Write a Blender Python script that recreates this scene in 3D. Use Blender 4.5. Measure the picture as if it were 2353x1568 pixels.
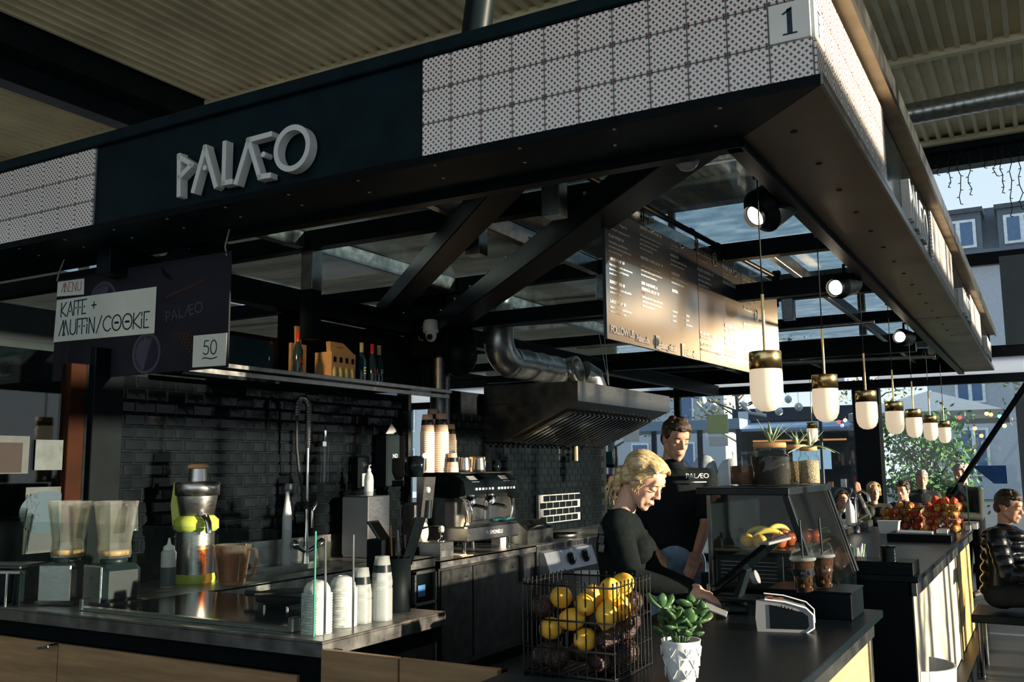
import bpy, bmesh, math, random
from mathutils import Vector, Matrix, Euler, Quaternion
random.seed(7)
SC = bpy.context.scene
COL = SC.collection
V = Vector
PI = math.pi
R = math.radians
for _o in list(bpy.data.objects):
    bpy.data.objects.remove(_o)

# ---------------------------------------------------------------- camera
F_PX, W_PX, H_PX = 2147.1, 2353, 1568
CAM = V((0, 0, 1.6))
_yaw, _pit, _rol = R(29.6056), R(7.6658), R(-0.5442)
_fw = V((-math.sin(_yaw) * math.cos(_pit), math.cos(_yaw) * math.cos(_pit), math.sin(_pit)))
_r0 = V((math.cos(_yaw), math.sin(_yaw), 0))
_u0 = _r0.cross(_fw)
_rt = _r0 * math.cos(_rol) + _u0 * math.sin(_rol)
_up = _u0 * math.cos(_rol) - _r0 * math.sin(_rol)
cam_data = bpy.data.cameras.new('camera')
cam_data.sensor_width = 36.0
cam_data.lens = F_PX / W_PX * 36.0
cam_data.clip_end = 300
cam = bpy.data.objects.new('camera', cam_data)
cam.matrix_world = Matrix(((_rt.x, _up.x, -_fw.x, CAM.x), (_rt.y, _up.y, -_fw.y, CAM.y), (_rt.z, _up.z, -_fw.z, CAM.z), (0, 0, 0, 1)))
COL.objects.link(cam)
SC.camera = cam


def at(x, y, X=None, Y=None, Z=None):
    """the real point of the place where the sight line through a photo pixel meets a known plane"""
    d = _fw + _rt * ((x - W_PX / 2) / F_PX) - _up * ((y - H_PX / 2) / F_PX)
    if X is not None:
        t = (X - CAM.x) / d.x
    elif Y is not None:
        t = (Y - CAM.y) / d.y
    else:
        t = (Z - CAM.z) / d.z
    return CAM + d * t


# ---------------------------------------------------------------- world, sun, exposure
SC.view_settings.view_transform = 'Standard'
SC.view_settings.look = 'None'
SC.view_settings.gamma = 1.0
SC.view_settings.exposure = 0.45
SC.view_settings.use_curve_mapping = False
wd = bpy.data.worlds.new('sky')
SC.world = wd
wd.use_nodes = True
_n = wd.node_tree.nodes
_l = wd.node_tree.links
_n.clear()
_tc = _n.new('ShaderNodeTexCoord')
_sep = _n.new('ShaderNodeSeparateXYZ')
_ramp = _n.new('ShaderNodeValToRGB')
_bg = _n.new('ShaderNodeBackground')
_wo = _n.new('ShaderNodeOutputWorld')
_l.new(_tc.outputs['Generated'], _sep.inputs[0])
_l.new(_sep.outputs['Z'], _ramp.inputs[0])
_ramp.color_ramp.elements[0].position = 0.0
_ramp.color_ramp.elements[0].color = (0.79, 0.86, 0.91, 1)
_ramp.color_ramp.elements[1].position = 0.9
_ramp.color_ramp.elements[1].color = (0.26, 0.46, 0.70, 1)
_l.new(_ramp.outputs[0], _bg.inputs[0])
_bg.inputs[1].default_value = 0.95
_l.new(_bg.outputs[0], _wo.inputs[0])

SUN_EL, SUN_AZ = 6.5, 6.0     # low winter sun from the right (+X), a little from beyond the stall
sd = bpy.data.lights.new('sun', 'SUN')
sd.energy = 9.5
sd.angle = R(0.6)
sd.color = (1.0, 0.86, 0.66)
sun = bpy.data.objects.new('sun', sd)
_sv = V((math.cos(R(SUN_EL)) * math.cos(R(SUN_AZ)), math.cos(R(SUN_EL)) * math.sin(R(SUN_AZ)), math.sin(R(SUN_EL))))
sun.rotation_euler = (-_sv).to_track_quat('-Z', 'Y').to_euler()
sun.location = (20, 4, 8)
COL.objects.link(sun)

# ---------------------------------------------------------------- materials (all procedural)
M = {}


def mat(name, col, rough=0.5, metal=0.0, var=0.15, scale=8.0, bump=0.0, bscale=60.0, emit=None, estr=0.0, alpha=1.0, trans=0.0, ior=1.45, stretch=None, coat=0.0, col2=None, sheen=0.0, spec=0.5, rvar=0.0):
    m = bpy.data.materials.new(name)
    m.use_nodes = True
    nt = m.node_tree
    b = nt.nodes['Principled BSDF']
    tc = nt.nodes.new('ShaderNodeTexCoord')
    mp = nt.nodes.new('ShaderNodeMapping')
    nt.links.new(tc.outputs['Object'], mp.inputs[0])
    if stretch:
        mp.inputs['Scale'].default_value = stretch
    nz = nt.nodes.new('ShaderNodeTexNoise')
    nz.inputs['Scale'].default_value = scale
    nz.inputs['Detail'].default_value = 4
    nt.links.new(mp.outputs[0], nz.inputs['Vector'])
    rp = nt.nodes.new('ShaderNodeValToRGB')
    c = V(col)
    lo = c * (1 - var)
    hi = V(col2) if col2 else c * (1 + var)
    rp.color_ramp.elements[0].position = 0.32
    rp.color_ramp.elements[0].color = (*lo, 1)
    rp.color_ramp.elements[1].position = 0.68
    rp.color_ramp.elements[1].color = (*[min(1, k) for k in hi], 1)
    nt.links.new(nz.outputs['Fac'], rp.inputs[0])
    nt.links.new(rp.outputs[0], b.inputs['Base Color'])
    b.inputs['Roughness'].default_value = rough
    if rvar:
        mr = nt.nodes.new('ShaderNodeMapRange')
        mr.inputs['To Min'].default_value = max(0.02, rough - rvar)
        mr.inputs['To Max'].default_value = rough + rvar
        nt.links.new(nz.outputs['Fac'], mr.inputs['Value'])
        nt.links.new(mr.outputs[0], b.inputs['Roughness'])
    b.inputs['Metallic'].default_value = metal
    b.inputs['IOR'].default_value = ior
    b.inputs['Specular IOR Level'].default_value = spec
    b.inputs['Coat Weight'].default_value = coat
    b.inputs['Sheen Weight'].default_value = sheen
    b.inputs['Transmission Weight'].default_value = trans
    b.inputs['Alpha'].default_value = alpha
    if emit:
        b.inputs['Emission Color'].default_value = (*emit, 1)
        b.inputs['Emission Strength'].default_value = estr
    if bump:
        n2 = nt.nodes.new('ShaderNodeTexNoise')
        n2.inputs['Scale'].default_value = bscale
        n2.inputs['Detail'].default_value = 3
        nt.links.new(mp.outputs[0], n2.inputs['Vector'])
        bp = nt.nodes.new('ShaderNodeBump')
        bp.inputs['Strength'].default_value = bump
        bp.inputs['Distance'].default_value = 0.01
        nt.links.new(n2.outputs['Fac'], bp.inputs['Height'])
        nt.links.new(bp.outputs[0], b.inputs['Normal'])
    M[name] = m
    return m


def glass_mat(name, tint=(0.9, 0.97, 0.95), mix=0.12, rough=0.02, dirt=0.0):
    """thin pane: mostly lets light straight through, plus a glossy fresnel reflection"""
    m = bpy.data.materials.new(name)
    m.use_nodes = True
    nt = m.node_tree
    nt.nodes.clear()
    o = nt.nodes.new('ShaderNodeOutputMaterial')
    tr = nt.nodes.new('ShaderNodeBsdfTransparent')
    tr.inputs[0].default_value = (*tint, 1)
    gl = nt.nodes.new('ShaderNodeBsdfGlossy')
    gl.inputs['Roughness'].default_value = rough
    lw = nt.nodes.new('ShaderNodeLayerWeight')
    lw.inputs[0].default_value = 0.5
    fr = nt.nodes.new('ShaderNodeMath')
    fr.operation = 'POWER'
    fr.inputs[1].default_value = 4.0
    nt.links.new(lw.outputs['Facing'], fr.inputs[0])
    ad = nt.nodes.new('ShaderNodeMath')
    ad.operation = 'ADD'
    ad.inputs[1].default_value = mix
    nt.links.new(fr.outputs[0], ad.inputs[0])
    mx = nt.nodes.new('ShaderNodeMixShader')
    nt.links.new(ad.outputs[0], mx.inputs[0])
    nt.links.new(tr.outputs[0], mx.inputs[1])
    nt.links.new(gl.outputs[0], mx.inputs[2])
    last = mx
    if dirt:
        df = nt.nodes.new('ShaderNodeBsdfTranslucent')
        df.inputs[0].default_value = (0.8, 0.85, 0.85, 1)
        nz = nt.nodes.new('ShaderNodeTexNoise')
        nz.inputs['Scale'].default_value = 3.0
        mt = nt.nodes.new('ShaderNodeMath')
        mt.operation = 'MULTIPLY'
        mt.inputs[1].default_value = dirt
        nt.links.new(nz.outputs['Fac'], mt.inputs[0])
        dd = nt.nodes.new('ShaderNodeBsdfDiffuse')
        dd.inputs[0].default_value = (0.85, 0.88, 0.86, 1)
        m3 = nt.nodes.new('ShaderNodeMixShader')
        nt.links.new(df.outputs[0], m3.inputs[1])
        nt.links.new(dd.outputs[0], m3.inputs[2])
        m2 = nt.nodes.new('ShaderNodeMixShader')
        nt.links.new(mt.outputs[0], m2.inputs[0])
        nt.links.new(mx.outputs[0], m2.inputs[1])
        nt.links.new(m3.outputs[0], m2.inputs[2])
        last = m2
    nt.links.new(last.outputs[0], o.inputs[0])
    M[name] = m
    return m


# ---------------------------------------------------------------- mesh builder
def frame_of(d):
    d = V(d).normalized()
    a = V((0, 0, 1)) if abs(d.z) < 0.95 else V((1, 0, 0))
    u = a.cross(d).normalized()
    return u, d.cross(u).normalized(), d


class MB:
    def __init__(s):
        s.v = []
        s.f = []
        s.sm = []

    def add(s, vs, fs, smooth=False, mx=None):
        o = len(s.v)
        s.v += [tuple((mx @ V(p)) if mx is not None else p) for p in vs]
        s.f += [tuple(i + o for i in f) for f in fs]
        s.sm += [smooth] * len(fs)
        return s

    def box(s, c, d, mx=None, b=0.0):
        """box with centre c, size d; b chamfers every edge"""
        c = V(c)
        h = V(d) / 2
        if b <= 0:
            vs = [c + V((x * h.x, y * h.y, z * h.z)) for z in (-1, 1) for y in (-1, 1) for x in (-1, 1)]
            fs = [(0, 2, 3, 1), (4, 5, 7, 6), (0, 1, 5, 4), (2, 6, 7, 3), (0, 4, 6, 2), (1, 3, 7, 5)]
            return s.add(vs, fs, False, mx)
        b = min(b, min(h) * 0.9)
        vs = []
        idx = {}
        for x in (-1, 1):
            for y in (-1, 1):
                for z in (-1, 1):
                    for a in range(3):
                        p = [x * (h.x - b), y * (h.y - b), z * (h.z - b)]
                        p[a] = (x, y, z)[a] * h[a]
                        idx[(x, y, z, a)] = len(vs)
                        vs.append(c + V(p))
        fs = []
        for a in range(3):
            o1, o2 = (a + 1) % 3, (a + 2) % 3
            for sg in (-1, 1):
                q = []
                for (e, g) in ((-1, -1), (1, -1), (1, 1), (-1, 1)):
                    k = [0, 0, 0]
                    k[a], k[o1], k[o2] = sg, e, g
                    q.append(idx[(*k, a)])
                fs.append(tuple(q if sg > 0 else q[::-1]))
            for e in (-1, 1):
                for g in (-1, 1):
                    q = []
                    for (t, ax) in ((-1, o1), (1, o1), (1, o2), (-1, o2)):
                        k = [0, 0, 0]
                        k[a], k[o1], k[o2] = t, e, g
                        q.append(idx[(*k, ax)])
                    fs.append(tuple(q if e * g > 0 else q[::-1]))
        for x in (-1, 1):
            for y in (-1, 1):
                for z in (-1, 1):
                    q = [idx[(x, y, z, a)] for a in range(3)]
                    fs.append(tuple(q if x * y * z > 0 else q[::-1]))
        return s.add(vs, fs, False, mx)

    def bx(s, x0, x1, y0, y1, z0, z1, b=0.0):
        return s.box(((x0 + x1) / 2, (y0 + y1) / 2, (z0 + z1) / 2), (abs(x1 - x0), abs(y1 - y0), abs(z1 - z0)), None, b)

    def bar(s, p0, p1, w, h=None, b=0.0, up=(0, 0, 1)):
        """rectangular bar from p0 to p1, w across, h along up"""
        p0, p1 = V(p0), V(p1)
        d = p1 - p0
        y = d.normalized()
        z = V(up) - y * V(up).dot(y)
        if z.length < 1e-4:
            z = V((1, 0, 0)) - y * y.x
        z.normalize()
        x = y.cross(z)
        mx = Matrix(((x.x, y.x, z.x, 0), (x.y, y.y, z.y, 0), (x.z, y.z, z.z, 0), (0, 0, 0, 1)))
        mx.translation = (p0 + p1) / 2
        return s.box((0, 0, 0), (w, d.length, h or w), mx, b)

    def cyl(s, p0, p1, r0, r1=None, n=16, cap=True, smooth=True):
        p0, p1 = V(p0), V(p1)
        r1 = r0 if r1 is None else r1
        u, w, d = frame_of(p1 - p0)
        vs = []
        for p, r in ((p0, r0), (p1, r1)):
            for k in range(n):
                a = 2 * PI * k / n
                vs.append(p + u * (r * math.cos(a)) + w * (r * math.sin(a)))
        fs = [(k, (k + 1) % n, n + (k + 1) % n, n + k) for k in range(n)]
        s.add(vs, fs, smooth)
        if cap:
            s.add(vs[:n], [tuple(range(n))[::-1]])
            s.add(vs[n:], [tuple(range(n))])
        return s

    def lathe(s, prof, n=24, c=(0, 0, 0), mx=None, smooth=True, sx=1.0, sy=1.0):
        """profile [(r,z)...] about the z axis at c"""
        c = V(c)
        vs = []
        for r, z in prof:
            for k in range(n):
                a = 2 * PI * k / n
                vs.append(c + V((r * math.cos(a) * sx, r * math.sin(a) * sy, z)))
        fs = []
        for i in range(len(prof) - 1):
            for k in range(n):
                fs.append((i * n + k, i * n + (k + 1) % n, (i + 1) * n + (k + 1) % n, (i + 1) * n + k))
        s.add(vs, fs, smooth, mx)
        if prof[0][0] > 1e-5:
            s.add(vs[:n], [tuple(range(n))[::-1]], False, mx)
        if prof[-1][0] > 1e-5:
            s.add(vs[-n:], [tuple(range(n))], False, mx)
        return s

    def tube(s, pts, r, n=8, closed=False, smooth=True):
        pts = [V(p) for p in pts]
        m = len(pts)
        rs = r if isinstance(r, (list, tuple)) else [r] * m
        vs = []
        u = None
        for i, p in enumerate(pts):
            a = pts[i - 1] if (i > 0 or closed) else p
            b = pts[(i + 1) % m] if (i < m - 1 or closed) else p
            d = (b - a)
            d = d.normalized() if d.length > 1e-9 else V((0, 0, 1))
            if u is None:
                u, w, _ = frame_of(d)
            else:
                u = (u - d * u.dot(d))
                u = u.normalized() if u.length > 1e-6 else frame_of(d)[0]
                w = d.cross(u)
            for k in range(n):
                t = 2 * PI * k / n
                vs.append(p + (u * math.cos(t) + w * math.sin(t)) * rs[i])
        fs = []
        for i in range(m if closed else m - 1):
            j = (i + 1) % m
            for k in range(n):
                fs.append((i * n + k, i * n + (k + 1) % n, j * n + (k + 1) % n, j * n + k))
        s.add(vs, fs, smooth)
        if not closed:
            s.add(vs[:n], [tuple(range(n))[::-1]])
            s.add(vs[-n:], [tuple(range(n))])
        return s

    def ell(s, c, r, n=16, mx=None, m=None):
        """ellipsoid"""
        c = V(c)
        r = V(r) if not isinstance(r, (int, float)) else V((r, r, r))
        m = m or max(6, n // 2)
        prof = []
        vs = []
        fs = []
        for i in range(m + 1):
            t = -PI / 2 + PI * i / m
            for k in range(n):
                a = 2 * PI * k / n
                vs.append(V((r.x * math.cos(t) * math.cos(a), r.y * math.cos(t) * math.sin(a), r.z * math.sin(t))) + c)
        for i in range(m):
            for k in range(n):
                fs.append((i * n + k, i * n + (k + 1) % n, (i + 1) * n + (k + 1) % n, (i + 1) * n + k))
        return s.add(vs, fs, True, mx)

    def prism(s, poly, d, mx=None, smooth=False):
        """polygon of 3D points extruded by vector d"""
        n = len(poly)
        d = V(d)
        vs = [V(p) for p in poly] + [V(p) + d for p in poly]
        fs = [tuple(range(n))[::-1], tuple(range(n, 2 * n))] + [(k, (k + 1) % n, n + (k + 1) % n, n + k) for k in range(n)]
        return s.add(vs, fs, smooth, mx)

    def cap(s, p0, r0, p1, r1, n=14):
        """tapered capsule"""
        p0, p1 = V(p0), V(p1)
        d = p1 - p0
        dn = d.normalized()
        pts = []
        rs = []
        for k in range(5):
            a = -PI / 2 + PI / 2 * k / 5
            pts.append(p0 + dn * (r0 * math.sin(a)))
            rs.append(max(1e-4, r0 * math.cos(a)))
        pts += [p0, p1]
        rs += [r0, r1]
        for k in range(1, 6):
            a = PI / 2 * k / 5
            pts.append(p1 + dn * (r1 * math.sin(a)))
            rs.append(max(1e-4, r1 * math.cos(a)))
        return s.tube(pts, rs, n)

    def mesh(s, name):
        me = bpy.data.meshes.new(name)
        me.from_pydata([tuple(p) for p in s.v], [], s.f)
        me.polygons.foreach_set('use_smooth', s.sm)
        me.update()
        return me

    def build(s, name, material, parent=None, loc=None, rz=0.0, recalc=True):
        me = s.mesh(name)
        if recalc:
            bm = bmesh.new()
            bm.from_mesh(me)
            bmesh.ops.recalc_face_normals(bm, faces=bm.faces)
            bm.to_mesh(me)
            bm.free()
        me.materials.append(M[material] if isinstance(material, str) else material)
        return link(name, me, parent, loc, rz)


def link(name, me, parent=None, loc=None, rz=0.0):
    o = bpy.data.objects.new(name, me)
    COL.objects.link(o)
    if parent:
        o.parent = parent
    if loc is not None:
        o.location = loc
    o.rotation_euler.z = rz
    return o


def tag(o, label=None, cat=None, group=None, kind=None):
    if label:
        o['label'] = label
    if cat:
        o['category'] = cat
    if group:
        o['group'] = group
    if kind:
        o['kind'] = kind
    return o


def thing(name, label, cat, loc=(0, 0, 0), rz=0.0, group=None):
    o = link(name, None, None, loc, rz)
    o.empty_display_size = 0.1
    return tag(o, label, cat, group)


def struct(o):
    o['kind'] = 'structure'
    return o


def clone(root, loc=None, rz=None, label=None, parent=None, scale=None):
    r = root.copy()
    COL.objects.link(r)
    if parent:
        r.parent = parent
    if loc is not None:
        r.location = loc
    if rz is not None:
        r.rotation_euler.z = rz
    if scale is not None:
        r.scale = (scale, scale, scale)
    if label:
        r['label'] = label
    for ch in [c for c in root.children]:
        clone(ch, parent=r)
    return r


_ORD = 'lowest second third fourth fifth sixth seventh eighth ninth tenth eleventh twelfth thirteenth fourteenth fifteenth sixteenth'.split()


def nth(i, n):
    """place in a stack of n, counted from the nearer end"""
    if i == n - 1:
        return 'topmost'
    if i <= (n - 1) // 2:
        return _ORD[i] if i == 0 else _ORD[i] + ' lowest'
    return _ORD[n - 1 - i] + ' from top'




def text_mesh(body, size, extrude=0.0, align='LEFT', spacing=1.0, offset=0.0):
    """mesh of lettering in the xy plane"""
    cu = bpy.data.curves.new('t', 'FONT')
    cu.body = body
    cu.size = size
    cu.extrude = extrude
    cu.align_x = align
    cu.space_character = spacing
    cu.offset = offset
    cu.resolution_u = 3
    o = bpy.data.objects.new('t', cu)
    me = bpy.data.meshes.new_from_object(o)
    bpy.data.objects.remove(o)
    bpy.data.curves.remove(cu)
    return me


def text(name, body, size, material, parent, origin, right, upv, extrude=0.0005, align='LEFT', spacing=1.0, offset=0.0):
    me = text_mesh(body, size, extrude, align, spacing, offset)
    me.materials.clear()
    me.materials.append(M[material])
    o = link(name, me, parent)
    x, y = V(right).normalized(), V(upv).normalized()
    z = x.cross(y)
    mx = Matrix(((x.x, y.x, z.x, origin[0]), (x.y, y.y, z.y, origin[1]), (x.z, y.z, z.z, origin[2]), (0, 0, 0, 1)))
    o.matrix_local = mx
    return o


def voxel(mb, name, material, parent=None, size=0.008, smooth=4, loc=None, rz=0.0, factor=0.5):
    """one continuous skin over overlapping shapes"""
    me = mb.mesh(name)
    o = bpy.data.objects.new('tmp', me)
    COL.objects.link(o)
    md = o.modifiers.new('r', 'REMESH')
    md.mode = 'VOXEL'
    md.voxel_size = size
    md.use_smooth_shade = True
    if smooth:
        ms = o.modifiers.new('s', 'SMOOTH')
        ms.iterations = smooth
        ms.factor = factor
    dg = bpy.context.evaluated_depsgraph_get()
    m2 = bpy.data.meshes.new_from_object(o.evaluated_get(dg))
    m2.name = name
    bpy.data.objects.remove(o)
    bpy.data.meshes.remove(me)
    m2.materials.clear()
    m2.materials.append(M[material] if isinstance(material, str) else material)
    m2.polygons.foreach_set('use_smooth', [True] * len(m2.polygons))
    return link(name, m2, parent, loc, rz)
# ---------------------------------------------------------------- material library
mat('black_paint', (0.0025, 0.005, 0.006), 0.5, var=0.3, scale=5, spec=0.08)
mat('black_shaded', (0.003, 0.013, 0.017), 0.5, var=0.3, scale=5, spec=0.12)  # teal of the shadows put into the colour, for blacks out of the sun
mat('black_metal', (0.003, 0.006, 0.0075), 0.4, metal=0.0, var=0.3, scale=4, spec=0.10)
mat('black_gloss', (0.003, 0.006, 0.007), 0.12, var=0.2, scale=4, spec=0.3)
mat('black_plastic', (0.006, 0.012, 0.014), 0.4, var=0.2, scale=20, spec=0.25)
mat('black_stone', (0.004, 0.009, 0.012), 0.32, var=0.5, scale=180, rvar=0.08, spec=0.16)
mat('soffit_steel', (0.085, 0.060, 0.042), 0.42, metal=0.35, var=0.35, scale=3, rvar=0.12, bump=0.05)
mat('steel', (0.46, 0.46, 0.44), 0.30, metal=1.0, var=0.12, scale=30, stretch=(1, 1, 8), rvar=0.08)
mat('steel_worn', (0.36, 0.36, 0.34), 0.36, metal=1.0, var=0.25, scale=12, rvar=0.14)
mat('steel_dark', (0.13, 0.135, 0.13), 0.36, metal=1.0, var=0.25, scale=10, rvar=0.1)
mat('chrome', (0.62, 0.62, 0.60), 0.12, metal=1.0, var=0.05)
mat('galvanised', (0.42, 0.45, 0.44), 0.32, metal=0.9, var=0.22, scale=14, rvar=0.12)
mat('roof_deck', (0.86, 0.76, 0.50), 0.55, var=0.14, scale=1.6, bump=0.03)
mat('steel_beam', (0.005, 0.011, 0.013), 0.4, var=0.3, scale=3, spec=0.2)
mat('floor_grey', (0.075, 0.08, 0.08), 0.42, var=0.35, scale=2.2, bump=0.05, bscale=30, rvar=0.1)
mat('pavement', (0.16, 0.16, 0.155), 0.8, var=0.3, scale=3, bump=0.2, bscale=20)
mat('wood_oak', (0.34, 0.21, 0.10), 0.45, var=0.22, scale=5, stretch=(0.6, 0.6, 7), bump=0.03)
mat('wood_gold', (0.72, 0.49, 0.17), 0.5, var=0.12, scale=4, stretch=(1, 0.5, 7))
mat('cream_board', (0.60, 0.56, 0.44), 0.55, var=0.07, scale=3)
mat('wood_warm', (0.60, 0.33, 0.13), 0.5, var=0.25, scale=7, stretch=(6, 1, 1))
mat('tile_black', (0.004, 0.006, 0.007), 0.06, var=0.3, scale=3, bump=0.03, bscale=14, spec=0.10)
mat('grout', (0.006, 0.008, 0.009), 0.9, var=0.3, scale=30, spec=0.1)
mat('letter_white', (0.72, 0.74, 0.70), 0.5, var=0.05)
mat('paper_white', (0.82, 0.83, 0.80), 0.7, var=0.04)
mat('print_cream', (0.66, 0.68, 0.58), 0.6, var=0.04)
mat('print_dark', (0.012, 0.03, 0.045), 0.6, var=0.1)
mat('print_red', (0.34, 0.07, 0.05), 0.6, var=0.1)
mat('print_white', (0.85, 0.86, 0.84), 0.6, var=0.03)
mat('menu_print', (0.85, 0.86, 0.84), 0.36, var=0.03, spec=0.7)
mat('menu_print_dim', (0.62, 0.63, 0.55), 0.36, var=0.03, spec=0.7)
mat('tile_plain', (0.84, 0.83, 0.75), 0.22, var=0.04)
mat('tile_edge', (0.03, 0.034, 0.036), 0.7)
mat('brass', (0.62, 0.45, 0.19), 0.24, metal=1.0, var=0.12, scale=30, stretch=(1, 1, 6))
mat('lamp_glass', (0.62, 0.57, 0.48), 0.3, var=0.02, emit=(1.0, 0.78, 0.52), estr=0.42)
mat('spot_lens', (1, 0.9, 0.75), 0.3, emit=(1.0, 0.82, 0.6), estr=9.0, var=0.0)
mat('white_plastic', (0.78, 0.79, 0.77), 0.35, var=0.03)
mat('grey_plastic', (0.24, 0.25, 0.25), 0.4, var=0.06)
mat('rubber', (0.015, 0.016, 0.017), 0.7)
mat('rope', (0.38, 0.34, 0.26), 0.9)
glass_mat('glass', (0.93, 0.97, 0.95), 0.03)
glass_mat('glass_case', (0.90, 0.94, 0.93), 0.015, dirt=0.012)
glass_mat('glass_window', (0.95, 0.98, 0.98), 0.02, dirt=0.05)
mat('glass_edge', (0.05, 0.22, 0.17), 0.1, var=0.1)
glass_mat('clear_plastic', (0.93, 0.95, 0.94), 0.06)


def _pattern_tile():
    """white glazed tile printed with staggered little dark red crosses"""
    m = bpy.data.materials.new('tile_cross')
    m.use_nodes = True
    nt = m.node_tree
    b = nt.nodes['Principled BSDF']
    b.inputs['Roughness'].default_value = 0.2
    tc = nt.nodes.new('ShaderNodeTexCoord')
    sp = nt.nodes.new('ShaderNodeSeparateXYZ')
    nt.links.new(tc.outputs['Object'], sp.inputs[0])

    def mth(op, a, c=None, v=None):
        n = nt.nodes.new('ShaderNodeMath')
        n.operation = op
        nt.links.new(a, n.inputs[0])
        if c is not None:
            nt.links.new(c, n.inputs[1])
        if v is not None:
            n.inputs[1].default_value = v
        return n.outputs[0]

    def cross(off):
        u = mth('MULTIPLY', sp.outputs['X'], v=1 / 0.0268)
        w = mth('MULTIPLY', sp.outputs['Z'], v=1 / 0.0268)
        u = mth('ABSOLUTE', mth('SUBTRACT', mth('FRACT', mth('ADD', u, v=20 + off)), v=0.5))
        w = mth('ABSOLUTE', mth('SUBTRACT', mth('FRACT', mth('ADD', w, v=20 + off)), v=0.5))
        h = mth('MULTIPLY', mth('LESS_THAN', u, v=0.235), mth('LESS_THAN', w, v=0.085))
        k = mth('MULTIPLY', mth('LESS_THAN', w, v=0.235), mth('LESS_THAN', u, v=0.085))
        return mth('MAXIMUM', h, k)
    c = mth('MAXIMUM', cross(0.0), cross(0.5))
    mx = nt.nodes.new('ShaderNodeMix')
    mx.data_type = 'RGBA'
    nt.links.new(c, mx.inputs[0])
    mx.inputs[6].default_value = (0.86, 0.85, 0.78, 1)
    mx.inputs[7].default_value = (0.16, 0.016, 0.016, 1)
    nt.links.new(mx.outputs[2], b.inputs['Base Color'])
    M['tile_cross'] = m


_pattern_tile()


def _roof_glass():
    """scuffed, streaky clear sheet of the stall roof"""
    m = bpy.data.materials.new('roof_sheet')
    m.use_nodes = True
    nt = m.node_tree
    nt.nodes.clear()
    o = nt.nodes.new('ShaderNodeOutputMaterial')
    tc = nt.nodes.new('ShaderNodeTexCoord')
    mp = nt.nodes.new('ShaderNodeMapping')
    mp.inputs['Scale'].default_value = (0.9, 2.6, 1)
    nt.links.new(tc.outputs['Object'], mp.inputs[0])
    nz = nt.nodes.new('ShaderNodeTexNoise')
    nz.inputs['Scale'].default_value = 3.6
    nz.inputs['Detail'].default_value = 8
    nz.inputs['Distortion'].default_value = 1.0
    nt.links.new(mp.outputs[0], nz.inputs['Vector'])
    rp = nt.nodes.new('ShaderNodeValToRGB')
    rp.color_ramp.elements[0].position = 0.36
    rp.color_ramp.elements[0].color = (0.46, 0.58, 0.65, 1)
    rp.color_ramp.elements[1].position = 0.62
    rp.color_ramp.elements[1].color = (0.76, 0.83, 0.86, 1)
    nt.links.new(nz.outputs['Fac'], rp.inputs[0])
    tr = nt.nodes.new('ShaderNodeBsdfTransparent')
    nt.links.new(rp.outputs[0], tr.inputs[0])
    tl = nt.nodes.new('ShaderNodeBsdfTranslucent')
    tl.inputs[0].default_value = (0.7, 0.75, 0.72, 1)
    gl = nt.nodes.new('ShaderNodeBsdfGlossy')
    gl.inputs['Roughness'].default_value = 0.06
    m1 = nt.nodes.new('ShaderNodeMixShader')
    m1.inputs[0].default_value = 0.10
    nt.links.new(tr.outputs[0], m1.inputs[1])
    nt.links.new(tl.outputs[0], m1.inputs[2])
    m2 = nt.nodes.new('ShaderNodeMixShader')
    m2.inputs[0].default_value = 0.16
    nt.links.new(m1.outputs[0], m2.inputs[1])
    nt.links.new(gl.outputs[0], m2.inputs[2])
    nt.links.new(m2.outputs[0], o.inputs[0])
    M['roof_sheet'] = m


_roof_glass()
# ================================================================ the hall
HALL_Z, FAC_Y = 6.5, 15.6
m = MB()
m.bx(-16, 9, -9, FAC_Y, -0.1, 0)
struct(tag(m.build('floor', 'floor_grey'), 'dark grey concrete floor of the market hall'))
m = MB()
m.bx(-30, 40, FAC_Y, 70, -0.12, -0.02)
m.bx(9, 40, -20, FAC_Y, -0.12, -0.02)
struct(tag(m.build('ground', 'pavement'), 'paved square outside the hall'))


def deck(x0, x1, y0, y1, z, pitch=0.17):
    m = MB()
    prof = []
    x = x0
    while x < x1:
        prof += [(x, z), (x + pitch * 0.56, z), (x + pitch * 0.64, z - 0.085), (x + pitch * 0.92, z - 0.085)]
        x += pitch
    vs = [(a, y0, b) for a, b in prof] + [(a, y1, b) for a, b in prof]
    n = len(prof)
    m.add(vs, [(i, i + 1, n + i + 1, n + i) for i in range(n - 1)])
    return m


m = deck(-16, 9, -3.5, 15.45, HALL_Z)
m.bx(-16, 9, -3.5, 15.45, HALL_Z + 0.03, HALL_Z + 0.2)
CE = struct(tag(m.build('ceiling', 'roof_deck', recalc=False), 'cream corrugated metal roof deck of the hall'))
k = 0
for yy in (1.54, 4.91, 8.28, 11.65, 15.0):
    m = MB().bx(-16, 9, yy, yy + 0.10, HALL_Z - 0.13, HALL_Z - 0.05)
    struct(tag(m.build('trim_%d' % (k + 1), 'roof_deck'), 'flat cream strip across the corrugated roof deck'))
    k += 1
m = MB().bx(-16, 9, 15.3, 15.62, HALL_Z - 0.42, HALL_Z + 0.2, 0.01)
m.bx(-16, 9, 15.12, 15.3, HALL_Z - 0.22, HALL_Z - 0.05, 0.01)
struct(tag(m.build('trim_6', 'steel_beam'), 'dark edge beam at the end of the hall roof'))
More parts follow.
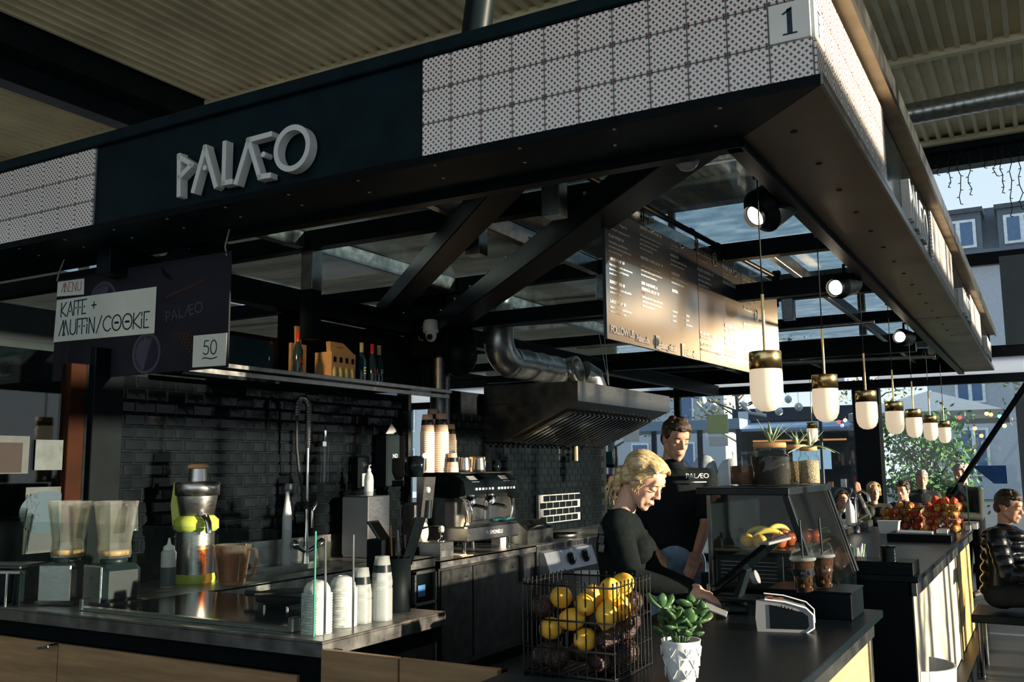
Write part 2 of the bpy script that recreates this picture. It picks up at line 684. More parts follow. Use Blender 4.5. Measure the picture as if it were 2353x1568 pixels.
# big beams of the hall along the depth
for i, (xa, lab) in enumerate(((-9.85, 'broad dark roof beam above the lettered fascia'), (5.2, 'dark roof beam beyond the right edge'))):
    m = MB().bx(xa - 0.5, xa + 0.5, -9, 15.4, HALL_Z - 0.36, HALL_Z - 0.02, 0.01)
    m.bx(xa - 0.12, xa + 0.12, -9, 15.4, HALL_Z - 0.6, HALL_Z - 0.36)
    tag(m.build('roof_beam', 'steel_beam'), lab, 'beam')
# leaning steel tube column of the hall that passes behind the fascia
p0, p1 = at(1092, 95, Y=4.3), at(1112, -60, Y=4.3)
d = (p1 - p0).normalized()
m = MB().cyl(p0 - d * 0.9, p0 + d * ((HALL_Z - 0.05 - p0.z) / d.z), 0.085, n=24)
tag(m.build('hall_column', 'steel_beam'), 'dark round steel tube rising from the canopy to the roof', 'column')
# spiral duct under the roof on the right
m = MB()
pa, pb = at(2062, 268, Y=11.9), at(2420, 200, Y=11.9)
n = 60
pts = [pa.lerp(pb, i / n) for i in range(n + 1)]
m.tube(pts, [0.13 + (0.006 if i % 4 == 0 else 0) for i in range(n + 1)], 20)
tag(m.build('spiral_duct', 'galvanised'), 'silver spiral ventilation duct under the roof at upper right', 'duct')

# left side wall of the hall with a clerestory
WL = -14.0
m = MB()
m.bx(WL - 0.2, WL, -9, FAC_Y, 0, 4.9)
m.bx(WL - 0.2, WL, -9, FAC_Y, 5.45, 6.5)
for y in range(-8, 16, 2):
    m.bx(WL - 0.15, WL - 0.02, y - 0.06, y + 0.06, 3.9, 5.7)
struct(tag(m.build('wall_left', 'steel_beam'), 'dark far wall of the hall with a clerestory band'))
# right glazed side of the hall: unseen posts and rails, two rails set to cast shade bands
WR = 7.6
m = MB()
for y in (-7.5, -4.2, -0.9, 2.4, 5.7, 9.0, 12.3):
    m.bx(WR - 0.05, WR + 0.1, y - 0.045, y + 0.045, 0, 6.4)
m.bx(WR - 0.05, WR + 0.1, -9, FAC_Y, 3.83, 4.02)  # added to cast the shade band along the side fascia
m.bx(WR - 0.05, WR + 0.1, -9, FAC_Y, 3.28, 3.52)  # added to keep sun off the lower menu board
m.bx(WR - 0.05, WR + 0.1, -9, FAC_Y, 0, 0.35)
struct(tag(m.build('wall_right', 'steel_beam'), 'unseen steel posts and shading rails of the glazed hall side'))

struct(tag(MB().bx(-16, -5.5, -9.2, -9.0, 0, 6.5).build('wall_front', 'steel_beam'), 'dark wall of the hall behind the viewer'))

# end facade behind the stall
m = MB()
y0, y1 = FAC_Y - 0.06, FAC_Y + 0.06
m.bx(-14, 8, y0, y1, 3.15, 3.32)                     # rail
m.bx(-14, 8, y0 - 0.05, y1, 2.77, 2.90, 0.01)        # deep beam
m.bx(-14, 8, y0, y1, 4.55, 4.74)
for x in (-11.3, -8.4, -5.55, -2.42, 0.75, 3.6, 6.4):
    m.bx(x - 0.05, x + 0.05, y0, y1, 0, 6.2)
m.bx(-14, -6.7, y0, y1, 3.3, 6.2)  # solid panel added to darken the view through the roof sheets
m.bx(-2.62, -2.22, y0 - 0.15, y1, 0, 2.78, 0.02)      # broad dark post
m.bx(-14, 8, y0, y1, 0, 0.12)
struct(tag(m.build('wall_back', 'steel_beam'), 'dark steel frame of the glazed end facade'))
k = 1
for xa, xb in ((-11.25, -8.45), (-8.35, -5.6), (-5.5, -2.62), (-2.22, 0.7), (0.8, 3.55)):
    for za, zb in ((0.12, 2.77),) if xb < -7 else ((0.12, 2.77), (4.74, 6.1)):
        struct(MB().bx(xa, xb, FAC_Y - 0.005, FAC_Y + 0.005, za, zb).build('window_%d' % k, 'glass_window'))
        k += 1
mat('frosted_panel', (0.86, 0.90, 0.93), 0.5, var=0.02, trans=0.0)
fb = M['frosted_panel'].node_tree
_t = fb.nodes.new('ShaderNodeBsdfTranslucent')
_t.inputs[0].default_value = (0.95, 0.97, 1.0, 1)
_mx = fb.nodes.new('ShaderNodeMixShader')
_mx.inputs[0].default_value = 0.85
fb.links.new(fb.nodes['Principled BSDF'].outputs[0], _mx.inputs[1])
fb.links.new(_t.outputs[0], _mx.inputs[2])
fb.links.new(_mx.outputs[0], fb.nodes['Material Output'].inputs[0])
for xa, xb in ((-11.25, -8.45), (-8.35, -5.6), (-5.5, -2.75), (-2.25, 0.7), (0.8, 3.55)):
    struct(MB().bx(xa, xb, FAC_Y - 0.01, FAC_Y + 0.01, 2.90, 3.15).build('window_%d' % k, 'frosted_panel'))
    k += 1

# ================================================================ the stall canopy
CX, CY, TZ = -0.604, 3.2, 2.922          # corner and bottom of the tile bands
CE_Y = 14.9
CAN = thing('stall_canopy', 'black canopy of the market stall with cross-patterned tile bands and raised white lettering', 'canopy')


def part(mb, name, material, **k):
    return mb.build(name, material, CAN, **k)


part(MB().bx(-8.5, CX - 0.02, CY + 0.012, CY + 0.06, 2.90, 3.43), 'front_panel', 'black_shaded')
part(MB().bx(CX - 0.06, CX - 0.014, CY + 0.02, CE_Y, 2.90, 3.43), 'side_panel', 'black_gloss')
part(MB().bx(-8.5, CX + 0.02, CY - 0.02, CY + 0.3, 3.375, 3.44, 0.006), 'cap_strip', 'black_shaded')
mat('cap_wood', (0.40, 0.29, 0.17), 0.5, var=0.2, scale=5)
part(MB().bx(CX - 0.3, CX + 0.07, CY - 0.02, CE_Y, 3.40, 3.43), 'cap_strip', 'cap_wood')
part(MB().bx(CX + 0.07, CX + 0.082, CY - 0.02, CE_Y, 3.38, 3.48), 'cap_edge', 'steel_dark')
part(MB().bx(-8.5, CX, CE_Y - 0.05, CE_Y, 2.9, 3.43), 'end_panel', 'black_paint')
# soffits with a mitred corner
z0, z1 = 2.895, 2.91
o_, i_ = (CX + 0.02, CY - 0.005), (CX - 0.37, CY + 0.385)
part(MB().prism([(-8.5, o_[1], z0), (o_[0], o_[1], z0), (i_[0], i_[1], z0), (-8.5, i_[1], z0)], (0, 0, z1 - z0)), 'soffit', 'black_shaded')  # same steel as the side soffit, its shade put into the colour
for ya, yb in ((None, 9.1), (9.12, CE_Y)):
    if ya is None:
        pl = [(o_[0], o_[1] + 0.004, z0), (o_[0], yb, z0), (i_[0], yb, z0), (i_[0], i_[1] + 0.004, z0)]
    else:
        pl = [(o_[0], ya, z0), (o_[0], yb, z0), (i_[0], yb, z0), (i_[0], ya, z0)]
    part(MB().prism(pl, (0, 0, z1 - z0)), 'soffit', 'soffit_steel')
part(MB().bx(o_[0] - 0.004, o_[0] + 0.008, CY - 0.01, CE_Y, 2.893, 2.935), 'edge_rail', 'steel_dark')
part(MB().bx(-8.5, o_[0], CY - 0.012, CY - 0.002, 2.893, 2.93), 'edge_rail', 'black_paint')
# inner frame rails along the soffits
part(MB().bx(i_[0] - 0.07, i_[0] + 0.01, i_[1], CE_Y, 2.86, 3.0, 0.006), 'inner_rail', 'black_metal')
part(MB().bx(-8.5, i_[0], i_[1] - 0.01, i_[1] + 0.07, 2.86, 3.0, 0.006), 'inner_rail', 'black_metal')
# screws
scr = MB().ell((0, 0, 0), (0.009, 0.009, 0.005), 8, m=4).mesh('screw')
scr.materials.append(M['galvanised'])
for i in range(14):
    link('screw', scr, CAN, (-0.95 - i * 0.42, CY + 0.03, z0))
    link('screw', scr, CAN, (-1.02 - i * 0.42, CY + 0.2, z0))
hole = MB().cyl((0, 0, -0.002), (0, 0, 0.002), 0.013, n=12).mesh('screw')
hole.materials.append(M['black_paint'])
for i in range(16):
    link('screw', hole, CAN, (CX - 0.17, 3.62 + i * 0.46, z0 - 0.001))

# tiles
TS = 0.15
tile_me = MB().box((0, 0, 0), (TS - 0.006, 0.016, TS - 0.006), None, 0.002).mesh('tile')
tile_me.materials.append(M['tile_cross'])
tile_pl = tile_me.copy()
tile_pl.materials.clear()
tile_pl.materials.append(M['tile_plain'])
mat('tile_backing', (0.16, 0.19, 0.21), 0.6, var=0.1)


def tile_band(a, n, side, skip=None):
    if side:
        part(MB().bx(CX - 0.016, CX - 0.006, a, a + n * TS, TZ, TZ + 3 * TS), 'tile_backing', 'tile_backing')
    else:
        part(MB().bx(a, a + n * TS, CY + 0.004, CY + 0.014, TZ, TZ + 3 * TS), 'tile_backing', 'tile_backing')
    for i in range(n):
        for j in range(3):
            u, z = a + (i + 0.5) * TS, TZ + (j + 0.5) * TS
            pl = skip == (i, j)
            loc = (CX, u, z) if side else (u, CY, z)
            t = link('tile', tile_pl if pl else tile_me, CAN, loc, PI / 2 if side else 0)
            if pl:
                t['label'] = 'plain cream tile with a letter F' if side else 'plain cream tile with the number 1'


tile_band(CX - 11 * TS, 11, False, (10, 1))
tile_band(-4.454 - 9 * TS, 9, False)
tile_band(CY + 0.012, 11, True, (0, 1))
tile_band(7.05, 11, True)
tile_band(10.9, 11, True)
# number 1 with serifs, and a thin letter F
cx, cz = CX - 0.5 * TS, TZ + 1.5 * TS
m = MB()
yy = CY - 0.0085
m.bx(cx - 0.008, cx + 0.010, yy - 0.001, yy, cz - 0.045, cz + 0.046)
m.bx(cx - 0.024, cx + 0.026, yy - 0.001, yy, cz - 0.050, cz - 0.044)
m.prism([(cx - 0.026, yy, cz + 0.030), (cx - 0.020, yy, cz + 0.026), (cx + 0.010, yy, cz + 0.042), (cx + 0.010, yy, cz + 0.052)], (0, -0.001, 0))
part(m, 'number_one', 'print_dark')
m = MB()
xx, cy = CX + 0.0085, CY + 0.012 + 0.5 * TS
m.bx(xx, xx + 0.001, cy - 0.016, cy - 0.012, cz - 0.045, cz + 0.05)
m.bx(xx, xx + 0.001, cy - 0.02, cy + 0.022, cz + 0.046, cz + 0.05)
m.bx(xx, xx + 0.001, cy - 0.014, cy + 0.014, cz + 0.004, cz + 0.008)
m.bx(xx, xx + 0.001, cy - 0.024, cy - 0.004, cz - 0.047, cz - 0.044)
part(m, 'letter', 'print_dark')

# raised letters P A L AE O, drawn in the plane of the front panel
G = 2.904


def pp(x, y):
    q = at(x / G, y / G, Y=CY - 0.03)
    return V((q.x, q.z))


strokes = {
    'P': [((1212, 1045), (1210, 1306)), ((1212, 1052), (1296, 1104)), ((1296, 1104), (1216, 1188))],
    'A': [((1385, 990), (1306, 1280)), ((1385, 990), (1455, 1246))],
    'L': [((1516, 962), (1508, 1228)), ((1508, 1228), (1556, 1219))],
    'AE': [((1675, 942), (1592, 1224)), ((1675, 942), (1748, 1188)), ((1675, 942), (1820, 903)), ((1748, 1188), (1812, 1177))],
}
dots = {'A': (1386, 1127), 'AE': (1776, 1038)}
LETTER_ME = []
for key, st in strokes.items():
    m = MB()
    for a, b in st:
        a, b = pp(*a), pp(*b)
        dd = (b - a).normalized() * 0.012
        a, b = a - dd, b + dd
        m.bar((a.x, CY - 0.025, a.y), (b.x, CY - 0.025, b.y), 0.027, 0.05, 0.002, up=(0, 1, 0))
    if key in dots:
        c = pp(*dots[key])
        m.cyl((c.x, CY - 0.05, c.y), (c.x, CY, c.y), 0.014, n=16)
    o = part(m, 'letter', 'letter_white')
    LETTER_ME.append(o.data)
a, b, t, u = pp(1845, 1000), pp(2090, 985), pp(1975, 845), pp(1955, 1148)
c = (t + u) / 2
rad = (t - u).length / 2 - 0.010
m = MB()
n = 40
pts_o = [(c.x + (rad + 0.0135) * math.cos(2 * PI * i / n), c.y + (rad + 0.0135) * math.sin(2 * PI * i / n)) for i in range(n)]
pts_i = [(c.x + (rad - 0.0135) * math.cos(2 * PI * i / n), c.y + (rad - 0.0135) * math.sin(2 * PI * i / n)) for i in range(n)]
vs = [(x, CY - 0.05, z) for x, z in pts_o] + [(x, CY - 0.05, z) for x, z in pts_i] + [(x, CY, z) for x, z in pts_o] + [(x, CY, z) for x, z in pts_i]
fs = []
for i in range(n):
    j = (i + 1) % n
    fs += [(i, j, n + j, n + i), (i, 2 * n + i, 2 * n + j, j), (n + i, n + j, 3 * n + j, 3 * n + i)]
m.add(vs, fs)
LETTER_ME.append(part(m, 'letter', 'letter_white').data)
# the same word on the side panels: local x runs along the side
for ys in (5.95, 9.8, 13.7):
    for me in LETTER_ME:
        o = link('letter', me, CAN)
        o.rotation_euler.z = PI / 2
        o.location = (CX - 0.014 + CY, ys + 3.36, 0)

# ---------------------------------------------------------------- roof frame under the canopy
def beam(p0, p1, w=0.1, h=0.12, mt='black_metal', name='roof_beam'):
    return part(MB().bar(p0, p1, w, h, 0.004), name, mt)


for y in (4.62, 6.45, 8.3, 10.2, 12.1, 13.9):
    beam((-8.4, y, 3.10), (-2.0 if y < 5 else -1.05, y, 3.10))
beam((-4.2, 3.6, 3.10), (-4.2, 14.8, 3.10), 0.06, 0.11, 'galvanised')
beam((-2.9, 3.6, 3.10), (-2.9, 14.8, 3.10), 0.06, 0.11, 'galvanised')
beam((-1.6, 6.5, 3.10), (-1.6, 14.8, 3.10), 0.05, 0.10, 'galvanised')
beam((-5.6, 3.6, 3.10), (-5.6, 14.8, 3.10), 0.06, 0.11)
# lower chords and posts
beam((-4.62, 3.4, 2.79), (-4.62, 14.8, 2.79), 0.12, 0.16)
beam((-4.62, 6.75, 2.84), (-1.1, 6.65, 2.84), 0.1, 0.12)
beam((-4.62, 10.4, 2.80), (-1.1, 10.4, 2.80), 0.1, 0.12)
for (x, y) in ((-4.2, 4.68), (-2.9, 4.68), (-2.1, 4.15), (-2.85, 6.45), (-1.9, 8.3)):
    part(MB().bx(x - 0.05, x + 0.05, y - 0.05, y + 0.05, 2.78 if x < -3.9 else 2.86, 3.06, 0.003), 'roof_post', 'galvanised')
part(MB().bx(-4.25, -4.15, 4.63, 4.73, 2.45, 2.78, 0.003), 'roof_post', 'black_metal')
# braces from the inner column hub to the corner
HUB = V((-4.62, 6.8, 2.80))
m = MB().bar(HUB, (-1.0, 3.6, 3.02), 0.20, 0.15, 0.006)
part(m, 'brace', 'black_metal')
dv = (V((-1.0, 3.6, 3.02)) - HUB)
bolt = MB().ell((0, 0, 0), (0.012, 0.012, 0.012), 8, m=4).mesh('bolt')
bolt.materials.append(M['galvanised'])
side_v = V((-dv.y, dv.x, 0)).normalized()
for i in range(9):
    p = HUB + dv * (0.1 + i * 0.09) - side_v * 0.095 + V((0, 0, 0.08))
    link('bolt', bolt, CAN, p)
part(MB().bar((-4.62, 6.05, 2.86), (-2.05, 3.7, 3.0), 0.16, 0.13, 0.006), 'brace', 'black_metal')
part(MB().bar((-4.62, 6.8, 2.86), (-2.0, 8.3, 3.04), 0.12, 0.12, 0.006), 'brace', 'black_metal')
part(MB().bar((-4.62, 5.2, 2.72), (-5.5, 4.6, 3.0), 0.10, 0.10, 0.004), 'brace', 'black_metal')
# columns
part(MB().cyl((-4.58, 6.78, 0.906), (-4.58, 6.78, 2.8), 0.085, n=28), 'column', 'steel_dark')
part(MB().bx(-4.85, -4.4, 6.6, 7.05, 2.55, 3.3, 0.01), 'column_head', 'black_metal')
# roof sheets between the beams
xs = (-8.4, -5.6, -4.2, -2.9, -0.98)
ys = (3.6, 4.62, 6.45, 8.3, 10.2, 12.1, 13.9, 14.85)
for i in range(len(xs) - 1):
    for j in range(len(ys) - 1):
        part(MB().bx(xs[i] + 0.02, xs[i + 1] - 0.02, ys[j] + 0.03, ys[j + 1] - 0.03, 3.165, 3.175), 'roof_sheet', 'roof_sheet')
# ================================================================ stall walls and counters
WX = -4.70            # face of the stall's back wall
# tiled wall behind the sink, each metro tile its own piece
WALL = struct(tag(MB().bx(WX - 0.14, WX - 0.012, 3.40, 6.48, 0, 2.2).build('wall_stall', 'grout'), 'black metro-tiled stall wall behind the sink'))
TW, TH = 0.1475, 0.0745
mtile = MB()
hx, hz, bb = TW / 2 - 0.002, TH / 2 - 0.002, 0.009
mtile.add([(0, -hx, -hz), (0, hx, -hz), (0, hx, hz), (0, -hx, hz), (0.009, -hx + bb, -hz + bb), (0.009, hx - bb, -hz + bb), (0.009, hx - bb, hz - bb), (0.009, -hx + bb, hz - bb)],
          [(0, 1, 5, 4), (1, 2, 6, 5), (2, 3, 7, 6), (3, 0, 4, 7), (4, 5, 6, 7)])
tm = mtile.mesh('tile')
tm.materials.append(M['tile_black'])
rnd = random.Random(3)
rows = 14
stuffb = MB()
for r_ in range(17):
    z = 2.16 - (r_ + 0.5) * TH
    for c_ in range(21):
        y = 3.44 + (c_ + 0.5 + (0.5 if r_ % 2 else 0)) * TW
        if y > 6.45:
            continue
        if r_ < rows:
            t = link('tile', tm, WALL, (WX - 0.012, y, z))
            t.rotation_euler = (0, R(rnd.uniform(-1.4, 1.4)), R(rnd.uniform(-1.4, 1.4)))
        else:
            stuffb.add(mtile.v, mtile.f, False, Matrix.Translation((WX - 0.012, y, z)))
o = stuffb.build('tile_field', 'tile_black', WALL)
o['kind'] = 'stuff'
# wall behind the coffee machine
W2 = struct(tag(MB().bx(WX - 0.14, WX - 0.012, 7.0, 10.6, 0, 2.3).build('wall_kitchen', 'grout'), 'black tiled wall behind the coffee machine under the hood'))
sb = MB()
for r_ in range(16):
    for c_ in range(24):
        y = 7.05 + (c_ + 0.5 + (0.5 if r_ % 2 else 0)) * TW
        if y < 10.5:
            sb.add(mtile.v, mtile.f, False, Matrix.Translation((WX - 0.012, y, 2.1 - (r_ + .5) * TH)))
o = sb.build('tile_field', 'tile_black', W2)
o['kind'] = 'stuff'
# post and black frame at the end of the tiled wall
struct(tag(MB().bx(WX - 0.1, WX + 0.02, 6.45, 6.49, 0.9, 2.26).build('trim_7', 'steel_dark'), 'thin steel edge strip ending the tiled wall'))
mat('post_wood', (0.020, 0.006, 0.002), 0.6, var=0.2, scale=6, spec=0.06)  # darkened wood, the shade on the post is put into the colour
struct(tag(MB().bx(WX - 0.1, WX - 0.01, 3.30, 3.40, 0, 2.2, 0.004).build('trim_8', 'post_wood'), 'reddish brown wooden post beside the taped window'))
struct(tag(MB().bx(WX - 0.02, WX + 0.03, 3.42, 3.62, 0.95, 2.3, 0.004).build('trim_9', 'black_paint'), 'black post at the left end of the tiled wall'))
# window left of the tiles
struct(tag(MB().bx(WX - 0.06, WX - 0.05, 1.6, 3.30, 0.9, 2.3).build('window_30', 'glass'), 'glass pane left of the tiled wall with taped papers'))
# added dark panel, stands for shade in the opening above the shelf
struct(tag(MB().bx(WX - 0.1, WX - 0.06, 5.0, 6.9, 2.3, 2.72).build('wall_shade_panel', 'black_paint'), 'dark panel added for the shade in the opening behind the bottle shelf'))

# shelf above the tiles
SHELF_Z = 2.245
SH = thing('wall_shelf', 'long steel-edged shelf above the black tiled wall', 'shelf', (WX, 5.2, SHELF_Z))
MB().bx(-0.05, 0.32, -1.35, 1.45, -0.02, 0, 0.002).build('board', 'steel_dark', SH)
MB().bx(0.315, 0.33, -1.35, 1.45, -0.022, 0.006, 0.002).build('upper_lip', 'steel_worn', SH)
MB().bx(0.29, 0.305, -1.35, 1.45, -0.066, -0.034, 0.002).build('lower_lip', 'steel_worn', SH)

# ---- steel front counter with oak doors
FZ = 0.95
FC = thing('steel_counter', 'stainless steel counter with oak door panels below, holding blenders and lid stacks', 'counter', (0, 0, 0))
MB().bx(-6.4, -2.44, 2.82, 3.66, FZ - 0.012, FZ, 0.003).build('worktop', 'steel_worn', FC)
MB().bx(-6.4, -2.44, 2.82, 2.834, FZ - 0.06, FZ - 0.012).build('front_lip', 'steel_worn', FC)
MB().bx(-2.454, -2.44, 2.834, 3.66, FZ - 0.06, FZ - 0.012).build('side_lip', 'steel_worn', FC)
MB().bx(-6.4, -2.47, 2.86, 3.64, FZ - 0.135, FZ - 0.015).build('black_rail', 'black_paint', FC)
MB().bx(-2.475, -2.47, 2.86, 3.6, 0.15, FZ - 0.06).build('end_panel', 'steel', FC)
xs_ = at(135, 1450, Y=2.83).x
for xa, xb in ((-6.4, -4.95), (-4.94, xs_ - 0.004), (xs_ + 0.004, -2.575)):
    d_ = MB().bx(xa, xb, 2.83, 2.852, 0.1, FZ - 0.14, 0.002).build('door', 'wood_oak', FC)
    if xb < -3 and xa > -5:
        q = at(122, 1484, Y=2.81)
        mm = MB().cyl((q.x, 2.83, q.z), (q.x, 2.79, q.z), 0.008, n=10)
        mm.bar((q.x - 0.075, 2.785, q.z - 0.012), (q.x + 0.008, 2.785, q.z), 0.012, 0.016, 0.003)
        mm.build('handle', 'chrome', d_)
MB().bx(-2.57, -2.445, 2.84, 2.95, 0, FZ - 0.06, 0.003).build('corner_post', 'black_paint', FC)
MB().bx(-6.4, -2.5, 2.9, 3.6, 0.0, 0.1).build('plinth', 'black_paint', FC)
MB().bx(-6.4, -2.48, 2.86, 3.62, 0.1, FZ - 0.14).build('carcass', 'black_paint', FC)
# glass screen along the front edge
GS = thing('glass_screen', 'clear glass sneeze screen standing along the steel counter front', 'screen', (0, 0, FZ))
MB().bx(-6.2, -2.535, 2.872, 2.880, 0.002, 0.405).build('pane', 'glass', GS)
MB().bx(-2.535, -2.531, 2.872, 2.880, 0.002, 0.405).build('pane_edge', 'glass_edge', GS)
for x in (-2.50, -2.45):
    MB().cyl((x, 2.90 + (x + 2.5) * 2.2, 0), (x, 2.90 + (x + 2.5) * 2.2, 0.385), 0.005, n=8).build('rod', 'chrome', GS)
# low oak gate between the counters
GT = thing('swing_gate', 'low oak swing gate closing the gap between the two counters', 'gate', (0, 0, 0))
xg = at(915, 1525, Y=2.8).x
for xa, xb in ((-2.43, xg - 0.004), (xg + 0.004, -1.66)):
    MB().bx(xa, xb, 2.80, 2.83, 0.12, 0.925, 0.003).build('board', 'wood_oak', GT)
MB().bx(-2.42, -2.38, 2.83, 2.87, 0, 0.92, 0.003).build('gate_post', 'black_paint', GT)
MB().bx(-1.70, -1.66, 2.83, 2.87, 0, 0.92, 0.003).build('gate_post', 'black_paint', GT)

# ---- sink counter along the back wall
SZ = 0.945
SK = thing('sink_counter', 'stainless sink counter in front of the black tiles', 'counter')
sx0, sx1, sy0, sy1 = -4.60, -4.20, 4.42, 5.30
m = MB()
m.bx(WX, -4.0, 3.68, sy0, SZ - 0.01, SZ)
m.bx(WX, -4.0, sy1, 5.86, SZ - 0.01, SZ)
m.bx(WX, sx0, sy0, sy1, SZ - 0.01, SZ)
m.bx(sx1, -4.0, sy0, sy1, SZ - 0.01, SZ)
m.build('worktop', 'steel_worn', SK)
MB().bx(-4.014, -4.0, 3.68, 5.86, SZ - 0.07, SZ + 0.004, 0.002).build('front_lip', 'steel_worn', SK)
m = MB()
m.bx(sx0, sx1, sy0, sy1, SZ - 0.23, SZ - 0.22)
m.bx(sx0 - 0.006, sx0, sy0, sy1, SZ - 0.22, SZ - 0.01)
m.bx(sx1, sx1 + 0.006, sy0, sy1, SZ - 0.22, SZ - 0.01)
m.bx(sx0, sx1, sy0 - 0.006, sy0, SZ - 0.22, SZ - 0.01)
m.bx(sx0, sx1, sy1, sy1 + 0.006, SZ - 0.22, SZ - 0.01)
m.build('basin', 'steel', SK)
MB().bx(WX, WX + 0.012, 4.3, 5.62, SZ, SZ + 0.17, 0.002).build('upstand', 'steel_worn', SK)
MB().bx(WX, -4.04, 3.68, 5.86, 0, 0.14).build('plinth', 'black_paint', SK)
MB().bx(-4.62, -4.06, 3.7, 5.5, 0.14, SZ - 0.25).build('carcass', 'steel_dark', SK)
# undercounter fridge with a glass door
FR = thing('undercounter_fridge', 'small glass-door fridge with steel frame under the sink counter end', 'fridge', (-4.0, 5.6, 0.14))
m = MB()
m.bx(-0.5, -0.01, -0.02, 0.26, 0.0, 0.72)
m.build('body', 'black_paint', FR)
m = MB()
m.bx(-0.01, 0.015, -0.02, 0.0, 0.05, 0.72)
m.bx(-0.01, 0.015, 0.24, 0.26, 0.05, 0.72)
m.bx(-0.01, 0.015, -0.02, 0.26, 0.70, 0.72)
m.bx(-0.01, 0.015, -0.02, 0.26, 0.48, 0.495)
m.build('door_frame', 'steel', FR)
MB().bx(0.0, 0.004, 0.0, 0.24, 0.05, 0.70).build('pane', 'glass', FR)
mat('blue_print', (0.05, 0.16, 0.36), 0.5, var=0.1)
MB().bx(0.006, 0.008, 0.03, 0.12, 0.54, 0.62).build('sticker', 'blue_print', FR)

# ---- coffee counter
EZ = 0.905
EC = thing('coffee_counter', 'stainless counter with steel cabinets carrying the espresso machine', 'counter')
MB().bx(WX, -4.0, 5.93, 7.44, EZ - 0.01, EZ).build('worktop', 'steel_worn', EC)
MB().bx(-4.014, -4.0, 5.93, 7.44, EZ - 0.055, EZ + 0.002, 0.002).build('front_lip', 'steel_worn', EC)
MB().bx(WX, -4.02, 5.93, 7.44, 0.10, EZ - 0.06).build('carcass', 'steel_dark', EC)
MB().bx(WX, -4.06, 5.93, 7.44, 0.0, 0.10).build('plinth', 'black_paint', EC)
for ya, yb in ((5.95, 6.38), (6.40, 7.12)):
    d_ = MB().bx(-4.02, -4.002, ya, yb, 0.14, EZ - 0.075, 0.003).build('door', 'steel_dark', EC)
    MB().cyl((-4.0, yb - 0.1, 0.76), (-3.985, yb - 0.1, 0.76), 0.009, n=10).build('knob', 'chrome', d_)
MB().bx(-4.02, -3.97, 7.16, 7.27, 0.62, EZ - 0.07, 0.004).build('hinge_block', 'steel', EC)
# cooking range
RG = thing('gas_range', 'steel cooking range with slanted panel and two black knobs', 'range', (-4.0, 7.45, 0))
MB().bx(-0.68, 0.0, 0.0, 1.9, 0.35, EZ - 0.012).build('body', 'steel_dark', RG)
m = MB().prism([(0.0, 0.04, 0.85), (0.05, 0.04, 0.835), (0.11, 0.04, 0.66), (0.0, 0.04, 0.64)], (0, 1.0, 0))
mat('range_panel', (0.50, 0.55, 0.60), 0.28, metal=0.8, var=0.1, scale=20)
pn = m.build('control_panel', 'range_panel', RG)
for y in (0.52, 0.83):
    m = MB()
    nrm = V((0.175, 0, 0.06)).normalized()
    c = V((0.08, y, 0.75))
    m.cyl(c, c + nrm * 0.015, 0.058, n=20)
    m.cyl(c, c + nrm * 0.035, 0.043, 0.036, n=20)
    kn = m.build('knob', 'black_plastic', pn)
    MB().bar(c + nrm * 0.036 + V((0, 0, 0.035)), c + nrm * 0.036 - V((0, 0, 0.03)), 0.018, 0.02, 0.004, up=nrm).build('pointer', 'white_plastic', kn)
MB().bx(-0.66, -0.05, 0.0, 1.9, 0, 0.35).build('base', 'black_paint', RG)
MB().bx(-0.70, 0.0, 0.0, 2.1, EZ - 0.012, EZ, 0.002).build('cooktop', 'steel_worn', RG)
# white bucket below the range
BK = thing('bucket', 'white plastic bucket with dark markings below the range panel', 'bucket', (-3.72, 7.95, 0))
MB().bx(-0.2, 0.2, -0.2, 0.25, 0, 0.36, 0.01).build('stand', 'black_paint', BK)
MB().lathe([(0.12, 0.362), (0.145, 0.62), (0.152, 0.62), (0.152, 0.64), (0.14, 0.64), (0.135, 0.6)], 28).build('tub', 'white_plastic', BK)
m = MB()
for i in range(3):
    m.bx(0.06, 0.062, -0.135 + 0.0, -0.134, 0.44 + i * 0.04, 0.45 + i * 0.04)
    m.bar((0.02 + i * 0.02, -0.139, 0.46), (0.03 + i * 0.02, -0.142, 0.52), 0.008, 0.004)
m.build('marking', 'print_dark', BK)

# ---- extractor hood
HD = thing('extractor_hood', 'large stainless extractor hood with baffle filters above the coffee counter', 'hood')
hy0, hy1, hx = 7.72, 10.1, -3.70
prof = [(WX, 2.37), (hx, 2.37), (hx, 2.20), (-4.5, 1.84), (WX, 1.84)]
MB().prism([(x, hy0, z) for x, z in prof], (0, hy1 - hy0, 0)).build('hood_shell', 'steel_dark', HD)
MB().bx(hx, hx + 0.008, hy0 - 0.01, hy1 + 0.01, 2.19, 2.375, 0.002).build('front_band', 'steel', HD)
MB().bx(WX, hx + 0.008, hy0 - 0.012, hy0 - 0.004, 2.19, 2.375, 0.002).build('end_band', 'steel_dark', HD)
for i in range(20):
    y = hy0 + 0.16 + i * 0.108
    a, b = V((-3.852, y, 2.10)), V((-4.452, y, 1.83))
    MB().bar(a, b, 0.045, 0.034, 0.006, up=(0.4, 0, -0.9)).build('baffle', 'chrome', HD)
